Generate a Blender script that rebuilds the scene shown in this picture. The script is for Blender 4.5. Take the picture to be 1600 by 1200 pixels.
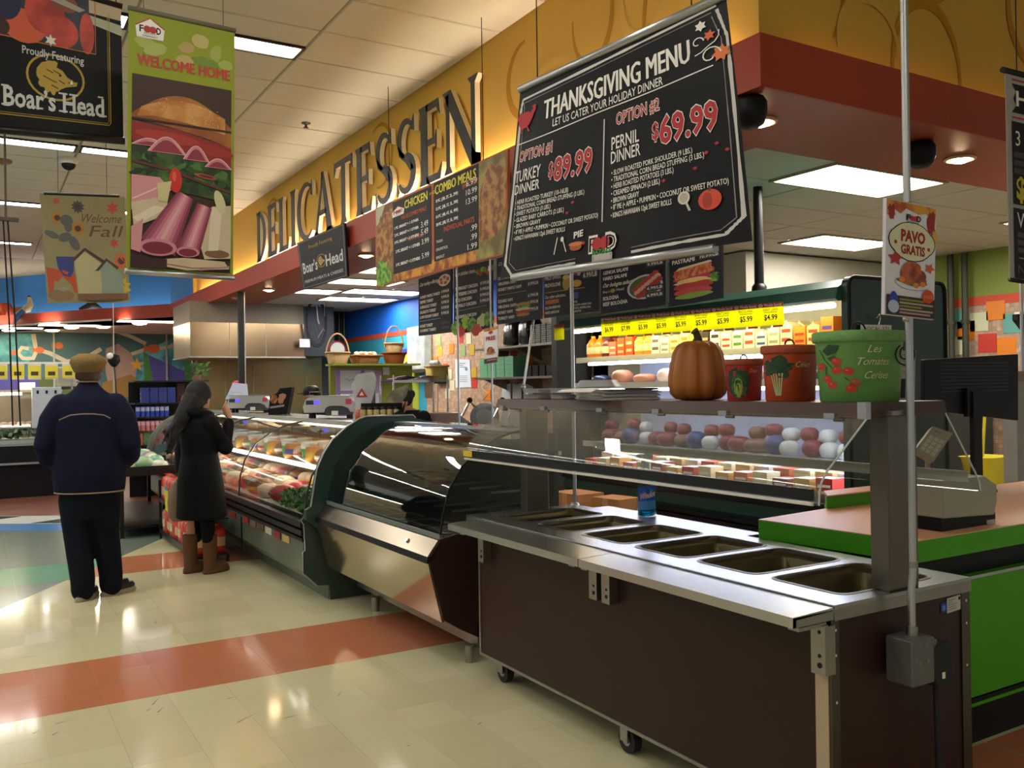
import bpy, bmesh, math, random
from mathutils import Vector, Matrix
for _o in list(bpy.data.objects): bpy.data.objects.remove(_o)
SC = bpy.context.scene
COL = SC.collection
random.seed(7)
PI = math.pi

# ------------------------------------------------------------------ camera
YAW, PITCH, ROLL, FPX = 0.54145, 0.00211, -0.01461, 1395.0
EYE = Vector((0, 0, 1.57))
_fw = Vector((math.sin(YAW)*math.cos(PITCH), math.cos(YAW)*math.cos(PITCH), math.sin(PITCH)))
_r = Vector((math.cos(YAW), -math.sin(YAW), 0)); _u = _r.cross(_fw)
RIGHT = _r*math.cos(ROLL) + _u*math.sin(ROLL); UP = -_r*math.sin(ROLL) + _u*math.cos(ROLL)
cam = bpy.data.cameras.new('camera'); camo = bpy.data.objects.new('camera', cam); COL.objects.link(camo)
cam.sensor_fit = 'HORIZONTAL'; cam.sensor_width = 36; cam.lens = FPX/1600*36; cam.clip_start = .05; cam.clip_end = 200
M3 = Matrix((RIGHT, UP, -_fw)).transposed()
camo.matrix_world = Matrix.Translation(EYE) @ M3.to_4x4()
SC.camera = camo

# ------------------------------------------------------------------ world, exposure
SC.view_settings.view_transform = 'Standard'; SC.view_settings.look = 'None'
SC.view_settings.gamma = 1; SC.view_settings.use_curve_mapping = False
SC.view_settings.exposure = 1.25
W = bpy.data.worlds.new('store_air'); SC.world = W; W.use_nodes = True
W.node_tree.nodes['Background'].inputs[0].default_value = (.88, .90, .86, 1)
W.node_tree.nodes['Background'].inputs[1].default_value = 0.15
SC.cycles.max_bounces = 8; SC.cycles.transparent_max_bounces = 24
SC.cycles.diffuse_bounces = 3; SC.cycles.glossy_bounces = 4; SC.cycles.sample_clamp_indirect = 4
LAMP_MAIN, LAMP_INNER, LAMP_DOWN, LAMP_COVE, LAMP_CASE = 12.5, 11.0, 22.0, 19.0, 5.5

def _ray(px, py): return _fw + RIGHT*((px-800)/FPX) - UP*((py-600)/FPX)
def on_x(px, py, x): d = _ray(px, py); return EYE + d*(x/d.x)
def on_y(px, py, y): d = _ray(px, py); return EYE + d*(y/d.y)
def on_z(px, py, z): d = _ray(px, py); return EYE + d*((z-EYE.z)/d.z)

# ------------------------------------------------------------------ materials
def lin(c):
    if isinstance(c, str):
        c = c.lstrip('#'); c = [int(c[i:i+2], 16)/255 for i in (0, 2, 4)]
    return tuple(((v/12.92) if v <= .04045 else ((v+.055)/1.055)**2.4) for v in c) + (1,)
MATS = {}
def mat(name, col='#808080', rough=.55, metal=0, noise=.08, scale=8, bump=0, emit=0, trans=0, stretch=None, spec=.5, coat=0, col2=None):
    """procedural material: base colour broken up by noise, optional fine relief"""
    if name in MATS: return MATS[name]
    m = bpy.data.materials.new(name); m.use_nodes = True; N = m.node_tree.nodes; L = m.node_tree.links
    b = N['Principled BSDF']; c = lin(col)
    if rough >= .75 and spec == .5: spec = .15
    b.inputs['Roughness'].default_value = rough; b.inputs['Metallic'].default_value = metal
    b.inputs['Specular IOR Level'].default_value = spec; b.inputs['Coat Weight'].default_value = coat
    if emit:
        b.inputs['Base Color'].default_value = c
        b.inputs['Emission Color'].default_value = c; b.inputs['Emission Strength'].default_value = emit
    else:
        tc = N.new('ShaderNodeTexCoord'); mp = N.new('ShaderNodeMapping'); nz = N.new('ShaderNodeTexNoise'); rp = N.new('ShaderNodeMix')
        rp.data_type = 'RGBA'
        L.new(tc.outputs['Object'], mp.inputs[0]); L.new(mp.outputs[0], nz.inputs[0])
        if stretch: mp.inputs['Scale'].default_value = stretch
        nz.inputs['Scale'].default_value = scale; nz.inputs['Detail'].default_value = 4
        if col2: a, d = c, lin(col2)
        else: a = tuple(v*(1-noise) for v in c[:3])+(1,); d = tuple(min(1, v*(1+noise)) for v in c[:3])+(1,)
        rp.inputs[6].default_value = a; rp.inputs[7].default_value = d
        if col2:
            cr = N.new('ShaderNodeValToRGB'); cr.color_ramp.elements[0].position = .42; cr.color_ramp.elements[1].position = .58
            L.new(nz.outputs[0], cr.inputs[0]); L.new(cr.outputs[0], rp.inputs[0])
        else: L.new(nz.outputs[0], rp.inputs[0])
        L.new(rp.outputs[2], b.inputs['Base Color'])
        if bump:
            bp = N.new('ShaderNodeBump'); bp.inputs['Strength'].default_value = bump; bp.inputs['Distance'].default_value = .01
            L.new(nz.outputs[0], bp.inputs['Height']); L.new(bp.outputs[0], b.inputs['Normal'])
    if trans: b.inputs['Transmission Weight'].default_value = trans
    MATS[name] = m; return m
def glass(name, tint='#ffffff', refl=1.0, dirt=0.0):
    m = bpy.data.materials.new(name); m.use_nodes = True; N = m.node_tree.nodes; L = m.node_tree.links
    N.remove(N['Principled BSDF']); out = N['Material Output']
    t = N.new('ShaderNodeBsdfTransparent'); t.inputs[0].default_value = lin(tint)
    g = N.new('ShaderNodeBsdfGlossy'); g.inputs['Roughness'].default_value = .02
    lw = N.new('ShaderNodeLayerWeight'); lw.inputs[0].default_value = .5
    pw = N.new('ShaderNodeMath'); pw.operation = 'POWER'; pw.inputs[1].default_value = 4; L.new(lw.outputs['Facing'], pw.inputs[0])
    mu = N.new('ShaderNodeMath'); mu.operation = 'MULTIPLY_ADD'; mu.inputs[1].default_value = .75*refl; mu.inputs[2].default_value = .035*refl; mu.use_clamp = True
    mx = N.new('ShaderNodeMixShader'); L.new(pw.outputs[0], mu.inputs[0]); L.new(mu.outputs[0], mx.inputs[0])
    L.new(t.outputs[0], mx.inputs[1]); L.new(g.outputs[0], mx.inputs[2]); last = mx
    if dirt:
        d = N.new('ShaderNodeBsdfDiffuse'); d.inputs[0].default_value = (.8, .8, .78, 1)
        nz = N.new('ShaderNodeTexNoise'); nz.inputs['Scale'].default_value = 3; nz.inputs['Detail'].default_value = 5
        tc = N.new('ShaderNodeTexCoord'); L.new(tc.outputs['Object'], nz.inputs[0])
        m2 = N.new('ShaderNodeMath'); m2.operation = 'MULTIPLY'; m2.inputs[1].default_value = dirt; L.new(nz.outputs[0], m2.inputs[0])
        mx2 = N.new('ShaderNodeMixShader'); L.new(m2.outputs[0], mx2.inputs[0]); L.new(mx.outputs[0], mx2.inputs[1]); L.new(d.outputs[0], mx2.inputs[2]); last = mx2
    L.new(last.outputs[0], out.inputs[0]); MATS[name] = m; return m
def backlit(name, col):   # thin card that lets the lamp behind it shine through
    m = bpy.data.materials.new(name); m.use_nodes = True; N = m.node_tree.nodes; L = m.node_tree.links
    b = N['Principled BSDF']; b.inputs['Base Color'].default_value = lin(col); b.inputs['Roughness'].default_value = .6
    t = N.new('ShaderNodeBsdfTranslucent'); t.inputs[0].default_value = lin(col); mx = N.new('ShaderNodeMixShader'); mx.inputs[0].default_value = .65
    L.new(b.outputs[0], mx.inputs[1]); L.new(t.outputs[0], mx.inputs[2]); L.new(mx.outputs[0], N['Material Output'].inputs[0]); MATS[name] = m; return m
def C(col, rough=.6, **k):   # plain printed / painted colour
    return mat('paint_%s_%d' % (str(col).strip('#'), int(rough*100)) + ''.join(sorted(k)), col, rough, **k)
STEEL = mat('brushed_steel', '#b9b8b2', .28, 1, .12, 3, .03, stretch=(1, 40, 40))
STEELX = mat('brushed_steel_dull', '#9c9890', .38, 1, .15, 5, .04)
CHROME = mat('chrome', '#d8d8d8', .1, 1, .03)
DARKSTEEL = mat('dark_steel', '#5c5850', .35, 1, .1)
ALU = mat('aluminium', '#b4b6b6', .35, .9, .05)
BLACK = mat('black_plastic', '#0b0b0c', .5, noise=.2, spec=.25)
BLACKM = mat('black_metal', '#141415', .35, .2)
RUBBER = mat('rubber', '#17181a', .7)
WHITE = mat('white_paint', '#dcdad2', .5)
PAPER = mat('paper', '#e6e4dd', .8)
BROWN = mat('brown_laminate', '#301a13', .45, noise=.1, scale=20, spec=.3)
BROWNL = mat('brown_metal', '#432c26', .42, noise=.08, spec=.35)
GREENC = mat('green_enamel', '#1c3a33', .35, noise=.12)
GREENP = mat('dark_green_panel', '#33433a', .3, noise=.1)
LIME = mat('lime_laminate', '#4aa312', .45, noise=.08, spec=.3)
SALMON = mat('salmon_laminate', '#e4ad88', .45, noise=.1, scale=30)
GLASS = glass('clear_glass', '#f4f7f5', 1.0)
GLASSD = glass('smudged_glass', '#f2f4f3', 1.0, .07)
SMOKE = glass('plastic_film', '#e6ebee', 1.6, .35)

# ------------------------------------------------------------------ mesh builder
def name_flat(q): return len(q.f) <= 6
class MB:
    def __init__(s): s.v = []; s.f = []; s.m = []; s.sm = []; s.mats = []; s.T = None
    def mi(s, m):
        if m not in s.mats: s.mats.append(m)
        return s.mats.index(m)
    def add(s, vs, fs, m, smooth=False):
        n = len(s.v); k = s.mi(m)
        if s.T: vs = [s.T @ Vector(v) for v in vs]
        s.v += [tuple(v) for v in vs]
        for f in fs: s.f.append([n+i for i in f]); s.m.append(k); s.sm.append(smooth)
        return s
    def box(s, x0, x1, y0, y1, z0, z1, m):
        v = [(x0,y0,z0),(x1,y0,z0),(x1,y1,z0),(x0,y1,z0),(x0,y0,z1),(x1,y0,z1),(x1,y1,z1),(x0,y1,z1)]
        return s.add(v, [(0,3,2,1),(4,5,6,7),(0,1,5,4),(1,2,6,5),(2,3,7,6),(3,0,4,7)], m)
    def cbox(s, c, d, m): return s.box(c[0]-d[0]/2, c[0]+d[0]/2, c[1]-d[1]/2, c[1]+d[1]/2, c[2]-d[2]/2, c[2]+d[2]/2, m)
    def cyl(s, p0, p1, r0, r1, m, n=14, caps=True):
        p0, p1 = Vector(p0), Vector(p1); d = (p1-p0).normalized(); a = d.orthogonal().normalized(); b = d.cross(a)
        A = [p0+(a*math.cos(t)+b*math.sin(t))*r0 for t in [2*PI*i/n for i in range(n)]]
        B = [p1+(a*math.cos(t)+b*math.sin(t))*r1 for t in [2*PI*i/n for i in range(n)]]
        s.add(A+B, [(i, (i+1) % n, n+(i+1) % n, n+i) for i in range(n)], m, True)
        if caps: s.add(A, [tuple(range(n))[::-1]], m); s.add(B, [tuple(range(n))], m)
        return s
    def tube(s, pts, r, m, n=8, closed=False):
        pts = [Vector(p) for p in pts]; k = len(pts); rings = []; a = None
        for i, p in enumerate(pts):
            q0 = pts[i-1] if (i or closed) else p; q1 = pts[(i+1) % k] if (i < k-1 or closed) else p
            d = (q1-q0).normalized()
            a = (a - d*a.dot(d)).normalized() if a and (a-d*a.dot(d)).length > 1e-4 else d.orthogonal().normalized()
            b = d.cross(a); rr = r[i] if isinstance(r, (list, tuple)) else r
            rings.append([p+(a*math.cos(2*PI*j/n)+b*math.sin(2*PI*j/n))*rr for j in range(n)])
        vs = [v for g in rings for v in g]; fs = []
        for i in range(k if closed else k-1):
            for j in range(n): fs.append((i*n+j, i*n+(j+1) % n, ((i+1) % k)*n+(j+1) % n, ((i+1) % k)*n+j))
        s.add(vs, fs, m, True)
        if not closed: s.add(rings[0], [tuple(range(n))[::-1]], m); s.add(rings[-1], [tuple(range(n))], m)
        return s
    def lathe(s, prof, m, c=(0,0,0), n=20, sq=None, smooth=True, caps=True):
        """prof: list of (radius, z). sq: superellipse power to make it boxy; radius may be (rx, ry)"""
        vs = []; fs = []
        for (r, z) in prof:
            rx, ry = r if isinstance(r, tuple) else (r, r)
            for i in range(n):
                t = 2*PI*i/n; ct, st = math.cos(t), math.sin(t)
                if sq: ct = math.copysign(abs(ct)**(2/sq), ct); st = math.copysign(abs(st)**(2/sq), st)
                vs.append((c[0]+rx*ct, c[1]+ry*st, c[2]+z))
        for k in range(len(prof)-1):
            for i in range(n): fs.append((k*n+i, k*n+(i+1) % n, (k+1)*n+(i+1) % n, (k+1)*n+i))
        s.add(vs, fs, m, smooth)
        z = lambda r: (max(r) if isinstance(r, tuple) else r) < 1e-5
        if caps and not z(prof[0][0]): s.add(vs[:n], [tuple(range(n))[::-1]], m)
        if caps and not z(prof[-1][0]): s.add(vs[-n:], [tuple(range(n))], m)
        return s
    def ball(s, c, r, m, n=12, k=8):
        if not isinstance(r, (tuple, list)): r = (r, r, r)
        return s.lathe([((r[0]*math.sin(PI*i/k), r[1]*math.sin(PI*i/k)), -r[2]*math.cos(PI*i/k)) for i in range(k+1)], m, c, n)
    def prism(s, pts, a0, a1, m, axis='y'):
        """2-D outline extruded: axis y -> pts are (x,z); axis x -> (y,z); axis z -> (x,y)"""
        f = {'y': lambda p, a: (p[0], a, p[1]), 'x': lambda p, a: (a, p[0], p[1]), 'z': lambda p, a: (p[0], p[1], a)}[axis]
        n = len(pts); A = [f(p, a0) for p in pts]; B = [f(p, a1) for p in pts]
        s.add(A+B, [tuple(range(n)), tuple(range(2*n-1, n-1, -1))]+[(i, n+i, n+(i+1) % n, (i+1) % n) for i in range(n)], m)
        return s
    def sheet(s, prof, a0, a1, th, m, smooth=True):
        """thin curved sheet following profile (x,z), spanning y a0..a1"""
        P = [Vector((p[0], 0, p[1])) for p in prof]; Q = []
        for i, p in enumerate(P):
            d = (P[min(i+1, len(P)-1)]-P[max(i-1, 0)]).normalized(); Q.append(p+Vector((-d.z, 0, d.x))*-th)
        n = len(P); vs = []
        for a in (a0, a1):
            for q in P+Q: vs.append((q.x, a, q.z))
        o = 2*n
        fs = [(i, i+1, o+i+1, o+i) for i in range(n-1)]+[(n+i, o+n+i, o+n+i+1, n+i+1) for i in range(n-1)]
        s.add(vs, fs, m, smooth)
        s.add(vs, [(i, n+i, n+i+1, i+1) for i in range(n-1)]+[(o+i, o+i+1, o+n+i+1, o+n+i) for i in range(n-1)]+[(0, o, o+n, n), (n-1, 2*n-1, o+2*n-1, o+n-1)], m)
        return s
    def quad(s, pts, m): return s.add(pts, [tuple(range(len(pts)))], m)
    def mesh(s, name):
        me = bpy.data.meshes.new(name); me.from_pydata(s.v, [], s.f)
        for m in s.mats: me.materials.append(m)
        me.polygons.foreach_set('material_index', s.m); me.polygons.foreach_set('use_smooth', s.sm); me.update()
        return me
    SPLIT = {'rail', 'hanging_wire', 'clip', 'lamp_tube', 'feet', 'wire_stand', 'key', 'price_card', 'brush_marks_'}
    def islands(s):
        par = list(range(len(s.v))); key = {}
        def fd(a):
            while par[a] != a: par[a] = par[par[a]]; a = par[a]
            return a
        for i, v in enumerate(s.v):
            k = (round(v[0], 5), round(v[1], 5), round(v[2], 5))
            if k in key: par[fd(i)] = fd(key[k])
            else: key[k] = i
        for f in s.f:
            for i in f[1:]: par[fd(i)] = fd(f[0])
        out = {}
        for n, f in enumerate(s.f):
            q = out.setdefault(fd(f[0]), MB()); q.add([s.v[i] for i in f], [tuple(range(len(f)))], s.mats[s.m[n]], s.sm[n])
        res = []
        for q in out.values():   # weld
            idx = {}; vs = []; mp = []
            for v in q.v:
                k = (round(v[0], 6), round(v[1], 6), round(v[2], 6))
                if k not in idx: idx[k] = len(vs); vs.append(v)
                mp.append(idx[k])
            fs = []; ms = []; sm = []
            for f, m_, s_ in zip(q.f, q.m, q.sm):
                ff = [mp[i] for i in f]
                if len(set(ff)) > 2: fs.append(ff); ms.append(m_); sm.append(s_)
            q.v, q.f, q.m, q.sm = vs, fs, ms, [False]*len(fs) if name_flat(q) else sm; res.append(q)
        return res
    def build(s, name, parent=None, loc=None, rot=None, bevel=0, label=None):
        if name in s.SPLIT and parent:
            L = s.islands()
            if len(L) > 1:
                for q in L: r = q._build({'feet': 'foot', 'wire_stand': 'wire'}.get(name, name), parent, loc, rot, bevel, label)
                return r
        return s._build(name, parent, loc, rot, bevel, label)
    def _build(s, name, parent=None, loc=None, rot=None, bevel=0, label=None):
        o = bpy.data.objects.new(name, s.mesh(name)); COL.objects.link(o)
        if parent: o.parent = parent
        if loc is not None: o.location = loc
        if rot is not None: o.rotation_euler = rot
        if bevel:
            b = o.modifiers.new('bevel', 'BEVEL'); b.width = bevel; b.segments = 2; b.limit_method = 'ANGLE'; b.angle_limit = .7
        if label: o['label'] = label
        return o
def wb(mb, name, t, bevel=0, label=None):
    """build a part whose vertices are in room coordinates under thing t"""
    inv = (Matrix.Translation(Vector(t.location)) @ Matrix.Rotation(t.rotation_euler[2], 4, 'Z')).inverted()
    mb.v = [tuple(inv @ Vector(v)) for v in mb.v]
    return mb.build(name, t, bevel=bevel, label=label)
def tag(o, label, cat, group=None, kind=None):
    o['label'] = label; o['category'] = cat
    if group: o['group'] = group
    if kind: o['kind'] = kind
    return o
def thing(name, label, cat, loc=(0, 0, 0), rz=0, group=None):
    o = bpy.data.objects.new(name, None); COL.objects.link(o); o.empty_display_size = .1
    o.location = loc; o.rotation_euler = (0, 0, rz)
    return tag(o, label, cat, group)
def struct(name, mb, parent=None, **k):
    o = mb.build(name, parent, **k)
    if not parent: o['kind'] = 'structure'
    return o
def copy_tree(o, parent=None):
    c = o.copy(); COL.objects.link(c)
    if parent: c.parent = parent
    for ch in [q for q in list(COL.objects) if q.parent == o]: copy_tree(ch, c)
    return c

# ------------------------------------------------------------------ flat print on a four-cornered sheet
_TC = {}
def text_geo(body, bold, res=2, space=1.0):
    k = (body, bold, res, space)
    if k not in _TC:
        cu = bpy.data.curves.new('t', 'FONT'); cu.body = body; cu.size = 1; cu.resolution_u = res; cu.offset = bold; cu.space_character = space
        o = bpy.data.objects.new('t', cu); me = bpy.data.meshes.new_from_object(o)
        vs = [(v.co.x, v.co.y) for v in me.vertices]; fs = [tuple(p.vertices) for p in me.polygons]
        bpy.data.objects.remove(o); bpy.data.meshes.remove(me); _TC[k] = (vs, fs)
    return _TC[k]
class Print:
    """draws in sheet units (x right, y down) on the quad TL,TR,BR,BL; off lifts a layer off the sheet"""
    def __init__(s, TL, TR, BR, BL, W, H, bend=None, root=None):
        s.c = [Vector(p) for p in (TL, TR, BR, BL)]; s.W, s.H = W, H; s.bend = bend
        s.n = (s.c[1]-s.c[0]).cross(s.c[3]-s.c[0]).normalized()*-1   # towards the reader
        if s.n.dot(EYE-s.c[0]) < 0: s.n = -s.n
        s.root = root; s.o = root.matrix_world.translation.copy() if root else Vector()
        s.o = Vector(root.location) if root else Vector()
        s.layers = {}; s.k = 1
    def P(s, x, y, off=0):
        u, v = x/s.W, y/s.H
        p = (s.c[0]*(1-u)+s.c[1]*u)*(1-v)+(s.c[3]*(1-u)+s.c[2]*u)*v
        if s.bend: off += s.bend(u, v)
        return p+s.n*off-s.o
    def layer(s, part):
        if part not in s.layers: s.layers[part] = MB()
        return s.layers[part]
    def poly(s, pts, m, part='artwork', lift=None):
        s.k += 1; off = .0012+.00008*s.k if lift is None else lift
        s.layer(part).add([s.P(x, y, off) for x, y in pts], [tuple(range(len(pts)))], m); return s
    def rect(s, x0, y0, x1, y1, m, part='artwork', nx=1):
        s.k += 1; off = .0012+.00008*s.k; vs = []
        for i in range(nx+1):
            x = x0+(x1-x0)*i/nx; vs += [s.P(x, y0, off), s.P(x, y1, off)]
        s.layer(part).add(vs, [(2*i, 2*i+2, 2*i+3, 2*i+1) for i in range(nx)], m); return s
    def ell(s, cx, cy, rx, ry, m, part='artwork', n=18, a=0, jag=0):
        pts = []
        for i in range(n):
            t = 2*PI*i/n; j = 1+(jag*(random.random()-.5)*2 if jag else 0)
            x, y = rx*math.cos(t)*j, ry*math.sin(t)*j
            pts.append((cx+x*math.cos(a)-y*math.sin(a), cy+x*math.sin(a)+y*math.cos(a)))
        return s.poly(pts, m, part)
    def line(s, pts, w, m, part='artwork', rough=0):
        s.k += 1; off = .0012+.00008*s.k; L, R = [], []
        for i, p in enumerate(pts):
            a = pts[max(i-1, 0)]; b = pts[min(i+1, len(pts)-1)]; dx, dy = b[0]-a[0], b[1]-a[1]; l = math.hypot(dx, dy) or 1
            ww = w/2*(1+rough*(random.random()-.5)); nx, ny = -dy/l*ww, dx/l*ww
            L.append(s.P(p[0]+nx, p[1]+ny, off)); R.append(s.P(p[0]-nx, p[1]-ny, off))
        n = len(pts); s.layer(part).add(L+R, [(i, i+1, n+i+1, n+i) for i in range(n-1)], m); return s
    def star(s, cx, cy, r, m, n=5, inner=.45, a=0, part='artwork'):
        return s.poly([(cx+r*(1 if i % 2 == 0 else inner)*math.cos(a+PI*i/n-PI/2), cy+r*(1 if i % 2 == 0 else inner)*math.sin(a+PI*i/n-PI/2)) for i in range(2*n)], m, part)
    def text(s, body, x, y, h, m, w=None, bold=0.0, align='l', shear=0, slope=0, part='lettering', res=2, serif=False):
        """x,y: left (or centre/right) end of the baseline; h cap height; w total width"""
        s.k += 1; off = .0014+.00008*s.k
        dup_ = bold if any(q in body for q in 'MW') else 0
        vs, fs = text_geo(body, 0 if dup_ else bold, res)
        if not vs: return s
        x0 = min(v[0] for v in vs); x1 = max(v[0] for v in vs); sy = h/.70; sx = (w/(x1-x0)) if w else sy
        tw = (x1-x0)*sx; dx = {'l': 0, 'c': -tw/2, 'r': -tw}[align]
        out = []
        for a, b in vs:
            X = (a-x0)*sx+dx+b*sy*shear; out.append(s.P(x+X, y-b*sy-slope*X, off))
        s.layer(part).add(out, fs, m)
        if dup_:
            e = dup_*sy*.8; dx_ = (s.P(x+e, y)-s.P(x-e, y)); dy_ = (s.P(x, y+e*.6)-s.P(x, y-e*.6)); k_ = s.n*.00002
            s.layer(part).add([p+dx_+k_ for p in out], fs, m); s.layer(part).add([p+dx_*.5+dy_*.5-k_ for p in out], fs, m)
        return s
    def done(s):
        for part, mb in s.layers.items():
            if mb.v: mb.build(part, s.root)
def sheet_obj(pr, m, th=.004, nx=10, ny=10, name='sheet', back=None):
    """the sheet itself, with thickness"""
    mb = MB(); vs = []
    for off in (0, -th):
        for j in range(ny+1):
            for i in range(nx+1): vs.append(pr.P(pr.W*i/nx, pr.H*j/ny, off))
    k = (nx+1)*(ny+1); fs = []
    for j in range(ny):
        for i in range(nx):
            a = j*(nx+1)+i; fs.append((a, a+1, a+nx+2, a+nx+1)); fs.append((k+a, k+a+nx+1, k+a+nx+2, k+a+1))
    for i in range(nx): fs += [(i, k+i, k+i+1, i+1), (ny*(nx+1)+i, ny*(nx+1)+i+1, k+ny*(nx+1)+i+1, k+ny*(nx+1)+i)]
    for j in range(ny): a = j*(nx+1); b = a+nx+1; fs += [(a, b, k+b, k+a), (a+nx, k+a+nx, k+b+nx, b+nx)]
    mb.add(vs, fs, m); return mb.build(name, pr.root)
# ================================================================== THE SETTING
YELLOW = mat('yellow_plaster', '#cfa33e', .7, noise=.1, scale=1.5)
YELLOW2 = mat('yellow_swirl', '#b4822a', .75, noise=.1)
YELLOW3 = mat('yellow_swirl_light', '#d3a955', .75, noise=.1)
RED = mat('red_band', '#a2381e', .5, noise=.05)
TILEC = mat('ceiling_board', '#d6d2c2', .85, noise=.05, scale=2, bump=.1)
TILEG = mat('ceiling_board_grey', '#bfbdb4', .85, noise=.05, scale=2, bump=.1)
GRID = mat('ceiling_grid', '#9c9078', .7)
BLUE = mat('blue_wall', '#1668da', .6, noise=.06); BLUE2 = mat('sky_blue_wall', '#3a86d4', .6, noise=.05)
OLIVE = mat('olive_wall', '#7d8a3a', .65, noise=.05)
CEIL, SOF, BANDTOP = 4.18, 3.00, 3.26
XB, YB = 3.265, 3.06          # outer faces of the red band
XI, YI = 4.10, 3.89           # inner edge of the soffit ring
XY, YYW = 3.365, 3.16         # yellow wall faces
FAR = 18.2

# ---- floor
def clip(poly, a, b, c):      # keep a*x+b*y<=c
    out = []
    for i in range(len(poly)):
        p, q = poly[i], poly[(i+1) % len(poly)]; dp, dq = a*p[0]+b*p[1]-c, a*q[0]+b*q[1]-c
        if dp <= 0: out.append(p)
        if (dp < 0 < dq) or (dq < 0 < dp): t = dp/(dp-dq); out.append((p[0]+(q[0]-p[0])*t, p[1]+(q[1]-p[1])*t))
    return out
FCREAM = mat('cream_vinyl_tile', '#cdc6a0', .09, noise=.05, scale=1.3, bump=.015)
FCREAM2 = mat('cream_vinyl_tile_worn', '#c8c09a', .13, noise=.06, scale=1.3, bump=.015)
FORANGE = mat('orange_vinyl_tile', '#be7656', .10, noise=.06, scale=1.5, bump=.015)
FORANGE2 = mat('orange_vinyl_tile_pale', '#b97654', .13, noise=.07, scale=1.5, bump=.015)
FGREY = mat('grey_vinyl_tile', '#6f7d74', .2, noise=.08, scale=3, bump=.02)
FTEAL = mat('teal_vinyl_tile', '#5c9478', .2, noise=.08, scale=3, bump=.02)
FBLUE = mat('blue_vinyl_tile', '#3f78b8', .25); FWHITE = mat('white_vinyl_tile', '#c9cdc6', .25); FBLK = mat('black_vinyl_tile', '#34393a', .25)
FRED = mat('red_brown_quarry_tile', '#6d4034', .4, noise=.15, scale=12, bump=.05)
GA, GB, GC = 2.525/1.52, -1.0, (2.525/1.52)*.137-7.498     # line between grey zone and cream zone:  grey where GA*x - y <= GC
def zones(cell):
    """split a floor cell into coloured pieces"""
    res = []
    def stripes(poly, cs):
        rest = poly; lo = -50
        for (a, b) in ((1.40, 2.27), (4.90, 5.77), (8.33, 9.17), (11.75, 12.6)):
            s = clip(clip(poly, 0, -1, -a), 0, 1, b)
            if len(s) > 2: res.append((s, cs[1]))
            g = clip(clip(poly, 0, -1, -lo), 0, 1, a)
            if len(g) > 2: res.append((g, cs[0]))
            lo = b
        g = clip(poly, 0, -1, -lo)
        if len(g) > 2: res.append((g, cs[0]))
    edge = (.70, 1, 12.62)       # y + .7x <= 12.1 near side of the blue band
    near = clip(cell, *edge); far = clip(cell, -edge[0], -1, -edge[2]+0)
    if len(near) > 2:
        g = clip(near, GA, GB, GC); c = clip(near, -GA, -GB, -GC)
        if len(g) > 2: stripes(g, (FGREY, FTEAL))
        if len(c) > 2: stripes(c, (FCREAM, FORANGE))
    if len(far) > 2: res.append((far, FRED))
    return res
fl = MB(); fl.box(-9, 14, -9, 26, -.06, -.0015, mat('floor_bed', '#a3956f', .5)); floor = struct('floor', fl)
T = .2885; X0, Y0 = -.03, 4.90-T*11
far_fl = MB()
def piece_mb(poly, m, mb=None):
    mb = mb or MB(); cx = sum(p[0] for p in poly)/len(poly); cy = sum(p[1] for p in poly)/len(poly)
    q = [(cx+(p[0]-cx)*(1-.0004/T*2), cy+(p[1]-cy)*(1-.0004/T*2)) for p in poly]
    n = len(q); mb.add([(x, y, 0) for x, y in q]+[(x, y, -.0015) for x, y in q], [tuple(range(n))]+[(i, n+i, n+(i+1) % n, (i+1) % n) for i in range(n)], m)
    return mb
def area(p): return abs(sum(p[i][0]*p[(i+1) % len(p)][1]-p[(i+1) % len(p)][0]*p[i][1] for i in range(len(p))))/2
_n = 0
for i in range(-8, 13):
    for j in range(-20, 34):
        x, y = X0+i*T, Y0+j*T
        cell = [(x, y), (x+T, y), (x+T, y+T), (x, y+T)]
        for poly, m in zones(cell):
            if area(poly) < 1e-4: continue
            if m is FCREAM and random.random() < .3: m = FCREAM2
            if m is FORANGE and random.random() < .3: m = FORANGE2
            seen = -0.03 <= x and 2.0 < y < 10.1 and x < 2.3 and x > y*.02-.35 and y > 1.9+max(0, (x-.6))*.0 and _n < 288 and area(poly) > .01
            if seen: _n += 1; piece_mb(poly, m).build('floor_tile', floor)
            else: piece_mb(poly, m, far_fl)
for i in range(-22, 40):
    for j in range(-8, 10):
        pass
# wide cells beyond the tiled part in view
for (x0, x1, y0, y1) in ((-9, X0-8*T, -9, 26), (X0+13*T, 14, -9, 26), (X0-8*T, X0+13*T, -9, Y0-20*T), (X0-8*T, X0+13*T, Y0+34*T, 26)):
    for poly, m in zones([(x0, y0), (x1, y0), (x1, y1), (x0, y1)]):
        if area(poly) > .001: piece_mb(poly, m, far_fl)
o = far_fl.build('floor_tiles_beyond', floor); o['kind'] = 'stuff'
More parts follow.
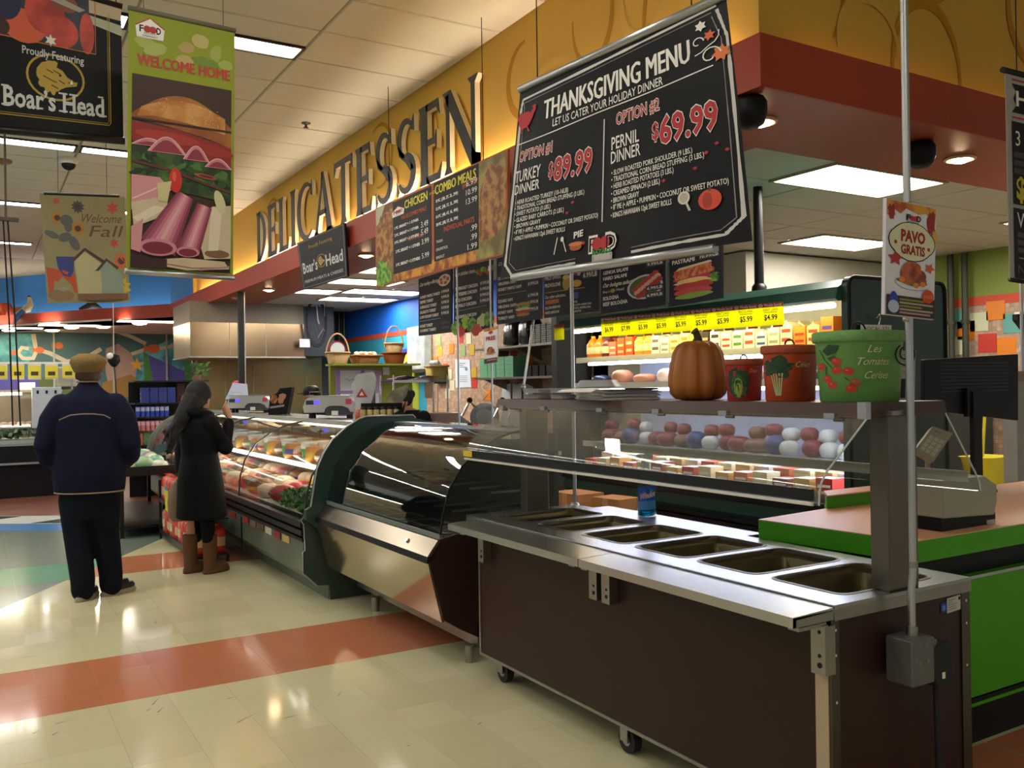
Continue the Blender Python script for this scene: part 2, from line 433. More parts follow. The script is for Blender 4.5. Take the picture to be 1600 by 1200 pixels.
# blue band and black and white lozenges laid across the end of the aisle
bd = MB()
def fl_quad(mb, pts, m, z=.0012): mb.add([(x, y, z) for x, y in pts], [tuple(range(len(pts)))], m)
d = Vector((1, -.70)).normalized()
def bandpt(t, w): p = Vector((.2, 11.75))+d*t+Vector((.57, .82))*w; return (p.x, p.y)
fl_quad(bd, [bandpt(-4, 0), bandpt(2.4, 0), bandpt(2.4, .55), bandpt(-4, .55)], FBLUE)
fl_quad(bd, [bandpt(-4, .55), bandpt(2.4, .55), bandpt(2.4, 1.2), bandpt(-4, 1.2)], FWHITE)
for t in (-2.4, -1.2, 0.02, 1.25): fl_quad(bd, [bandpt(t, .58), bandpt(t+.45, .58), bandpt(t+.75, 1.17), bandpt(t+.3, 1.17)], FBLK, .002)
bd.build('border_inlay', floor)
SCF = mat('scuff', '#5c5140', .5)
for i, (px, py, w, h, a) in enumerate(((735, 882, 1, 16, .3), (755, 925, 1, 10, .2), (1170, 958, 20, 3, -.2), (730, 512, 16, 3, .6), (310, 980, 12, 3, -.5), (265, 1035, 7, 6, 0), (1090, 870, 7, 4, -.7), (172, 1030, 6, 3, 0), (700, 925, 5, 3, 0))):
    p = on_z(px/3, 800+py/3, .0006); s = MB(); l, q = .0032*max(w, h)*1.3, .004; ca, sa = math.cos(a+.8), math.sin(a+.8); s.add([(p.x-l*ca-q*sa, p.y-l*sa+q*ca, .0006), (p.x-l*ca+q*sa, p.y-l*sa-q*ca, .0006), (p.x+l*ca, p.y+l*sa, .0006)], [(0, 1, 2)], SCF); s.build('scuff_mark', floor)
for px, py, l, a in ((405, 1120, .05, .1), (560, 1085, .03, 1.2), (777, 1165, .012, 0), (1000, 1130, .02, .5), (835, 1000, .015, .3)):
    p = on_z(380+(px-380)*.5+60, py, .0006); s = MB(); q = .004; s.add([(p.x-l, p.y-l*a, .0006), (p.x, p.y+q, .0006), (p.x+l, p.y+l*a, .0006), (p.x, p.y-q, .0006)], [(0, 1, 2, 3)], SCF); s.build('scuff_mark', floor)

# ---- main ceiling with its boards
cl = MB(); cl.box(-9, XY, -9, 26, CEIL+.012, CEIL+.1, GRID); cl.box(XY, 14, -9, YYW, CEIL+.005, CEIL+.1, TILEC); ceiling = struct('ceiling', cl)
def board(x0, x1, y0, y1, z, m, parent, cache={}):
    k = (round(x1-x0, 3), round(y1-y0, 3), m.name)
    if k not in cache:
        mb = MB(); a, b = (x1-x0)/2-.008, (y1-y0)/2-.008
        mb.add([(-a, -b, .012), (a, -b, .012), (a, b, .012), (-a, b, .012), (-a+.006, -b+.006, 0), (a-.006, -b+.006, 0), (a-.006, b-.006, 0), (-a+.006, b-.006, 0)],
               [(4, 7, 6, 5), (0, 1, 5, 4), (1, 2, 6, 5), (2, 3, 7, 6), (3, 0, 4, 7)][0:5], m); cache[k] = mb.mesh('ceiling_tile')
    o = bpy.data.objects.new('ceiling_tile', cache[k]); COL.objects.link(o); o.parent = parent; o.location = ((x0+x1)/2, (y0+y1)/2, z); return o
YL = [5.67+.61*k for k in range(-6, 24)]
XL = [-.24, .98, 2.2, XY]
for i in range(3):
    for j in range(len(YL)-1): board(XL[i], XL[i+1], YL[j], YL[j+1], CEIL, TILEC, ceiling)
rest = MB()
for i in range(-7, 0):
    for j in range(-22, 33):
        x, y = -.24+i*1.22, 5.67+.61*j
        rest.box(x+.008, x+1.212, y+.008, y+.602, CEIL, CEIL+.011, TILEC)
for i in range(3):
    for j in range(-22, -6): rest.box(XL[i]+.008, XL[i+1]-.008, 5.67+.61*j+.008, 5.67+.61*j+.602, CEIL, CEIL+.011, TILEC)
o = rest.build('ceiling_tiles_beyond', ceiling); o['kind'] = 'stuff'

# ---- yellow wall above the band with painted swirls
yw = MB(); yw.box(XY, XY+.15, YYW, 16.35, SOF+.18, CEIL+.1, YELLOW); wy = struct('wall_yellow', yw)
yw2 = MB(); yw2.box(XY+.15, 14, YYW, YYW+.15, SOF+.18, CEIL+.1, YELLOW); wy2 = struct('wall_right', yw2)
SWK = [0]
def swirl(plane, c, r, w, t0, t1, m, sx=1.0, parent=None, spiral=.0):
    SWK[0] += 1; eps = .001+.0004*SWK[0]
    mb = MB(); L = []; R_ = []; n = 26
    for i in range(n+1):
        t = t0+(t1-t0)*i/n; ww = w*(.35+.65*math.sin(PI*i/n)); rr = r*(1-spiral*i/n)
        for q, lst in ((rr+ww/2, L), (rr-ww/2, R_)):
            a, b = c[0]+q*sx*math.cos(t), c[1]+q*math.sin(t)
            b = min(b, CEIL-.01); b = max(b, SOF+.2)
            lst.append((XY-eps, a, b) if plane == 'x' else (a, YYW-eps, b))
    mb.add(L+R_, [(i, i+1, n+2+i, n+1+i) for i in range(n)], m); mb.build('painted_swirl', parent)
for (y, z, r, w, a, b, m, s) in ((5.35, 3.75, .26, .07, -2.6, 1.6, YELLOW2, .9), (4.55, 3.9, .3, .06, 2.0, 6.4, YELLOW2, .7), (4.05, 3.85, .25, .07, -2.9, 1.2, YELLOW3, .8),
        (3.75, 3.65, .42, .06, -.5, 2.9, YELLOW2, .7), (6.9, 3.75, .2, .04, 0, 4.5, YELLOW2, .8), (8.0, 3.8, .3, .05, 1, 5, YELLOW2, 1), (3.35, 3.9, .28, .06, 1.2, 5.2, YELLOW3, .6),
        (9.6, 3.7, .3, .05, 1, 5, YELLOW3, 1), (5.0, 3.45, .3, .06, .2, 3.0, YELLOW3, 1), (11.6, 3.7, .35, .06, 1, 5, YELLOW2, 1)):
    swirl('x', (y, z), r, w, a, b, m, s, wy)
for (x, z, r, w, a, b, m, s) in ((3.75, 3.72, .42, .06, -.9, 3.5, YELLOW2, .62), (4.72, 3.32, .42, .07, -.1, 3.3, YELLOW2, .75), (4.75, 3.98, .2, .08, 2.6, 6.6, YELLOW2, 1),
        (5.9, 3.9, .35, .06, 2.4, 5.6, YELLOW2, 1), (4.2, 3.4, .25, .05, 0, 3.4, YELLOW3, 1), (6.1, 3.35, .4, .06, .3, 3.2, YELLOW2, .8)):
    swirl('y', (x, z), r, w, a, b, m, s, wy2)

# ---- red band, its underside and the light trough behind it
TY = FAR
rb = MB()
rb.prism([(XB, YB), (XB+.02, YB+.02), (XB+.02, TY), (XB, TY)], SOF, BANDTOP, RED, 'z')
rb.prism([(XB, YB), (14, YB), (14, YB+.02), (XB+.02, YB+.02)], SOF, BANDTOP, RED, 'z')
rb.box(XB+.02, XY, YB+.02, TY, SOF+.16, SOF+.18, RED); rb.box(XY, 14, YB+.02, YYW, SOF+.16, SOF+.18, RED)
struct('trim_band', rb)
us = MB(); UND = mat('red_soffit_paint', '#9c4433', .4, noise=.06)
us.prism([(XB+.02, YB+.02), (XI, YI), (XI, 17.2), (XB+.02, TY)], SOF+.001, SOF+.02, UND, 'z')
us.prism([(XB+.02, YB+.02), (14, YB+.02), (14, YI), (XI, YI)], SOF+.001, SOF+.02, UND, 'z')
struct('trim_soffit', us)
tr = MB(); tr.box(XB+.035, XY-.03, YB+.3, 16, SOF+.18, SOF+.2, mat('cove_tube', '#fff0d0', emit=LAMP_COVE))
tr.box(XY+.2, 9, YB+.035, YYW-.03, SOF+.18, SOF+.2, mat('cove_tube_right', '#ffc46a', emit=LAMP_COVE*.06))
t = thing('cove_light', 'warm light tube hidden in the trough on top of the red band', 'light'); tr.build('tube', t)

# ---- inner ceiling
ic = MB(); ic.box(XI, 14, YI, 22, SOF+.045, SOF+.1, GRID); inner = struct('ceiling_inner', ic)
ix = [XI+1.22*k for k in range(9)]; iy = [YI+.03+.61*k for k in range(21)]
for i in range(8):
    for j in range(20): board(ix[i], ix[i+1], iy[j], iy[j+1], SOF+.02, TILEG, inner)
# ---- far blue wall and band that turn away to the left
dv = Vector((-.56, .828))
def slanted(mb, p, t0, t1, off, z0, z1, m, th=.03):
    n = Vector((dv.y, -dv.x)); a = Vector(p)+dv*t0-n*-off*1; b = Vector(p)+dv*t1-n*-off*1
    q = n*th
    mb.prism([(a.x, a.y), (b.x, b.y), (b.x+q.x, b.y+q.y), (a.x+q.x, a.y+q.y)], z0, z1, m, 'z')
fb = MB(); slanted(fb, (XB, TY), 0, 9, 0, SOF+.02, BANDTOP, RED); slanted(fb, (XB, TY), 0, 9, 0, SOF-.0, SOF+.02, UND, 1.0); struct('trim_band_far', fb)
bw = MB(); bw.prism([(XY, 16.35), (XY+.1, 16.35), (XY+.1, 18.75), (XY, 18.75)], SOF, CEIL+.05, BLUE2, 'z')
bw.prism([(XY-.06, 16.30), (XY+.02, 16.30), (XY+.02, 16.36), (XY-.06, 16.36)], SOF+.2, CEIL, YELLOW, 'z')
slanted(bw, (XB+.8, TY), -.4, 10, 0, SOF+.2, CEIL+.05, BLUE2, .1); struct('wall_blue', bw)

q = dv*7.5; nf = Vector((.828, .56)); a0 = Vector((XB, TY))+nf*.35+dv*.3; b0 = a0+q; g = MB(); g.prism([(a0.x, a0.y), (b0.x, b0.y), (b0.x+nf.x*.04, b0.y+nf.y*.04), (a0.x+nf.x*.04, a0.y+nf.y*.04)], BANDTOP-.12, BANDTOP-.09, mat('cove_tube_far', '#fff4e4', emit=4.0), 'z')
t = thing('cove_light', 'light tube hidden on top of the far red band below the blue wall', 'light'); g.build('tube', t)
# ---- back walls of the deli, mosaic splashback, mural, hood wall
def mosaic(name, c1, c2):
    m = bpy.data.materials.new(name); m.use_nodes = True; N = m.node_tree.nodes; L = m.node_tree.links
    b = N['Principled BSDF']; b.inputs['Roughness'].default_value = .45
    tc = N.new('ShaderNodeTexCoord'); br = N.new('ShaderNodeTexBrick'); mp = N.new('ShaderNodeMapping')
    mp.inputs['Rotation'].default_value = (0, 0, 0)
    cx = N.new('ShaderNodeSeparateXYZ'); cb = N.new('ShaderNodeCombineXYZ'); ad = N.new('ShaderNodeMath')
    L.new(tc.outputs['Object'], cx.inputs[0]); L.new(cx.outputs[0], ad.inputs[0]); L.new(cx.outputs[1], ad.inputs[1])
    L.new(ad.outputs[0], cb.inputs[0]); L.new(cx.outputs[2], cb.inputs[1]); L.new(cb.outputs[0], br.inputs[0])
    br.offset = 0; br.inputs['Scale'].default_value = 1; br.inputs['Brick Width'].default_value = .05; br.inputs['Row Height'].default_value = .05
    br.inputs['Mortar Size'].default_value = .003; br.inputs['Color1'].default_value = lin(c1); br.inputs['Color2'].default_value = lin(c2); br.inputs['Mortar'].default_value = lin('#a08468')
    nz = N.new('ShaderNodeTexNoise'); nz.inputs['Scale'].default_value = 14; nz.inputs['Detail'].default_value = 3; L.new(cb.outputs[0], nz.inputs[0])
    mx = N.new('ShaderNodeMix'); mx.data_type = 'RGBA'; mx.blend_type = 'MULTIPLY'; mx.inputs[0].default_value = .5
    cr = N.new('ShaderNodeValToRGB'); cr.color_ramp.elements[0].color = (.35, .25, .2, 1); cr.color_ramp.elements[1].color = (1.6, 1.4, 1.2, 1)
    L.new(nz.outputs[0], cr.inputs[0]); L.new(br.outputs[0], mx.inputs[6]); L.new(cr.outputs[0], mx.inputs[7]); L.new(mx.outputs[2], b.inputs['Base Color'])
    MATS[name] = m; return m
MOS = mosaic('mosaic_tile', '#bda592', '#9c8674')
XD, XR = 6.1, 9.7      # deli back wall, right hand back wall
w = MB()
w.box(XD, XD+.12, 8.2, 17.0, 2.52, 3.1, BLUE); w.box(XD-.006, XD+.12, 8.2, 17.0, 2.44, 2.52, C('#c0452c'))
w.box(XD, XD+.12, 12.75, 17.0, 0, 2.44, mat('teal_mural_paint', '#2f8fa8', .6, noise=.25, scale=6)); w.box(XD, XD+.12, 8.2, 12.75, 0, 2.44, MOS)
wd = struct('wall_back', w)
w = MB(); w.box(XD, XR+.2, 8.2, 8.32, 0, 3.1, C('#8a8576')); struct('wall_return', w)
w = MB(); w.box(XR, XR+.12, 2, 8.3, 2.50, 3.1, OLIVE); w.box(XR-.006, XR+.12, 2, 8.3, 2.40, 2.50, C('#c4472e')); w.box(XR, XR+.12, 2, 8.3, 0, 2.40, MOS)
wr = struct('wall_back_right', w)
accents = {'o': C('#d97d22', .4), 'r': C('#c0392f', .4), 'g': C('#8aa06c', .4), 'y': C('#b99a34', .4), 't': C('#5e9c93', .4), 'w': C('#c9c8a4', .4)}
def accent(x, px, py, k, parent):
    p = on_x(px, py, x); mb = MB(); s = .075 if x < 7 else .105
    mb.box(x-.008, x, p.y-s, p.y+s, p.z-s, p.z+s, accents[k]); mb.build('accent_tile', parent)
for px, py, k in ((686, 533, 'g'), (706, 545, 'o'), (720, 528, 'r'), (733, 529, 'w'), (688, 549, 'y'), (724, 548, 'g'), (738, 547, 'y'), (681, 565, 'o'), (696, 576, 'r'), (741, 582, 'y'), (742, 598, 'r'),
        (703, 585, 'w'), (707, 602, 'w'), (700, 615, 'w'), (763, 617, 'o'), (803, 550, 'r'), (840, 555, 'g'), (872, 556, 'y'), (828, 566, 'o'), (838, 616, 'r'), (670, 596, 'y')): accent(XD, px, py, k, wd)
for px, py, k in ((1556, 485, 'o'), (1497, 499, 't'), (1510, 516, 'o'), (1543, 536, 'r'), (1573, 542, 'o'), (1583, 505, 't'), (1498, 540, 'w'), (1530, 503, 'w')): accent(XR, px, py, k, wr)
# yellow star and olive base board of the painted wall behind the baskets
pr = Print(on_x(566, 545, XD-.004), on_x(655, 535, XD-.004), on_x(655, 640, XD-.004), on_x(566, 650, XD-.004), 90, 105)
pr.rect(0, 40, 90, 105, C('#8b9a33')); pr.rect(66, 8, 90, 40, C('#3b32a0')); pr.star(74, 22, 11, C('#e6c11f')); pr.root = wd; pr.done()

# mural wall behind the seafood counter (a painted sea scene on wide boards)
MY = 23.8
tealn = mat('mural_sea', '#347480', .7, col2='#5fb0b4', scale=2.2)
MW = Print((-6, MY, 2.98), (4.6, MY, 2.98), (4.6, MY, .2), (-6, MY, .2), 10.6, 2.78)
w = MB(); w.box(-8, 7, MY, MY+.15, 0, 3.05, mat('mural_board', '#406468', .7, noise=.2, scale=1.2)); wm = struct('wall_mural', w)
def mpt(px, py): p = on_y(px, py, MY); return (p.x+6, 2.98-p.z)
def mp(pts, m): MW.poly([mpt(*p) for p in pts], m)
SAND = C('#b8b49a'); PUR = C('#4c4894'); PINKM = C('#a08478')
mp([(0, 523), (48, 522), (62, 548), (45, 566), (0, 568)], tealn); mp([(200, 560), (300, 515), (300, 600), (215, 600)], tealn)
mp([(0, 575), (62, 596), (68, 640), (0, 645)], PUR); mp([(60, 590), (130, 590), (130, 625), (62, 628)], C('#4c5c2c')); mp([(228, 553), (262, 568), (300, 585), (300, 650), (225, 640)], PUR)
MW.line([mpt(52, 522), mpt(56, 545), mpt(78, 552), mpt(104, 565)], .1, SAND); MW.line([mpt(*p) for p in ((104, 565), (130, 562), (158, 545))], .1, SAND)
MW.line([mpt(*p) for p in ((45, 545), (34, 543), (28, 552), (36, 560), (52, 560), (57, 548))], .09, SAND)
MW.line([mpt(*p) for p in ((180, 517), (205, 526), (228, 537))], .09, SAND); MW.line([mpt(*p) for p in ((198, 556), (230, 545), (262, 543), (275, 537), (300, 533))], .09, SAND)
mp([(165, 545), (185, 537), (205, 552), (214, 575), (210, 600), (170, 605), (165, 580)], PINKM)
mp([(160, 598), (205, 585), (222, 600), (236, 605), (236, 620), (160, 622)], C('#8a6a2e')); mp([(224, 548), (232, 555), (240, 600), (236, 622), (226, 620)], C('#3d7a3c')); mp([(286, 540), (300, 548), (302, 600), (290, 600)], C('#3d7a3c'))
c = mpt(214, 570); MW.star(c[0], c[1], .19, C('#c99e22'), inner=.4)
for (x, y, r) in ((62, 547, 6), (92, 540, 6), (240, 545, 9), (22, 551, 4), (285, 530, 6), (315, 573, 9)):
    a = mpt(x, y); b = mpt(x+r*1.9, y); s = .015*r; MW.ell(a[0], a[1], .016*r, .013*r, C('#c0642c')); MW.poly([(a[0]-s*.6, a[1]), (a[0]-s*1.7, a[1]-s*.8), (a[0]-s*1.7, a[1]+s*.8)], C('#c0642c'))
MW.root = wm; MW.o = Vector(); MW.done()
for px in (84, 177, 260, 324):
    p = on_y(px, 530, MY-.02); mb = MB(); mb.box(p.x-.02, p.x+.02, MY-.04, MY, .1, 3.0, C('#9aa19a')); mb.build('joint_strip', wm)

# column with a pale edge strip, under the soffit
mb = MB(); p = on_z(340, 470, SOF)
mb.box(3.30, 3.38, 13.2, 13.26, 0, SOF, BLACKM); mb.box(3.385, 3.40, 13.2, 13.24, 0, SOF, ALU); struct('trim_post', mb)

# ---- lights: ceiling troffers, inner panels, downlights
EM = mat('lamp_lens', '#fffaf0', emit=LAMP_MAIN); EI = mat('lamp_lens_cool', '#fffaf0', emit=LAMP_INNER); ED = mat('downlight_lens', '#ffd9a8', emit=LAMP_DOWN)
def troffer(cx, cy, z, lx, ly, lens, label, group, frame=BLACKM):
    t = thing('ceiling_light', label, 'light', (cx, cy, z), 0, group); f = MB(); w_ = .025
    for (a, b, c_, d_) in ((-lx/2, lx/2, -ly/2, -ly/2+w_), (-lx/2, lx/2, ly/2-w_, ly/2), (-lx/2, -lx/2+w_, -ly/2+w_, ly/2-w_), (lx/2-w_, lx/2, -ly/2+w_, ly/2-w_)): f.box(a, b, c_, d_, -.018, .0, frame)
    f.build('frame', t); g = MB(); g.box(-lx/2+w_, lx/2-w_, -ly/2+w_, ly/2-w_, -.009, .001, lens); g.build('diffuser', t); return t
first = True
for y, hi in ((6.76, 2.2), (10.55, 2.2), (14.0, 2.2), (17.7, .9)):
    x = hi-.61
    while x > -5:
        if y == 6.76 and -1 < x < 0: pass
        row = {6.76: 'nearest row, beside the sandwich banner', 10.55: 'second row, under the black boar banner', 14.0: 'third row, behind the autumn banner', 17.7: 'farthest row by the blue wall'}[y]
        troffer(x, y, CEIL, 1.2, .28, EM, 'narrow fluorescent ceiling light, '+row, 'narrow lights of the '+row.split(',')[0]); x -= 1.23
for y in (3.1, -.6, -4.3):
    for x in (1.0, -1.6, -4.2): troffer(x, y, CEIL, 1.2, .28, EM, ('near', 'middle', 'far')[int((3.2-y)/3.6)]+' row behind the viewpoint, '+{1.0: 'right', -1.6: 'middle', -4.2: 'left'}[x]+' fluorescent ceiling light', 'ceiling lights out of view')
IL = ((4.05, 10.2, 'over the deli, nearest the chicken menu board'), (4.45, 11.4, 'over the deli, left of the chicken menu board'), (4.06, 12.8, 'farthest left in the deli ceiling, beside the red soffit'),
      (5.3, 12.5, 'over the deli in front of the blue wall'), (5.35, 13.7, 'farthest back in the deli ceiling, above the hood'), (5.06, 3.92+.3, 'large bright panel at the soffit corner right of the black menu banner'),
      (7.75, 6.2, 'over the green cooler, left of the turkey sign'), (8.75, 4.45, 'right of the turkey sign, above the olive wall'), (8.1, 8.0-.15, 'behind the sandwich menu board'))
for i, (x, y, l) in enumerate(IL):
    if i == 5: x, y = 5.49, 4.22
    troffer(x, y, SOF+.018, 1.21, .6, EI, 'white ceiling panel '+l, 'panel lights of the deli ceiling', GRID)
for k, (px, py, l) in enumerate(((1187, 191, 'right beside the black menu banner'), (1500, 249, 'at the far right of the soffit'), (572, 399, 'between the small boar sign and the chicken board'), (420, 453, 'left of the small boar sign'),
        (372, 466, 'left of the one by the small boar sign'), (325, 481, 'beside the black column'), (293, 492, 'farthest along the soffit'))):
    p = on_z(px, py, SOF-.01); t = thing('downlight', 'round downlight in the red soffit, '+l, 'light', (p.x, p.y, SOF-.004), 0, 'soffit downlights')
    f = MB(); f.tube([(math.cos(a)*.085, math.sin(a)*.085, -.004) for a in [2*PI*i/20 for i in range(20)]], .012, C('#d8b08c'), 6, True); f.build('trim_ring', t)
    g = MB(); g.ball((0, 0, .012), (.075, .075, .045), ED if k != 4 else C('#c9c4bc'), 16, 8); g.build('lens', t)
for k, (x0, y0) in enumerate(((17, 512), (88, 512), (120, 507), (172, 506), (233, 500))):
    p = on_z(x0, y0, SOF-.02); t = thing('downlight', 'small downlight above the sea mural', 'light', (p.x, p.y+1.2, SOF-.0), 0, 'downlights above the mural')
    g = MB(); g.ball((0, 0, 0), (.15, .15, .04), ED, 14, 6); g.build('lens', t)
for k_, (px_, py_) in enumerate(((108, 509), (232, 503), (20, 513))):
    p_ = on_z(px_, py_, 2.98); troffer(p_.x, p_.y, SOF, 1.2, .6, EI, ('middle', 'right', 'left')[k_]+' one of three panel lights before the sea mural', 'panel lights before the sea mural', GRID)
fc = MB(); fc.prism([(-6, 31.5), (-6, 34), (7, 34), (7, 16.5), (4.15, 16.5), (XB+.03, TY+.0)], SOF+.0, SOF+.04, mat('far_ceiling', '#e0dac8', .8), 'z'); struct('ceiling_far', fc)
# speakers, sprinkler, dome cameras, smoke detector
for px, py, l in ((1172, 160, 'behind the black menu banner edge'), (1442, 232, 'behind the grey conduit')):
    p = on_z(px, py-15, SOF); t = thing('soffit_speaker', 'black rounded speaker hanging under the red soffit, '+l, 'speaker', (p.x+.05, p.y+.05, SOF), 0, 'soffit speakers')
    g = MB(); g.lathe([(.03, 0), (.07, -.005), (.085, -.03), (.085, -.09), (.07, -.135), (.04, -.155), (0, -.158)], BLACK, (0, 0, 0), 20); g.build('housing', t)
p = on_z(478, 192, CEIL); t = thing('sprinkler', 'small dark sprinkler head in the cream ceiling near the big letters', 'sprinkler', (p.x, p.y, CEIL)); g = MB()
g.lathe([(.045, 0), (.04, -.01), (.012, -.012), (.012, -.04), (.025, -.045), (.025, -.05), (0, -.052)], DARKSTEEL); g.build('head', t)
p = on_z(107, 248, CEIL); t = thing('dome_camera', 'white and black dome camera on the ceiling left of the sandwich banner', 'camera', (p.x, p.y, CEIL)); g = MB()
g.lathe([(.12, 0), (.12, -.02), (.085, -.05), (.08, -.06)], WHITE); g.build('housing', t); g = MB(); g.ball((0, 0, -.06), (.075, .075, .07), BLACK, 16, 8); g.build('dome', t)
p = on_z(5, 250, CEIL); t = thing('smoke_detector', 'small brown detector on the ceiling under the black boar banner', 'detector', (p.x, p.y, CEIL)); g = MB(); g.lathe([(.09, 0), (.085, -.03), (.05, -.045), (0, -.046)], C('#8a6a4a')); g.build('body', t)
# ================================================================== LETTERS AND SIGNS
INK = C('#e9e5dc', .7); BLK = mat('sign_black', '#121215', .5, noise=.1, spec=.2); REDI = C('#b3232c', .6); YEL = C('#d9c92e', .6)
LET = mat('letter_face', '#1b2124', .45); LSIDE = mat('letter_return', '#f6ecca', .5)
def arc(cx, cz, rx, rz, a0, a1, w0, w1, n=14):
    """band of varying width along an ellipse arc -> outline"""
    O, I = [], []
    for i in range(n+1):
        t = a0+(a1-a0)*i/n; w = w0+(w1-w0)*math.sin(PI*i/n)
        O.append((cx+rx*math.cos(t), cz+rz*math.sin(t))); I.append((cx+(rx-w)*math.cos(t), cz+(rz-w*.8)*math.sin(t)))
    return [(O[i], O[i+1], I[i+1], I[i]) for i in range(n)]
def stem(x, w=.175, f=.055): return [[(x-f, 0), (x+w+f, 0), (x+w, .09), (x, .09)], [(x, .09), (x+w, .09), (x+w, .91), (x, .91)], [(x, .91), (x+w, .91), (x+w+f, 1), (x-f, 1)]]
def glyph(c):
    P = []
    if c == 'D': P = stem(.05)+arc(.12, .5, .5, .5, -PI/2, PI/2, .06, .17)
    if c == 'E': P = stem(.05)+[[(.2, 0), (.56, 0), (.6, .2), (.5, .09), (.2, .09)], [(.2, 1), (.2, .91), (.47, .91), (.56, .8), (.53, 1)], [(.2, .47), (.42, .47), (.47, .4), (.47, .63), (.42, .55), (.2, .55)]]
    if c == 'L': P = stem(.05)+[[(.2, 0), (.54, 0), (.58, .22), (.47, .09), (.2, .09)]]
    if c == 'I': P = stem(.06)
    if c == 'C': P = arc(.46, .5, .46, .5, .85, 2*PI-.85, .05, .17, 18)+[[(.68, .76), (.78, .72), (.76, .99), (.72, .9)], ]
    if c == 'A': P = [[(.0, 0), (.12, 0), (.4, .93), (.36, 1)], [(.56, 0), (.78, 0), (.42, 1), (.32, 1)], [(.14, .3), (.56, .3), (.53, .38), (.17, .38)], [(-.05, 0), (.17, 0), (.12, .06), (.0, .06)], [(.5, 0), (.85, 0), (.76, .06), (.56, .06)]]
    if c == 'T': P = [[(.25, 0), (.5, 0), (.45, .09), (.3, .09)], [(.3, .09), (.45, .09), (.45, .92), (.3, .92)], [(0, 1), (.0, .78), (.08, .91), (.67, .91), (.75, .78), (.75, 1)]]
    if c == 'N': P = [[(-.04, 0), (.16, 0), (.1, .09), (.02, .09)], [(.02, .09), (.1, .09), (.1, .95), (.02, .95)], [(-.06, 1), (.14, 1), (.7, .12), (.7, -.04), (.62, -.04), (.0, .93)], [(.62, 0), (.7, -.04), (.7, .92), (.62, .92)], [(.55, 1), (.62, .92), (.7, .92), (.78, 1)]]
    if c == 'S':
        P = arc(.3, .74, .25, .26, .5, PI*1.5-.1, .05, .13)+arc(.32, .27, .27, .27, -PI+.45, PI/2+.05, .05, .14)+[[(.46, .82), (.56, .78), (.55, 1), (.5, .93)], [(.03, .2), (.1, .05), (.07, -.0), (.03, 0)], [(.08, .7), (.2, .58), (.42, .44), (.56, .3), (.44, .28), (.3, .42), (.1, .54)]]
    return P
# letters sit on the ledge of the band, evenly spaced from the N back to the D
WORD = 'DELICATESSEN'; Wd = dict(D=.64, E=.6, L=.58, I=.27, C=.8, A=.8, T=.77, N=.78, S=.6)
adv = [Wd[c]+.1 for c in WORD]; tot = sum(adv)-.1; yD, yN = 12.15, 5.92; zB, Hh = 3.285, .67
k = (yD-yN)/tot; a = 0
where = ['first letter, far left', 'second letter', 'third letter', 'fourth letter', 'fifth letter', 'sixth letter', 'seventh letter', 'eighth letter, after the T', 'ninth letter, the first S', 'tenth letter, the second S', 'eleventh letter, before the N', 'last letter, nearest']
for i, c in enumerate(WORD):
    t = thing('sign_letter', 'tall black letter %s on the yellow wall, %s of DELICATESSEN' % (c, where[i]), 'letter', (XY-.07, yD-a*k, zB), -PI/2, 'letters of the word DELICATESSEN')
    fr, bk = MB(), MB()
    for q in glyph(c):
        pts = [(x*k, z*Hh) for x, z in q]
        fr.prism(pts, 0, .006, LET); bk.prism(pts, .0061, .05, LSIDE)
    fr.build('face', t); bk.build('return', t); a += adv[i]

# ---------------------------------------------- hanging menu banner (Thanksgiving)
def hexy(pr, x, y, s, mroof=None):
    """the little house-shaped store badge: word F-oo-D with a roof line"""
    pr.poly([(x-s*1.15, y-s*.2), (x, y-s*.95), (x+s*1.15, y-s*.2), (x+s*1.05, y+s*.75), (x-s*1.05, y+s*.75)], C('#ece8e2'), 'badge')
    pr.line([(x-s*1.15, y-s*.2), (x, y-s*.95), (x+s*1.15, y-s*.2)], s*.1, REDI, 'badge')
    pr.text('F', x-s*.85, y+s*.28, s*.55, BLK, w=s*.32, bold=.03, part='badge'); pr.text('D', x+s*.5, y+s*.28, s*.55, BLK, w=s*.36, bold=.03, part='badge')
    pr.ell(x-s*.22, y, s*.3, s*.3, REDI, 'badge'); pr.ell(x+s*.22, y, s*.3, s*.3, REDI, 'badge'); pr.text('BAZAAR', x, y+s*.42, s*.16, C('#2e7a34'), w=s*.95, align='c', part='badge'); pr.text('SUPERMARKET', x, y+s*.66, s*.16, BLK, w=s*1.2, align='c', part='badge')
def plane_pts(pxs, P0, nrm):
    out = []
    for px, py in pxs:
        d = _ray(px, py); t = (Vector(P0)-EYE).dot(nrm)/d.dot(nrm); out.append(EYE+d*t)
    return out
nrm = Vector((math.cos(math.radians(5.5)), math.sin(math.radians(5.5)), 0))
TL, TR, BR, BL = plane_pts([(813, 143), (1134, -4), (1179, 377), (789, 436)], (2.42, 2.35, 2.5), nrm)
t = thing('menu_banner', 'large black holiday menu banner with white lettering hanging over the steam table', 'banner', (TL+TR+BR+BL)/4)
pr = Print(TL, TR, BR, BL, 380, 390, bend=lambda u, v: .012*math.sin(u*9+1)*v+.02*v*v, root=t)
sheet_obj(pr, BLK, .002, 16, 12)
GREYINK = C('#cfc9c4', .7)
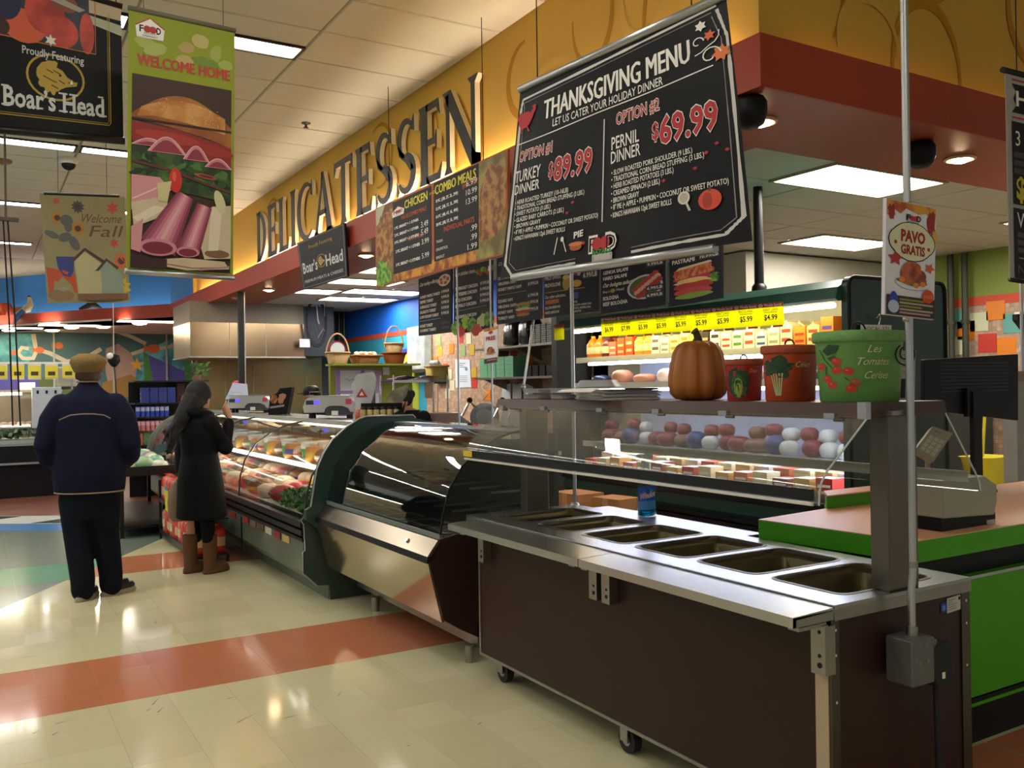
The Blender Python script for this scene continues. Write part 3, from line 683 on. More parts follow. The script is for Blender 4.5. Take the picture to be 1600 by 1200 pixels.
for r in (0, 1):
    wd, mm, dd = (4.5, GREYINK, 0) if r == 0 else (1.3, C('#8d8886', .7), 8)
    for s0 in ([(7+dd, 40), (8+dd, 362-dd*.4), (24+dd, 386-dd), (136, 380-dd)], [(228, 377.5-dd), (352-dd*.6, 374-dd), (374-dd, 350), (376-dd, 60), (366-dd, 12+dd)], [(7+dd, 40), (10+dd*.3, 21+dd), (366-dd, 6+dd)]):
        pts = []
        for i in range(len(s0)-1):
            for q in range(12): pts.append((s0[i][0]+(s0[i+1][0]-s0[i][0])*q/12, s0[i][1]+(s0[i+1][1]-s0[i][1])*q/12))
        pts.append(s0[-1]); pr.line(pts, wd, mm, 'border', .7)
pr.text('THANKSGIVING MENU', 60, 79, 38, INK, w=262, bold=.02)
pr.text('LET US CATER YOUR HOLIDAY DINNER', 81, 100, 15, INK, w=200, bold=.008)
pr.line([(6+x, 112.3-12.5*x/356+math.sin(x*.03)*1.2) for x in range(0, 358, 12)], 2, INK, 'border'); pr.line([(181, 122), (179.4, 312)], 2, GREYINK, 'border')
def outl(s, x, y, h, w, b=.012):
    pr.text(s, x, y, h, INK, w=w, bold=.05); pr.text(s, x+.5, y-.3, h*.98, REDI, w=w-1, bold=b)
outl('OPTION #1', 14, 150, 21, 70); outl('OPTION #2', 202, 141, 21, 73)
outl('$', 79, 199, 28, 9, .03); outl('89.99', 89, 209, 44, 72, .03); outl('$', 262, 189, 28, 11, .03); outl('69.99', 273.5, 201, 46, 82, .03)
pr.text('TURKEY', 10, 192, 24, INK, w=53, bold=.01); pr.text('DINNER', 12, 217, 20, INK, w=51, bold=.01)
pr.text('PERNIL', 194.5, 184, 23, INK, w=47, bold=.01); pr.text('DINNER', 193.6, 209, 22, INK, w=50, bold=.01)
for i, (s, y, w) in enumerate((('HERB ROASTED TURKEY (10-16LB)', 239, 103), ('TRADITIONAL CORN BREAD STUFFING (3 LBS.)', 251, 131), ('SWEET POTATO (3 LBS.)', 263, 70), ('GLAZED BABY CARROTS (2 LBS.)', 276, 94), ('BROWN GRAVY', 289, 52), ('8" PIE (\u2022 APPLE \u2022 PUMPKIN \u2022 COCONUT OR SWEET POTATO)', 301.5, 152), ("KING'S HAWAIIAN 12pk SWEET ROLLS", 315, 95))):
    pr.text('\u2022 '+s, 15.5+i, y, 9, INK, w=w, bold=.008)
for i, (s, y, w) in enumerate((('SLOW ROASTED PORK SHOULDER (9 LBS.)', 231, 124), ('TRADITIONAL CORN BREAD STUFFING (3 LBS.)', 243.5, 139), ('HERB ROASTED POTATOES (3 LBS.)', 256, 98), ('CREAMED SPINACH (2 LBS.)', 269, 78), ('BROWN GRAVY', 282, 46), ('8" PIE (\u2022 APPLE \u2022 PUMPKIN \u2022 COCONUT OR SWEET POTATO)', 294.5, 166), ("KING'S HAWAIIAN 12pk SWEET ROLLS", 309, 94))):
    pr.text('\u2022 '+s, 195, y, 9.5, INK, w=w, bold=.008)
pr.ell(20, 66, 14, 17, REDI, jag=.06, n=24); pr.ell(33, 62, 5, 14, REDI, a=.35); pr.ell(39.5, 50, 3.5, 6, REDI, a=.2); pr.ell(39, 44, 4, 3.5, REDI); pr.ell(12, 60, 8, 12, REDI, jag=.2, a=-.4); pr.line([(14, 80), (12, 90), (17, 91)], 3, REDI); pr.line([(26, 80), (30, 90), (33, 92)], 2.4, REDI)
pr.star(342, 29, 9, INK, 6, .6); pr.star(353, 49, 9, C('#d9622a'), 6, .55, .3); pr.star(367, 84, 14, C('#dd7434'), 7, .6, .2)
pr.line([(352+15*math.cos(a_)*(1-a_/9), 82-15*math.sin(a_)*(1-a_/9)) for a_ in [q*.5 for q in range(12)]], 2, INK); pr.line([(336+9*math.cos(a_)*(1-a_/9), 54-9*math.sin(a_)*(1-a_/9)) for a_ in [q*.5 for q in range(11)]], 1.8, INK); pr.line([(331, 74), (340, 72), (350, 66), (360, 62), (366, 55), (367, 46)], 1.6, INK)
for x, y in ((351, 226), (363, 240), (337, 237), (322, 258), (279, 266), (128, 262), (119, 280)): pr.star(x, y, 3.6, REDI, 6, .5)
pr.ell(338, 314, 14, 17, C('#d5482c')); pr.ell(335, 315, 6, 13, C('#a83722')); pr.line([(338, 300), (340, 293)], 3, C('#6b3a24')); pr.ell(306, 303, 8, 11, C('#d6d0c4')); pr.ell(306, 303, 5.5, 8, C('#b8b1a4')); pr.line([(309, 312), (313, 326)], 3, C('#c9c3b8'))
pr.line([(100.8, 358), (105, 325)], 1.4, INK); pr.line([(120.9, 356), (113.5, 328)], 1.4, INK)
pr.ell(113.3, 330, 2.6, 5, INK); pr.text('PIE', 133, 333, 12, INK, w=16, bold=.03, slope=.15); pr.ell(137, 350, 10, 7, C('#a5552c')); pr.ell(137, 344, 12, 4, C('#c9763d')); pr.star(150, 345, 4, REDI, 6, .5)
pr.text('F', 159, 366, 30, INK, w=15, bold=.06, part='badge'); pr.text('F', 160, 365, 27, BLK, w=12.5, bold=.0, part='badge'); pr.text('D', 187, 366, 31, INK, w=19, bold=.06, part='badge'); pr.text('D', 188.5, 364.6, 27, BLK, w=15.5, bold=.0, part='badge')
pr.ell(173, 351, 8.5, 12, REDI, 'badge'); pr.ell(186, 351, 8.5, 12, REDI, 'badge'); pr.text('BAZAAR', 182, 371, 8.5, C('#3b8a3e'), w=33, bold=.05, align='c', part='badge')
pr.rect(165.5, 371.5, 199, 384, C('#b9b2ad'), 'badge'); pr.text('SUPERMARKET', 182.5, 381, 7, BLK, w=31, align='c', part='badge')
pr.done()
ro = MB(); a, b = pr.P(0, -4), pr.P(380, -4); ro.cyl(a-(b-a)*.002, b, .019, .019, ALU, 16); a, b = pr.P(28, 392), pr.P(340, 394); ro.cyl(a, b, .019, .019, ALU, 16); ro.build('rail', t)
wi = MB()
for x in (40, 330): p = pr.P(x, -6); wi.cyl(p, (p.x, p.y, CEIL-t.location.z), .003, .003, BLACKM, 6)
wi.build('hanging_wire', t)

# ---------------------------------------------- chicken menu board
t = thing('menu_board', 'black chicken and combo meal menu board with food photos, hung below the big letters', 'sign', on_x(690, 340, 3.1))
pr = Print(on_x(586, 326, 3.1), on_x(793, 233, 3.1), on_x(793, 396, 3.1), on_x(588, 450, 3.1), 210, 150, root=t)
FRY = mat('fried_chicken_print', '#7a4522', .6, col2='#b5803f', scale=14); GRN = mat('lettuce_print', '#3f7a1f', .6, col2='#86b43a', scale=20)
sheet_obj(pr, C('#a6552a'), .02, 2, 2, 'panel')
pr.rect(2, 2, 45, 148, mat('print_background', '#6a4a28', .6, col2='#94713e', scale=5)); pr.poly([(2, 2), (20, 2), (10, 30), (2, 34)], C('#b7b49c')); pr.ell(20, 62, 17, 48, FRY, jag=.1); pr.ell(36, 50, 10, 40, FRY, jag=.12); pr.ell(12, 125, 12, 24, GRN, jag=.25); pr.ell(24, 134, 9, 14, GRN, jag=.25); pr.rect(38, 128, 176, 148, mat('flame_print', '#8a3d12', .6, col2='#d0912c', scale=9))
pr.rect(170, 2, 208, 148, mat('print_background_b', '#6b5a2c', .6, col2='#a0934a', scale=5)); pr.ell(192, 66, 16, 56, FRY, jag=.1); pr.ell(182, 96, 10, 30, FRY, jag=.1); pr.ell(202, 40, 8, 20, FRY)
pr.rect(36, 4, 104, 134, BLK); pr.rect(108, 2, 174, 132, BLK)
pr.text('CHICKEN', 58, 24, 14, YEL, w=40, bold=.02); pr.text('AND', 101, 19, 5, YEL, w=9); pr.text('COMBO MEALS', 110, 22, 15, YEL, w=60, bold=.02)
OR = C('#d2561f', .6); hexy(pr, 46, 24, 10)
pr.text('BUCKETS', 152, 31, 7, OR, w=24); pr.text('VALUE COMBO MEALS', 52, 41, 7, OR, w=44); pr.text('WITH A ROLL', 64, 83, 6, OR, w=26); pr.text('INDIVIDUAL PARTS', 124, 88, 8, OR, w=44)
for i, (s, p_) in enumerate((('1 PC. BREAST + 1 OTHER', ''), ('2 PC. BREAST + 1 OTHER', '3.49'), ('3 PC. BREAST + 2 OTHERS', '5.49'))):
    pr.text(s, 39, 54+i*13, 4.5, INK, w=44, bold=.03); p_ and pr.text(p_, 87, 55+i*13, 10, INK, w=12)
for i, (s, p_) in enumerate((('2 PC. BREAST + 1 OTHER', '3.99'), ('3 PC. BREAST + 2 OTHERS', '5.99'))): pr.text(s, 41, 97+i*24, 5, INK, w=44, bold=.03); pr.text(p_, 88, 97+i*24, 9, INK, w=12)
for i, (s, p_) in enumerate((('8 PC. (2B, 2T, 2L, 2W)', '6.99'), ('12 PC. (3B, 3T, 3L, 3W)', '10.99'), ('16 PC. (4B, 4T, 4L, 4W)', '13.99'), ('20 PC. (5B, 5T, 5L, 5W)', ''))): pr.text(s, 112, 36+i*13, 5, INK, w=33, bold=.03); p_ and pr.text(p_, 172, 30+i*14, 9, INK, w=15, align='r')
for i, (s, p_) in enumerate((('THIGH', '.99'), ('DRUMSTICK', '.99'), ('BREAST', '1.99'))): pr.text(s, 112, 103+i*13, 4.5, INK, w=(10, 18, 13)[i]); pr.text(p_, 172, 101+i*14, 9, INK, w=(9, 9, 13)[i], align='r')
pr.done()
wi = MB()
for x in (30, 180): p = pr.P(x, 0); wi.cyl(p, (p.x, p.y, CEIL-t.location.z), .003, .003, BLACKM, 6)
wi.build('hanging_wire', t)

# ---------------------------------------------- boar signs
GOLD = C('#b3942c', .5); GREY_T = C('#cfd0cf', .6)
def boar(pr, x, y, s, w=1.0, a=0.0):
    """oval emblem with a bristly boar's head in profile"""
    pr.ell(x, y, s*1.3*w, s*1.02, GOLD, 'emblem', 28); pr.ell(x, y, s*1.2*w, s*.93, BLK, 'emblem', 28)
    pts = [(-.85, -.1), (-.7, -.45), (-.45, -.62), (-.15, -.7), (.1, -.66), (.05, -.45), (.3, -.35), (.5, -.1), (.85, .08), (.98, .05), (.92, .25), (.7, .3), (.45, .36), (.2, .5), (.0, .62), (-.1, .8), (-.25, .62), (-.4, .7), (-.5, .5), (-.75, .42), (-.72, .2)]
    q = []
    for i, p in enumerate(pts):
        n_ = pts[(i+1) % len(pts)]; q.append(p); m_ = ((p[0]+n_[0])/2, (p[1]+n_[1])/2); f = 1.06 if i < 4 or i > 12 else 1.0; q.append((m_[0]*f, m_[1]*f))
    pr.poly([(x+px_*s*w, y+py_*s) for px_, py_ in q], GOLD, 'emblem')
    for (bx, by, l) in ((-.4, -.3, .3), (-.55, 0, .3), (-.3, .1, .35), (-.1, -.3, .3), (-.2, .35, .3), (.15, .1, .25), (.55, .12, .2)): pr.line([(x+bx*s*w, y+by*s), (x+(bx+l)*s*w, y+(by+.12)*s)], s*.04, BLK, 'emblem')
    pr.ell(x+.2*s*w, y-.12*s, s*.06, s*.05, BLK, 'emblem', 8); pr.poly([(x+.62*s*w, y+.2*s), (x+.72*s*w, y-.02*s), (x+.76*s*w, y+.2*s)], INK, 'emblem')
def serifs(pr, marks, m, t_, part='lettering'):
    for x0, x1, y in marks: pr.rect(x0, y-t_, x1, y, m, part)
t = thing('brand_banner', 'large black and gold boar banner hanging top left in front of the ceiling', 'banner', on_y(95, 90, 5))
pr = Print(on_y(-60, -62, 5), on_y(189, 10, 5), on_y(193, 222, 5), on_y(-55, 200, 5), 250, 235, root=t)
sheet_obj(pr, BLK, .004, 4, 4)
pr.rect(0, 0, 206, 92, C('#20222c')); TOMS = mat('fruit_print_red', '#a02a22', .5, col2='#d24a34', scale=6)
pr.rect(186, 0, 250, 26, C('#cdb89a')); pr.poly([(196, 30), (250, 34), (250, 52), (200, 44)], C('#b9bda6'))
pr.rect(0, 0, 196, 92, mat('still_life_dark', '#1c2130', .5, col2='#2f3342', scale=5)); pr.ell(92, 72, 34, 26, C('#d6603c')); pr.ell(125, 44, 32, 34, TOMS); pr.ell(150, 68, 28, 26, TOMS); pr.ell(192, 62, 12, 34, TOMS); pr.ell(60, 40, 28, 30, C('#23284a')); pr.ell(40, 80, 30, 18, C('#3d1c22')); pr.star(133, 86, 10, INK, 6, .5); pr.ell(158, 22, 20, 14, C('#8a5038')); pr.poly([(120, 20), (180, 30), (190, 24), (130, 10)], C('#aaa7a0'))
pr.line([(0, 93), (206, 93), (206, 0)], 1.5, C('#c9762c')); pr.line([(0, 209), (226, 209), (229, 205), (229, 20)], 1.4, GOLD, 'border'); pr.line([(0, 206), (224, 206), (226, 202), (226, 20)], .8, GOLD, 'border')
pr.text('Proudly Featuring', 88, 114, 12, GREY_T, w=98, bold=.012)
boar(pr, 140, 143, 36)
pr.text("Boar\u2019s Head", 58, 196, 30, GREY_T, w=160, bold=.022)
serifs(pr, ((55, 67, 196), (55, 66, 168), (108, 119, 196), (144, 158, 196), (144, 158, 168), (161, 175, 196), (161, 175, 168), (210, 222, 196), (208, 217, 165)), GREY_T, 2.6)
pr.done(); ro = MB(); ro.cyl(pr.P(-4, 233), pr.P(252, 233), .02, .02, BLACKM, 12); ro.cyl(pr.P(-4, 0), pr.P(252, 0), .015, .015, BLACKM, 12); ro.build('rail', t)
wi = MB(); p = pr.P(242, 0); wi.cyl(p, (p.x, p.y, CEIL-t.location.z), .003, .003, BLACKM, 6); wi.build('hanging_wire', t)

t = thing('brand_sign', 'small black boar sign mounted on the red band under the letter C', 'sign', on_x(503, 400, 3.2))
pr = Print(on_x(464, 380, 3.2), on_x(538, 348, 3.2), on_x(543, 432, 3.2), on_x(474, 453, 3.2), 80, 78, root=t); sheet_obj(pr, BLK, .02, 1, 1, 'panel')
pr.line([(2, 2), (78, 2), (78, 76), (2, 76), (2, 2)], .8, C('#8b8d90'), 'border'); pr.text('Proudly Featuring', 40, 17, 5.5, GOLD, w=40, align='c'); pr.text("Boar\u2019s", 5, 53, 17, GREY_T, w=27, bold=.02); pr.text('Head', 47, 53, 17, GREY_T, w=28, bold=.02)
boar(pr, 39.5, 42, 10, .62); pr.text('PREMIUM MEATS & CHEESES', 40, 69, 4.5, GREY_T, w=68, align='c'); pr.done()
wi = MB(); p = pr.P(40, 78); wi.cyl(p, p-Vector((0, 0, .35)), .002, .002, ALU, 6); wi.build('chain', t)

# ---------------------------------------------- welcome home banner
t = thing('hanging_banner', 'tall green banner with a ham sandwich photo reading WELCOME HOME', 'banner', on_y(280, 220, 4.6))
pr = Print(on_y(201, 12, 4.6), on_y(367, 48, 4.6), on_y(364, 434, 4.6), on_y(197, 424, 4.6), 165, 415, root=t)
LG = mat('banner_green', '#8f9a22', .7, noise=.06); sheet_obj(pr, LG, .003, 6, 6)
for (x, y, rx, ry, c_, a_) in ((25, 50, 16, 9, '#a5ad52', .2), (40, 58, 18, 10, '#a9b05c', -.3), (88, 45, 13, 9, '#b39b55', -.3), (110, 30, 14, 11, '#bdaf6c', .2), (85, 68, 15, 10, '#b8a562', 0), (135, 45, 9, 15, '#a3ab4e', .3), (150, 62, 12, 8, '#a8b058', 0), (118, 64, 22, 9, '#6f8a26', .1)): pr.ell(x, y, rx, ry, C(c_), a=a_, jag=.1)
hexy(pr, 32, 28, 19)
pr.text('WELCOME HOME', 13, 86, 17, C('#b83a2a'), w=143, bold=.045)
pr.rect(6, 102, 160, 408, mat('sandwich_shadow', '#3a2014', .6, noise=.3, scale=3), nx=2)
BUN = mat('bun_print', '#8a4a1c', .6, col2='#b5742f', scale=3); HAM = mat('ham_print', '#b5566a', .6, col2='#cf8f96', scale=2.5); TOM = mat('tomato_print', '#8c1f16', .6, noise=.2); LET2 = mat('salad_print', '#1c3312', .6, col2='#3d5c22', scale=9); BRD = C('#c9b898')
pr.poly([(6, 172)]+[(6+154*i/14, 176-50*math.sin(PI*(i+1.2)/16.2)) for i in range(15)]+[(160, 200), (120, 188), (60, 178)], BUN)
pr.poly([(14, 168)]+[(20+130*i/12, 160-26*math.sin(PI*(i+1.5)/15)) for i in range(13)]+[(150, 178), (90, 168), (40, 164)], mat('bun_crumb', '#b4702c', .6, col2='#d29a52', scale=7))
for i in range(40): x = 20+random.random()*132; pr.ell(x, 150-18*math.sin(PI*x/165)+random.random()*30, .9, .6, C('#e0c9a0'), n=6)
pr.poly([(6, 176), (80, 182), (160, 200), (160, 234), (100, 224), (50, 218), (6, 208)], TOM); pr.ell(60, 196, 50, 9, C('#a83222'), a=.05); pr.ell(130, 208, 34, 8, C('#9c2a1e'), a=.12); pr.rect(6, 171, 160, 174, C('#2a1410'))
pr.poly([(6, 212), (50, 220), (100, 224), (160, 232), (160, 292), (100, 284), (40, 278), (6, 266)], LET2)
for i in range(34): pr.ell(8+random.random()*148, 226+random.random()*52, 5+random.random()*7, 3+random.random()*4, (C('#2a4a1a'), C('#48702a'), C('#16280f'))[i % 3], a=random.random()*3, jag=.35, n=10)
for (x0, y0, x1, h) in ((6, 214, 60, 12), (30, 222, 88, 26), (84, 228, 124, 24), (118, 236, 160, 16)):
    pr.poly([(x0+(x1-x0)*i/10, y0-h*math.sin(PI*i/10)) for i in range(11)], HAM); pr.poly([(x0+5+(x1-x0-10)*i/8, y0-1-(h-6)*math.sin(PI*i/8)) for i in range(9)], C('#8c3040')); pr.line([(x0+(x1-x0)*i/10, y0-h*math.sin(PI*i/10)) for i in range(11)], 1.6, C('#dcb0b0'))
pr.line([(6, 240), (60, 248), (120, 264), (160, 274)], 4, C('#5d2a1c')); pr.ell(118, 252, 18, 4, C('#9a4a34'), a=.12); pr.ell(120, 252, 12, 2, C('#5a1f1a'), a=.12)
pr.poly([(6, 262), (48, 262), (66, 280), (46, 300), (6, 318)], HAM); pr.poly([(6, 306), (60, 290), (60, 320), (10, 345)], BRD); pr.line([(8, 300), (50, 276)], 2, C('#e0c4bc')); pr.poly([(8, 330), (40, 308), (58, 310), (20, 338)], C('#ddd0b4'))
def roll(x0, y0, x1, y1, w0, w1):
    n = 9; dx, dy = x1-x0, y1-y0; l = math.hypot(dx, dy); ux, uy = -dy/l, dx/l
    cs = ['#7c3048', '#a04a62', '#bd6e80', '#cf8c98', '#d9a4aa', '#cf8c98', '#bb6a7e', '#a04a66', '#843650']
    for k in range(n):
        a_, b_ = k/n-.5, (k+1)/n-.5
        pr.poly([(x0+ux*w0*a_, y0+uy*w0*a_), (x0+ux*w0*b_, y0+uy*w0*b_), (x1+ux*w1*b_, y1+uy*w1*b_), (x1+ux*w1*a_, y1+uy*w1*a_)], C(cs[k]))
    pr.ell(x1, y1, w1*.5, w1*.24, C('#c98090')); pr.ell(x1, y1+1, w1*.40, w1*.17, C('#7a2030'))
pr.poly([(130, 300), (160, 296), (160, 384), (118, 388), (112, 368)], BRD); pr.ell(138, 378, 20, 7, C('#7d5a3c')); pr.poly([(128, 302), (146, 300), (140, 372), (124, 374)], C('#ddd0b2'))
roll(118, 300, 92, 378, 24, 36); roll(88, 286, 46, 374, 26, 58); pr.poly([(6, 344), (24, 330), (20, 384), (6, 380)], HAM)
pr.poly([(56, 392), (86, 388), (150, 390), (158, 402), (90, 408), (58, 404)], C('#c8b494')); pr.line([(60, 400), (100, 404), (150, 400)], 2, C('#8c6a4c')); pr.line([(110, 406), (158, 398)], 3, C('#b4808c'))
pr.ell(72, 264, 10, 20, C('#c22c1e')); pr.ell(70, 258, 3, 8, C('#d95a44')); pr.ell(142, 292, 8, 20, C('#cfc79a'), a=-.3); pr.poly([(44, 272), (66, 266), (60, 300), (46, 300)], C('#c9c08c'))
pr.rect(6, 392, 60, 408, C('#3a1a1c')); pr.done()
ro = MB(); ro.cyl(pr.P(-1, 0), pr.P(166, 0), .012, .012, C('#6f6a58'), 10); ro.cyl(pr.P(-2, 415), pr.P(167, 415), .014, .014, ALU, 12); ro.build('rail', t)
wi = MB()
for x in (22, 146): p = pr.P(x, 0); wi.cyl(p, (p.x, p.y, CEIL-t.location.z), .002, .002, C('#8a7a60'), 6)
wi.build('hanging_wire', t)

# ---------------------------------------------- welcome fall banner
t = thing('autumn_banner', 'tan cloth banner with birdhouses and sunflowers reading Welcome Fall', 'banner', on_y(135, 390, 9))
pr = Print(on_y(62, 303, 9), on_y(195, 308, 9), on_y(203, 472, 9), on_y(74, 474, 9), 133, 168, bend=lambda u, v: .02*math.sin(u*7)*v, root=t); sheet_obj(pr, mat('tan_cloth', '#8a8260', .9, noise=.1), .004, 10, 6)
SC1 = C('#3b2a22'); SUN = mat('sunflower_print', '#a8702c', .8, noise=.2)
for s, x, y, h, w in (('Welcome', 58, 42, 14, 66), ('Fall', 72, 64, 18, 50)): pr.text(s, x, y, h, C('#5c3a22'), w=w, shear=.35)
for (x, y, r, c_) in ((55, 52, 12, SUN), (24, 36, 11, SUN), (57, 18, 11, C('#3a3a2c')), (122, 102, 14, C('#b8552c')), (118, 144, 19, C('#b39a2e'))): pr.star(x, y, r, c_, 10, .65); pr.ell(x, y, r*.42, r*.42, SC1)
for (x, y, r) in ((112, 18, 11), (112, 74, 8), (24, 10, 6)): pr.star(x, y, r, C('#b03a26'), 6, .5)
for (x, y, rx, ry, a_) in ((38, 40, 10, 9, .3), (14, 62, 12, 5, .4), (34, 66, 11, 7, -.3), (48, 75, 7, 12, -.5), (40, 50, 6, 8, 0)): pr.ell(x, y, rx, ry, C('#4d4f4a'), a=a_)
pr.poly([(18, 96), (46, 96), (44, 120), (38, 128), (28, 126), (20, 114)], C('#23306e')); pr.poly([(2, 112), (30, 118), (46, 124), (48, 152), (4, 156)], C('#a8401f'))
pr.poly([(46, 102), (64, 88), (92, 108), (92, 156), (50, 156)], C('#a49d74')); pr.line([(42, 104), (64, 84), (94, 104)], 5, SC1); pr.poly([(80, 116), (98, 103), (122, 124), (124, 158), (84, 158)], C('#7c8a78')); pr.line([(76, 124), (98, 100), (116, 114)], 4.5, SC1)
pr.ell(66, 110, 4.5, 4.5, BLACK); pr.ell(102, 128, 5, 5, BLACK); pr.rect(48, 154, 130, 164, C('#6b4a34')); pr.ell(22, 156, 20, 9, C('#7a6040')); pr.ell(26, 146, 9, 3.5, C('#8a8072')); pr.done()
ro = MB(); ro.cyl(pr.P(6, -1), pr.P(124, -1), .012, .012, BLACKM, 8); ro.build('rail', t)
wi = MB()
for x in (28, 104): p = pr.P(x, -2); wi.cyl(p, (p.x, p.y, CEIL-t.location.z), .002, .002, BLACKM, 6)
wi.build('hanging_wire', t)

# ---------------------------------------------- inner menu boards, all hung in line over the back counter
XBD = 4.15
def iboard(px0, px1, ytl, ytr, ybr, ybl, label, draw):
    t = thing('menu_board', label, 'sign', on_x((px0+px1)/2, (ytl+ybr)/2, XBD), 0, 'menu boards hung over the deli back counter')
    pr = Print(on_x(px0, ytl, XBD), on_x(px1, ytr, XBD), on_x(px1, ybr, XBD), on_x(px0, ybl, XBD), 100, 150, root=t); sheet_obj(pr, mat('board_black', '#20242e', .5, spec=.25), .02, 1, 1, 'panel'); draw(pr); pr.done()
    wi = MB()
    for x in (8, 92): p = pr.P(x, 0, -.01); wi.cyl(p, (p.x, p.y, SOF+.03-t.location.z), .002, .002, ALU, 6)
    wi.build('hanging_wire', t); return t
def price(pr, x, y, s, w=30, h=7):
    pr.rect(x-w-4, y-h-3, x, y+3, C('#3a3d42'), 'price_strip'); pr.text(s, x-2, y, h, INK, w=w, align='r', bold=.02)
def food(pr, cx, cy, r, kind):
    P1, P2 = C('#b0342c'), C('#e4b9a0')
    if kind == 'plate': pr.ell(cx, cy, r, r*.8, C('#d9d9d2')); pr.ell(cx, cy, r*.85, r*.66, P2); [pr.ell(cx+r*.6*math.cos(i*1.2), cy+r*.4*math.sin(i*1.2), r*.24, r*.2, C('#a8523c')) for i in range(6)]
    if kind == 'salad': [pr.ell(cx+r*(i-3)*.33, cy+r*.25*math.sin(i*2), r*.3, r*.34, (GRN, C('#c42a2a'), C('#9cc43a'), GRN, C('#d04a3a'), C('#ccd8a0'), GRN)[i], jag=.25) for i in range(7)]
    if kind == 'burger': [pr.ell(cx, cy+(i-2)*r*.36, r*(1, 1.1, 1.05, 1.1, .95)[i], r*.24, (C('#c48a4c'), GRN, C('#e3d3a0'), C('#b8352c'), C('#b57d44'))[i], jag=.06) for i in range(5)]
def b1(pr):
    pr.text('Our turkey offerings', 4, 22, 9, INK, w=60, shear=.3, bold=.015); food(pr, 80, 22, 18, 'plate')
    for i, (s, w) in enumerate((('HONEY MAPLE TURKEY', 62), ('PEPPER TURKEY', 42), ('OVENGOLD TURKEY', 52), ('SALSALITO TURKEY', 50), ('LOW SODIUM TURKEY', 58))): pr.text(s, 6, 54+i*13, 7, INK, w=w, bold=.03); price(pr, 96, 52+i*13, '9.99/LB', 22, 6)
    pr.rect(4, 112, 70, 113, C('#7ab0c8')); pr.text('HONEY TURKEY', 6, 129, 7, INK, w=40, bold=.03); pr.text('GOURMET TURKEY', 6, 141, 7, INK, w=50, bold=.03)
    for y in (128, 140): pr.rect(72, y-7, 96, y, C('#34373c'))
def b2(pr):
    pr.text('Our chicken items...', 4, 20, 9, INK, w=58, shear=.3, bold=.015); food(pr, 84, 20, 18, 'salad')
    for i, (s, w) in enumerate((('EVERROAST CHICKEN', 60), ('ROTISSERIE CHICKEN', 58), ('BBQ CHICKEN', 44), ('BUFFALO CHICKEN', 56))): pr.text(s, 6, 52+i*13, 7, INK, w=w, bold=.03); price(pr, 96, 50+i*13, '9.99/LB', 22, 6)
    pr.rect(4, 98, 90, 99, C('#8ab04a')); pr.text('GOURMET CHICKEN', 6, 116, 7, INK, w=56, bold=.03); pr.rect(72, 106, 96, 114, C('#34373c')); food(pr, 50, 136, 44, 'salad')
def b3(pr):
    pr.text('Our ham selection', 4, 18, 8, INK, w=70, shear=.3, bold=.015)
    for i, (s, w) in enumerate((('LOW SODIUM HAM', 50), ('VIRGINIA HAM', 42), ('HONEY MAPLE HAM', 54))): pr.text(s, 4, 50+i*13, 7, INK, w=w, bold=.03); price(pr, 97, 48+i*13, '8.99/LB', 22, 6)
    pr.rect(4, 84, 70, 85, C('#c8a85a'))
    for i, (s, w) in enumerate((('SQUARE HAM', 34), ('VIRGINIA HAM', 42), ('HONEY HAM', 34), ('TURKEY HAM', 38))): pr.text(s, 4, 102+i*13, 7, INK, w=w, bold=.03); price(pr, 97, 99+i*15, '6.99/LB', 22, 6) if i < 3 else None
    food(pr, 62, 124, 16, 'burger')
def b4(pr):
    for i, (s, w) in enumerate((('MUENSTER', 60), ('MILD SWISS', 62), ('PROVOLONE', 62))): pr.text(s, 4, 40+i*18, 9, INK, w=w, bold=.03)
    pr.rect(4, 88, 96, 90, C('#c8982c')); pr.text('Our other selections...', 4, 104, 8, INK, w=84, shear=.3, bold=.015); pr.rect(6, 108, 60, 118, C('#c8742c')); pr.text('YELLOW AMERICAN', 4, 130, 6.5, INK, w=60, bold=.03); pr.text('WHITE AMERICAN', 4, 142, 6.5, INK, w=56, bold=.03)
    pr.ell(88, 72, 14, 18, C('#c9a24e')); pr.ell(88, 58, 14, 6, C('#e6c98a'))
def b5(pr):
    pr.ell(14, 40, 16, 14, C('#a8246a')); pr.ell(28, 36, 10, 20, C('#cdbfd6')); pr.ell(20, 74, 18, 9, C('#d8b04c')); price(pr, 96, 38, '7.99/LB', 50, 12); price(pr, 96, 62, '6.99/LB', 50, 12)
    pr.rect(0, 86, 50, 88, C('#c8982c')); pr.rect(4, 96, 26, 112, C('#3b56a8'))
    for i, s in enumerate(('SWISS', 'YELLOW AMERICAN', 'WHITE AMERICAN', 'MUENSTER')): pr.text(s, 3, 122+i*8, 5, INK, w=(20, 70, 68, 34)[i], bold=.02)
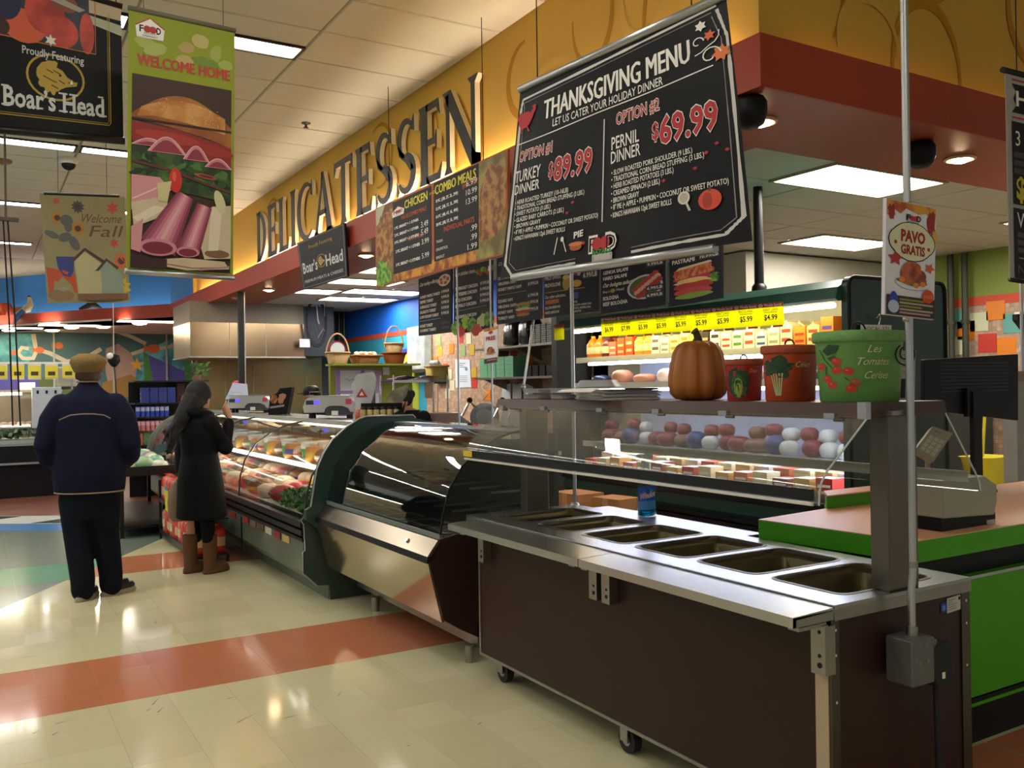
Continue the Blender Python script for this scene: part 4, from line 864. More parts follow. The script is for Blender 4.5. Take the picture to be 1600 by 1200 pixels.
def b6(pr):
    pr.text('GENOA SALAMI', 4, 62, 8, INK, w=40, bold=.03); pr.text('HARD SALAMI', 4, 75, 8, INK, w=38, bold=.03)
    for y in (46, 61): price(pr, 98, y, '9.99/LB', 22, 6)
    pr.text('Our bologna selections...', 3, 91, 9, INK, w=60, shear=.3, bold=.02); pr.text("Boar\u2019s", 4, 104, 6, INK, w=11); pr.text('Head', 26, 103, 6, INK, w=12); pr.ell(20, 101, 4, 4.5, GOLD); pr.text('BOLOGNA', 4, 120, 8, INK, w=26, bold=.03); pr.text('BEEF BOLOGNA', 4, 133, 8, INK, w=40, bold=.03)
    pr.ell(70, 104, 27, 26, C('#c9ccd0'), a=-.5); pr.ell(70, 104, 24, 22, C('#4c6a2c'), a=-.5)
    for r_ in range(3):
        for i in range(7): pr.ell(56+i*5+r_*3, 116-i*5+r_*7-8, 5, 5.5, (C('#c43a38'), C('#dcae9c'), C('#b62c34'))[r_])
    price(pr, 98, 112, '6.99/LB', 22, 6); price(pr, 98, 127, '6.99/LB', 22, 6)
def b7(pr):
    pr.text('ROAST BEEF', 6, 44, 9, INK, w=46, bold=.03); pr.text('PASTRAMI', 6, 60, 9, INK, w=44, bold=.03); price(pr, 97, 40, '10.99/LB', 34, 8); price(pr, 97, 57, '10.99/LB', 34, 8)
    for (y, c_, w_, h_) in ((84, '#c0603c', 40, 12), (96, '#b5324a', 42, 6), (104, '#e6c9a4', 38, 5), (112, '#b8353a', 40, 9), (124, '#c04a48', 36, 9), (133, '#7da23c', 38, 6)): pr.ell(48, y, w_, h_, C(c_), jag=.08)
    pr.poly([(10, 76), (82, 68), (84, 88), (12, 96)], mat('sandwich_crust', '#b8442c', .6, col2='#d98a5c', scale=30)); pr.poly([(12, 76), (84, 68), (80, 64), (20, 70)], C('#e2c8a8')); pr.ell(46, 100, 30, 5, C('#e9c87c')); [pr.ell(88, 96+i*6, 8, 4, GRN, jag=.3) for i in range(3)]
iboard(654, 705, 436, 420, 519, 525, 'black menu board of turkey prices, leftmost of the inner boards', b1)
iboard(709, 768, 419, 406, 512, 523, 'black menu board of chicken items with salad picture along its foot', b2)
iboard(776, 845, 404, 388, 498, 507, 'black menu board of ham prices with a small sandwich picture', b3)
iboard(850, 890, 402, 395, 491, 497, 'narrow black menu board listing swiss and provolone cheese', b4)
iboard(893, 936, 398, 390, 487, 491, 'narrow black cheese menu board with a wine glass picture', b5)
iboard(939, 1040, 388, 365, 477, 491, 'black menu board of salami and bologna with a platter picture', b6)
iboard(1046, 1127, 372, 355, 466, 480, 'black menu board of roast beef and pastrami with a large sandwich picture', b7)

# ---------------------------------------------- free turkey sign on its clip pole
LEAF = mat('leaf_print', '#a8482a', .6, col2='#c98f2c', scale=18)
def turkey(pr, cx, cy, s):
    pr.ell(cx, cy+s*.7, s*1.25, s*.5, C('#c9c8d2')); pr.ell(cx, cy+s*.55, s*1.1, s*.4, C('#5c6e2c'), jag=.15)
    ROAST = mat('roast_print', '#7c2f16', .5, col2='#b45a2a', scale=20); pr.ell(cx-s*.3, cy, s*.6, s*.85, ROAST, a=.2); pr.ell(cx+s*.4, cy+s*.15, s*.55, s*.5, ROAST); pr.ell(cx+s*.1, cy-s*.45, s*.45, s*.35, ROAST)
    for x, y in ((-.8, .55), (.7, .72), (.2, .85)): pr.ell(cx+x*s, cy+y*s, s*.2, s*.2, C('#d9772c'))
t = thing('turkey_sign', 'white autumn poster reading PAVO GRATIS clipped to the grey conduit', 'sign', on_y(1422, 400, 1.76))
pr = Print(on_y(1385, 309, 1.76), on_y(1463, 326, 1.76), on_y(1459, 500, 1.76), on_y(1382, 491, 1.76), 78, 182, root=t); sheet_obj(pr, C('#d3cfd6'), .012, 2, 2, 'panel')
pr.poly([(1, 1), (77, 1), (77, 14), (70, 22), (62, 12), (50, 16), (30, 10), (22, 20), (10, 14), (4, 26), (1, 24)], LEAF); pr.ell(8, 20, 6, 12, C('#8c2a20'), jag=.3); pr.ell(70, 26, 7, 18, C('#8c2420'), jag=.3); pr.ell(76, 48, 4, 10, C('#c99a3c'), jag=.2)
pr.ell(40, 62, 34, 32, BLK); pr.ell(24, 62, 21, 22, BLK); pr.ell(56, 62, 21, 22, BLK)
for (x, y, rx, ry) in ((40, 62, 32.6, 30.6), (24, 62, 19.6, 20.6), (56, 62, 19.6, 20.6)): pr.ell(x, y, rx, ry, C('#cfcaa6'))
pr.text('F', 30, 28, 9, BLK, w=7, bold=.03); pr.text('D', 46, 28, 9, BLK, w=7, bold=.03); pr.ell(39, 24, 4, 4, REDI); pr.ell(44.5, 24, 4, 4, REDI); pr.text('BAZAAR', 41, 33, 4, C('#2e7a34'), w=18, align='c')
pr.text('PAVO', 41, 62, 17, C('#8f1f1c'), w=38, bold=.05, align='c'); pr.text('GRATIS', 41, 82, 14, C('#8f1f1c'), w=38, bold=.04, align='c'); pr.ell(14, 66, 2.2, 3, C('#8f1f1c')); pr.ell(66, 70, 2.2, 3, C('#8f1f1c'))
pr.star(14, 92, 12, C('#a82a22'), 5, .5); pr.star(68, 100, 9, C('#c9562c'), 5, .5, .4); turkey(pr, 42, 112, 22)
pr.rect(1, 150, 77, 181, C('#35211e')); pr.ell(12, 162, 7, 18, C('#2b3a9a')); pr.ell(12, 168, 8.5, 10, C('#a9b4cc')); pr.ell(66, 146, 9.5, 11, C('#c2401f')); pr.text('GRATIS', 66, 149, 5, C('#e09a3c'), w=15, align='c')
for i in range(5): pr.rect(21, 154+i*5.2, (60, 74, 56, 74, 70)[i], 157+i*5.2, C(('#8a7c2c', '#9c9288', '#8a7c2c', '#9c9288', '#a8807c')[i]))
pr.done(); g = MB(); g.cyl(pr.P(42, -4, -.02), pr.P(42, 4, -.02), .01, .01, ALU, 8); g.cyl(pr.P(42, 178, -.02), pr.P(42, 188, -.02), .01, .01, ALU, 8); g.build('clip', t)

t = thing('free_sign', 'small red and white poster reading FREE on a thin pole behind the dark glass case', 'sign', on_x(767, 540, 3.13))
pr = Print(on_x(756, 514, 3.13), on_x(778, 509, 3.13), on_x(777, 566, 3.13), on_x(757, 569, 3.13), 22, 56, root=t); sheet_obj(pr, C('#e0dcdc'), .008, 1, 1, 'panel')
pr.rect(0, 0, 22, 5, LEAF); pr.text('FREE', 11, 20, 6, C('#a32420'), w=15, bold=.04, align='c'); pr.ell(11, 8, 3.5, 2.5, REDI); turkey(pr, 11, 36, 7); pr.rect(0, 48, 22, 56, C('#4a2a26')); pr.rect(5, 50, 20, 51.5, C('#9c9288')); pr.done()
g = MB(); p = on_x(768, 560, 3.15); g.cyl((3.15, p.y, .0), (3.15, p.y, SOF+.0), .007, .007, ALU, 8); o = g.build('pole', None); o.parent = t; o.location = -Vector(t.location)

# ---------------------------------------------- narrow black banner at the right edge
t = thing('menu_banner', 'black and white menu banner cut off at the right edge of the view', 'banner', on_y(1610, 280, 2.4))
pr = Print(on_y(1571, 112, 2.4), on_y(1690, 143, 2.4), on_y(1690, 455, 2.4), on_y(1578, 437, 2.4), 115, 330, root=t); sheet_obj(pr, C('#a9a39c'), .004, 3, 6)
pr.rect(8, 8, 112, 11, REDI); pr.poly([(8, 16), (112, 16), (112, 62), (8, 62), (14, 50), (10, 40), (14, 28)], BLK); pr.text('HERE', 14, 50, 24, INK, w=60, bold=.02); pr.rect(8, 68, 112, 71, REDI)
pr.rect(7, 76, 112, 208, BLK); pr.text('3 AMAZING', 12, 114, 24, INK, w=96); pr.text('$34', 12, 198, 34, C('#c9b81e'), w=40, bold=.04)
for i in range(3): pr.rect(9, 124+i*13, 100, 133+i*13, C('#3b3436'))
pr.rect(7, 214, 112, 326, BLK); pr.text('WINGS', 12, 244, 24, INK, w=60); pr.rect(14, 292, 110, 294, C('#a39a1e')); [pr.rect(12, 252+i*12, 100, 260+i*12, C('#4a4346')) for i in (0, 1, 2)]; pr.text('NET', 12, 318, 14, C('#5a5356'), w=30); pr.done()
g = MB(); g.cyl(pr.P(-4, -2), pr.P(118, -2), .014, .014, BLACKM, 12); g.cyl(pr.P(0, 330), pr.P(118, 330), .01, .01, BLACKM, 10); g.build('rail', t)
g = MB(); p = pr.P(16, -2); g.cyl(p, (p.x, p.y, CEIL-t.location.z), .003, .003, BLACKM, 6); g.build('hanging_wire', t)
# ================================================================== STEAM TABLE
X0, X1, YN, YF, DZ = 2.32, 3.05, 1.90, 4.37, .861
st = thing('steam_table', 'long brown steam table on casters with a stainless top of six empty food wells', 'table', (2.68, 3.1, 0))
g = MB(); g.box(X0, X0+.02, YN+.02, 4.22, .14, DZ-.035, BROWN); g.box(X1-.04, X1-.02, YN+.02, 4.22, .14, DZ-.035, BROWN); g.box(X0+.02, X1-.04, 4.20, 4.22, .14, DZ-.035, BROWN); g.box(X0+.02, X1-.04, YN+.02, 4.20, .14, .16, BROWN); wb(g, 'cabinet', st)
g = MB(); g.box(X0-.006, X0+.004, YN+.035, 4.225, .128, .142, STEELX); g.box(X0-.004, X0+.02, 4.215, 4.232, .128, DZ-.04, STEELX); wb(g, 'bottom_trim', st)
g = MB(); g.box(X0-.008, X0+.03, YN+.008, YN+.03, .0+.13, DZ-.04, DARKSTEEL); g.box(X0-.012, X0+.0, YN+.02, YN+.07, .13, DZ-.07, C('#b9a98a', .4)); wb(g, 'corner_post', st)
g = MB(); g.box(X1-.05, X1, YN+.006, YN+.03, .0+.13, DZ-.04, DARKSTEEL); wb(g, 'corner_post', st)
g = MB(); g.box(X0+.03, X1-.05, YN+.012, YN+.022, .14, DZ-.05, BROWN); wb(g, 'end_panel', st)
for z in (.78, .70, .55):
    for x in (X0+.01, X1-.025):
        g = MB(); g.cyl((x, YN+.004, z), (x, YN+.009, z), .005, .005, CHROME, 8); wb(g, 'screw', st)
# deck with wells
PY = [(1.97, 2.30), (2.36, 2.69), (2.745, 3.08), (3.14, 3.48), (3.55, 3.87), (3.93, 4.25)]; PX0, PX1 = 2.45, 2.945
g = MB(); DK = mat('deck_steel', '#a6a8aa', .27, 1, .1, 4, .02)
g.box(X0, PX0+.01, YN, YF, DZ-.012, DZ, DK); g.box(PX1-.01, X1, YN, YF, DZ-.012, DZ, DK)
yy = YN
for a, b in PY: g.box(PX0+.01, PX1-.01, yy, a+.01, DZ-.012, DZ, DK); yy = b-.01
g.box(PX0+.01, PX1-.01, yy, YF, DZ-.012, DZ, DK)
g.box(X0, X1, YN, YN+.006, DZ-.05, DZ-.012, STEELX); g.box(X0, X0+.006, YN+.006, YF, DZ-.05, DZ-.012, STEELX); g.box(X1-.006, X1, YN+.006, YF, DZ-.05, DZ-.012, STEELX); g.box(X0+.006, X1-.006, YF-.006, YF, DZ-.05, DZ-.012, STEELX)
wb(g, 'deck', st)
PAN = mat('well_steel', '#5f563a', .36, .75, .15, 12, .03); PANB = mat('well_bottom', '#565038', .5, .35, .2, 9, .03)
for a, b in PY:
    c = ((PX0+PX1)/2, (a+b)/2); hx, hy = (PX1-PX0)/2, (b-a)/2; g = MB()
    g.lathe([((hx+.006, hy+.006), .0015), ((hx-.004, hy-.004), .003), ((hx-.010, hy-.010), -.02), ((hx-.022, hy-.022), -.024), ((hx-.026, hy-.026), -.03), ((hx-.040, hy-.040), -.155), ((hx-.055, hy-.055), -.168)], PAN, (c[0], c[1], DZ), 40, sq=9, caps=False)
    g.lathe([((hx-.055, hy-.055), -.168), ((.001, .001), -.1685)], PANB, (c[0], c[1], DZ), 40, sq=9, smooth=False, caps=False)
    wb(g, 'food_well', st)
# tray rail in two lengths, brackets
for a, b in ((YN, 3.03), (3.036, 4.22)):
    g = MB(); g.prism([(2.13, DZ-.012), (2.315, DZ-.006), (2.315, DZ-.016), (2.145, DZ-.022), (2.145, DZ-.045), (2.13, DZ-.045)], a, b, STEEL, 'y'); g.box(2.131, 2.315, a, a+.004, DZ-.045, DZ-.014, STEELX); wb(g, 'tray_rail', st)
for y in (3.125, 3.035, 1.925, 4.12):
    g = MB(); g.box(2.27, 2.285, y-.028, y+.028, .645, .805, STEELX); g.box(2.285, 2.318, y-.028, y-.02, .645, .80, STEELX); g.box(2.285, 2.318, y+.02, y+.028, .645, .80, STEELX); g.box(2.16, 2.285, y-.022, y+.022, .800, .812, STEELX)
    o = wb(g, 'bracket', st)
    for z, r in ((.78, .006), (.705, .006), (.675, .009)):
        h = MB(); h.cyl((2.2685, y-.006, z), (2.2702, y-.006, z), r, r, BLACK, 10); wb(h, 'bolt_hole', st)
for (x, y) in ((2.38, 3.02), (2.40, 4.10), (2.40, 2.02), (2.98, 4.1), (2.98, 2.02)):
    g = MB(); g.cyl((x-.02, y, .055), (x+.02, y, .055), .055, .055, RUBBER, 20); g.cyl((x-.023, y, .055), (x+.023, y, .055), .025, .025, STEELX, 12)
    g.box(x-.032, x-.026, y-.02, y+.03, .05, .12, STEELX); g.box(x+.026, x+.032, y-.02, y+.03, .05, .12, STEELX); g.box(x-.035, x+.035, y-.035, y+.035, .12, .132, STEELX); wb(g, 'caster', st)
# canopy posts and shelf
POST = mat('post_steel', '#6d645a', .33, .8, .1)
for (x0, x1, y0, y1) in ((2.618, 2.777, 1.918, 1.99), (2.655, 2.805, 4.27, 4.34)):
    g = MB(); g.box(x0, x1, y0, y1, DZ, 1.47, POST); wb(g, 'post', st, .004)
LY0, LY1 = 1.895, 4.31
g = MB(); g.prism([(2.50, 1.497), (2.90, 1.497), (2.918, 1.45), (2.905, 1.449), (2.89, 1.482), (2.51, 1.482), (2.493, 1.449), (2.48, 1.45)], LY0+.012, LY1-.012, BROWNL, 'y')
for a, b, c_, d in ((LY0, LY0+.012, LY0, LY0+.012), ):
    g.prism([(2.50, 1.497), (2.90, 1.497), (2.918, 1.45), (2.48, 1.45)], LY0, LY0+.012, BROWNL, 'y'); g.prism([(2.50, 1.497), (2.90, 1.497), (2.918, 1.45), (2.48, 1.45)], LY1-.012, LY1, BROWNL, 'y')
wb(g, 'shelf', st)
g = MB(); g.box(2.476, 2.50, LY0-.004, LY0+.03, 1.444, 1.50, ALU); wb(g, 'shelf_corner_clip', st)
g = MB(); g.box(2.52, 2.88, LY0+.12, LY1-.1, 1.44, 1.480, mat('lamp_housing', '#6b6252', .4, .6)); wb(g, 'lamp_housing', st)
for px in (787, 851, 940, 1028, 1133, 1300):
    p = on_x(px, 632, 2.485); g = MB(); g.box(2.468, 2.492, p.y-.022, p.y+.022, 1.444, 1.462, ALU); g.cyl((2.47, p.y-.06, 1.44), (2.47, p.y-.02, 1.44), .006, .006, DARKSTEEL, 8); wb(g, 'glass_clip', st)
# glass wings
fr = [(2.49, 1.452), (2.285, 1.285), (2.262, 1.255), (2.252, 1.225), (2.248, 1.183)]
bk = [(2.905, 1.452), (3.075, 1.235), (3.098, 1.2), (3.106, 1.165)]
g = MB(); g.sheet(fr, LY0, 4.22, .006, GLASSD); wb(g, 'front_glass', st)
g = MB(); g.sheet(bk, LY0, 4.22, -.006, GLASSD); wb(g, 'back_glass', st)
EDG = mat('glass_edge', '#b9c2bd', .2, noise=.02)
for prof in (fr, bk):
    g = MB(); g.tube([(x, LY0-.001, z) for x, z in prof], .0035, EDG, 6); wb(g, 'glass_edge', st)
g = MB(); g.box(2.238, 2.252, LY0+.02, 4.235, 1.196, 1.232, BLACKM); wb(g, 'trim_bar', st)
g = MB(); g.box(2.240, 2.250, LY0+.02, 4.235, 1.180, 1.190, C('#d8d2c4', .25)); wb(g, 'glass_edge', st)
g = MB(); g.box(3.090, 3.100, LY0+.04, 4.2, 1.195, 1.235, C('#b9b8a6', .5)); wb(g, 'back_trim_bar', st)
g = MB(); g.box(2.236, 2.2378, 4.14, 4.235, 1.198, 1.23, C('#d8b82c', .5)); wb(g, 'caution_tape', st, label='torn yellow tape at the end of the trim bar')
g = MB(); g.box(X1, X1+.2, 3.07, 4.3, DZ-.045, DZ-.02, DK); wb(g, 'back_tray_shelf', st)
g = MB(); g.box(X1+.005, X1+.03, 1.95, 2.9, .62, .845, C('#6e5248', .5)); wb(g, 'folded_board', st)
pr = Print((2.92, YN+.011, .80), (3.005, YN+.011, .805), (3.005, YN+.011, .752), (2.92, YN+.011, .747), 100, 60, root=st)
pr.rect(0, 0, 100, 60, C('#bdb9b4'), 'label'); [pr.rect(8, 10+i*9, (60, 40, 70, 55, 66)[i], 13+i*9, C('#77736f'), 'label') for i in range(5)]; pr.ell(85, 14, 8, 7, BLACK, 'label'); pr.rect(-42, 14, -4, 52, C('#183a80'), 'label'); pr.ell(-22, 33, 12, 12, C('#4d7ac0'), 'label'); pr.done()

# conduit with outlet box and cord
t = thing('power_conduit', 'grey metal conduit dropping from the ceiling to an outlet box at the table end', 'conduit', (2.64, 1.84, .6))
g = MB(); g.tube([(2.625, 1.835, CEIL), (2.632, 1.84, 1.5), (2.632, 1.84, .98), (2.632, 1.84, .95), (2.622, 1.84, .88), (2.622, 1.84, .76)], .0125, ALU, 12); wb(g, 'pipe', t)
g = MB(); g.box(2.552, 2.668, 1.79, 1.89, .585, .735, mat('cast_box_metal', '#6d6f6d', .5, .6, .25, 30, .1)); g.box(2.66, 2.70, 1.80, 1.88, .60, .72, MATS['cast_box_metal']); wb(g, 'outlet_box', t, .006)
g = MB(); g.cyl((2.622, 1.84, .73), (2.622, 1.84, .765), .02, .018, STEELX, 12); g.cyl((2.632, 1.84, .955), (2.632, 1.84, .975), .016, .016, STEELX, 12); g.box(2.56, 2.66, 1.855, 1.9, 1.455, 1.47, STEELX); wb(g, 'coupling', t)
for x in (2.59, 2.63):
    g = MB(); g.cyl((x, 1.788, .66), (x, 1.792, .66), .004, .004, STEELX, 8); wb(g, 'screw', t)
t = thing('extension_lead', 'black plug and heavy cord hanging from the outlet box to the floor', 'cord', (2.74, 1.83, 0))
g = MB(); g.prism([(2.69, .56), (2.76, .56), (2.77, .62), (2.77, .70), (2.70, .705), (2.665, .68), (2.665, .60)], 1.79, 1.86, RUBBER); wb(g, 'plug', t, .008)
g = MB(); g.box(2.705, 2.718, 1.787, 1.790, .59, .61, PAPER); wb(g, 'plug_label', t)
g = MB(); g.tube([(2.725, 1.825, .57), (2.728, 1.825, .45), (2.735, 1.825, .25), (2.74, 1.82, .08), (2.76, 1.8, .012), (2.85, 1.70, .012), (2.97, 1.68, .012)], .011, RUBBER, 10); wb(g, 'cable', t)

# ------------------------------------------------------------------ things on the shelf and deck
SH = 1.497
def lobed(mb, c, R, H, n, depth, m, prof, seg=60):
    vs = []; fs = []
    for (r, z) in prof:
        for i in range(seg):
            t = 2*PI*i/seg; rr = r*(1-depth*(1-abs(math.cos(n*t/2)))**1.5*min(1, r*1.5))
            vs.append((c[0]+R*rr*math.cos(t), c[1]+R*rr*math.sin(t), c[2]+H*z))
    for k in range(len(prof)-1):
        for i in range(seg): fs.append((k*seg+i, k*seg+(i+1) % seg, (k+1)*seg+(i+1) % seg, (k+1)*seg+i))
    mb.add(vs, fs, m, True)
t = thing('pumpkin', 'tall orange pumpkin standing on the brown shelf of the steam table', 'pumpkin', (2.68, 2.895, SH))
g = MB(); lobed(g, (0, 0, 0), .128, .258, 10, .16, mat('pumpkin_skin', '#a4601e', .5, noise=.15, scale=6), [(.001, .03), (.45, .0), (.75, .02), (.93, .1), (1, .24), (1, .4), (.93, .62), (.84, .8), (.7, .92), (.45, .985), (.2, .97), (.001, .95)]); g.build('body', t)
g = MB(); g.tube([(0, 0, .245), (.002, 0, .27), (-.004, .004, .292), (-.012, .006, .30)], [.028, .017, .015, .019], mat('pumpkin_stem', '#4d4426', .8), 10); g.build('stem', t)
LIDC = {}
def canister(px, pw, h, col, rimcol, label, art, word):
    y = on_x(px, 620, 2.68).y; d = math.hypot(2.68, y); R = pw/1395*(2.68*math.sin(YAW)+y*math.cos(YAW))/2
    t = thing('canister', label, 'canister', (2.68, y, SH), 0, 'painted vegetable canisters'); body = mat('paint_can_'+col.strip('#'), col, .45, noise=.12, scale=9)
    g = MB(); g.lathe([((R*.86, R*.7), 0), ((R*.88, R*.72), .004), ((R*.97, R*.8), h*.84)], body, (0, 0, 0), 40, sq=2.4); g.build('body', t)
    rim = mat('rim_'+rimcol.strip('#'), rimcol, .6, noise=.3, scale=60, bump=.3)
    g = MB(); g.lathe([((R*.98, R*.81), h*.82), ((R*1.02, R*.85), h*.83), ((R*1.04, R*.87), h*.86), ((R*1.04, R*.87), h*.955), ((R*1.0, R*.83), h*.975), ((R*.4, R*.33), h*.99), ((.001, .001), h*.992)], rim, (0, 0, 0), 40, sq=2.4); g.build('lid', t)
    g = MB(); g.tube([(math.cos(a)*R*.24, 0, h*.985+math.sin(a)*R*.2) for a in [PI*i/8 for i in range(9)]], .0035, BLACKM, 6); g.build('lid_handle', t)
    # print plane faces the aisle camera side: rotate artwork frame to the front of the body
    vd = Vector((-2.68, -y, 0)).normalized(); rt = Vector((-vd.y, vd.x, 0))
    def q(u, v):   # u across (-1..1), v up (0..1), on the curved front
        a = u*1.15; r0 = .88+.09*v
        dirv = (vd*math.cos(a)+rt*math.sin(a)); th = math.atan2(dirv.y, dirv.x); ct, s_ = math.cos(th), math.sin(th)
        k_ = (abs(ct)**2.4+abs(s_)**2.4)**(-1/2.4); rx, ry = R*.86+(R*.11)*v/.9, R*.7+(R*.1)*v/.9
        ee = 1/((abs(ct)/rx)**2.4+(abs(s_)/ry)**2.4)**(1/2.4)
        return Vector((dirv.x*(ee+.0015), dirv.y*(ee+.0015), h*.84*v))
    class CP(Print):
        def __init__(s): s.layers = {}; s.k = 0; s.W, s.H = 100, 100; s.n = vd; s.root = t
        def P(s, x, y_, off=0): p = q((x-50)/50, 1-y_/100); return p+p.normalized().xy.to_3d()*off*.3+vd*off*.3
    pr = CP(); art(pr); CREAMI = C('#d9cfa8', .6)
    for s_, x_, y_, h_, w_ in word: pr.text(s_, x_, y_, h_, CREAMI, w=w_, shear=.3)
    for k_ in range(5):
        pr.line([(55+28*math.cos(a)*(1-k_*.12), 78-16*math.sin(a)*(1-k_*.1)) for a in [.3+i*.25 for i in range(9)]], .5, rim, 'brush_marks')
    pr.done(); return t, R, vd, rt
G1, G2, G3 = C('#1c3d22'), C('#3f6a2c'), C('#7f9a3c')
def cabbage(pr):
    for (x, y_, rx, ry, m) in ((28, 40, 20, 30, G1), (46, 45, 20, 32, C('#24502c')), (22, 62, 14, 24, G1), (50, 68, 14, 22, G1), (36, 60, 18, 32, C('#2f6a38')), (36, 62, 11, 26, G3), (37, 70, 7, 20, C('#9aa83c')), (36, 88, 14, 6, G1)): pr.ell(x, y_, rx, ry, m, jag=.12, n=24)
def celery(pr):
    for i in range(5): pr.line([(26+i*2, 88), (18+i*5, 42)], 2.2, C('#a9b87c'))
    for (x, y_, r) in ((14, 26, 11), (30, 20, 14), (44, 28, 12), (12, 42, 8), (40, 44, 10), (26, 34, 11)): pr.ell(x, y_, r, r*.9, G1, jag=.35, n=16)
def tomatoes(pr):
    pr.line([(8, 14), (14, 30), (24, 46), (38, 62), (48, 74)], 1.2, G1); pr.line([(24, 46), (30, 38)], 1, G1); pr.line([(16, 40), (14, 60), (20, 70)], 1, G1)
    pr.poly([(12, 16), (20, 6), (32, 8), (28, 20), (18, 24)], G1); pr.poly([(18, 28), (26, 24), (30, 30), (22, 34)], C('#2c4a28'))
    for (x, y_) in ((28, 34), (8, 42), (28, 48), (40, 50), (16, 62), (22, 72), (46, 68), (42, 78)): pr.ell(x, y_, 5.6, 6.4, C('#b8341c')); pr.ell(x-1.5, y_-2, 1.6, 1.8, C('#d9603c'))
canister(1163, 60, .172, '#a8281c', '#a04a2c', 'smallest canister, red with a painted cabbage, beside the pumpkin', cabbage, (('Choux', 62, 22, 11, 26),))
canister(1235, 88, .217, '#b8431c', '#a8482a', 'middle canister, orange with painted celery, between the red and green ones', celery, (('C\u00e9leri', 58, 30, 12, 32),))
t, R, vd, rt = canister(1343, 140, .252, '#5f9248', '#6d9e58', 'largest canister, green with painted tomatoes, nearest the grey conduit', tomatoes, (('Les', 58, 20, 12, 16), ('Tomates', 46, 40, 12, 40), ('Cerises', 54, 62, 12, 32)))
g = MB(); c = rt*R*.93+vd*R*.35; c.z = .165
for s in (-1, 1): g.tube([(c.x+rt.x*s*(.004+.012*math.sin(a))+vd.x*.006, c.y+rt.y*s*(.004+.012*math.sin(a))+vd.y*.006, c.z+.02*math.cos(a)-.006*s*0) for a in [i*.45 for i in range(9)]], .0028, BLACKM, 6)
g.tube([(c.x+rt.x*.03*math.sin(a), c.y+rt.y*.03*math.sin(a), c.z-.004+.036*math.cos(a)) for a in [.5+i*.35 for i in range(16)]], .003, BLACKM, 6); g.build('side_handle', t)

CLEAR = mat('milky_clear_plastic', '#c4c4c8', .3, noise=.1, trans=.35)
for k, (px, w, n_, l) in enumerate(((862, .24, 7, 'left stack at the far end of the brown shelf'), (900, .2, 8, 'right stack, beside the newspapers'))):
    y = on_x(px, 620, 2.7).y
    for i in range(2):
        t = thing('plastic_box', ('lower', 'upper')[i]+' clear food box of the '+l, 'box', (2.68, y, SH+i*.03), 0, 'clear food boxes, '+l); g = MB()
        g.lathe([((w*.5, .075), .003), ((w*.52, .08), .0225), ((w*.55, .088), .0235), ((w*.52, .08), .0245), ((w*.46, .07), .026)], CLEAR, (0, 0, 0), 24, sq=7, smooth=False); g.build('shell', t)
y = on_x(965, 620, 2.66).y
for i in range(9):
    t = thing('newspaper', 'folded grey newspaper in the stack on the brown shelf', 'newspaper', (2.66+.003*(i % 3), y+.01*((i*7) % 3), SH+i*.0055), .1*math.sin(i*2.3)-.15, 'stack of folded newspapers'); g = MB()
    g.box(-.15, .15, -.145, .145, .0002, .0052, mat('newsprint', '#d6d2cc', .85, noise=.15, scale=40)); g.build('pages', t)
t = thing('leaflet', 'sheet of pale paper curling over the top of the newspapers', 'paper', (2.62, y+.02, SH+.052), -.15); g = MB(); g.sheet([(-.2, -.012), (-.17, .0), (-.05, .004), (.15, .003), (.2, -.004)], -.2, .16, .001, C('#e2ded8', .8)); g.build('sheet', t)
y = on_x(940, 600, 2.68).y; t = thing('cookie_tray', 'ribbed clear tray of brown wafers lying on the newspapers', 'tray', (2.66, y, SH+.058), -1.0); g = MB()
g.lathe([((.08, .05), .0), ((.085, .055), .001), ((.11, .07), .004), ((.085, .055), .036), ((.07, .045), .038)], CLEAR, (0, 0, 0), 24, sq=6, smooth=False); g.build('lid', t)
for i in range(10): g = MB(); g.box(-.06+i*.012, -.053+i*.012, -.045, .045, .005, .033, C('#5a3a28')); g.build('wafer', t)
# window cleaner bottle on the back of the deck
t = thing('spray_bottle', 'clear spray bottle of blue window cleaner standing at the back edge of the deck', 'bottle', on_z(1011, 806, DZ-.0185)); t.scale = (1.3, 1.3, 1.3)
g = MB(); LIQ = mat('blue_liquid', '#0a86b8', .1, noise=.02, trans=.5); g.lathe([((.036, .024), .002), ((.044, .03), .006), ((.043, .029), .03), ((.04, .027), .05), ((.04, .027), .055), ((.001, .001), .056)], LIQ, (0, 0, 0), 24); g.build('liquid', t)
g = MB(); g.lathe([((.038, .026), .0), ((.046, .032), .004), ((.045, .031), .05), ((.046, .032), .10), ((.045, .031), .14), ((.034, .024), .17), ((.018, .016), .19), ((.014, .014), .20)], GLASS, (0, 0, 0), 24, caps=False); g.build('bottle_body', t)
g = MB(); g.cyl((0, 0, .198), (0, 0, .225), .018, .016, C('#d8dbdc', .3), 14); g.prism([(-.045, .24), (-.04, .262), (.02, .27), (.03, .25), (.012, .225), (-.01, .225), (-.02, .238)], -.012, .012, C('#d8dbdc', .3)); g.tube([(-.022, 0, .236), (-.03, 0, .215), (-.027, 0, .2)], .004, C('#d8dbdc', .3), 6); g.build('trigger', t)
lv = Vector((-3.0, -3.64, 0)).normalized(); lr = Vector((-lv.y, lv.x, 0)); b0 = Vector(t.location)
pr = Print(b0+lv*.035-lr*.036+Vector((0, 0, .125)), b0+lv*.035+lr*.036+Vector((0, 0, .135)), b0+lv*.035+lr*.036+Vector((0, 0, .035)), b0+lv*.035-lr*.036+Vector((0, 0, .03)), 80, 100, bend=lambda u, v: .012*math.sin(PI*u), root=t)
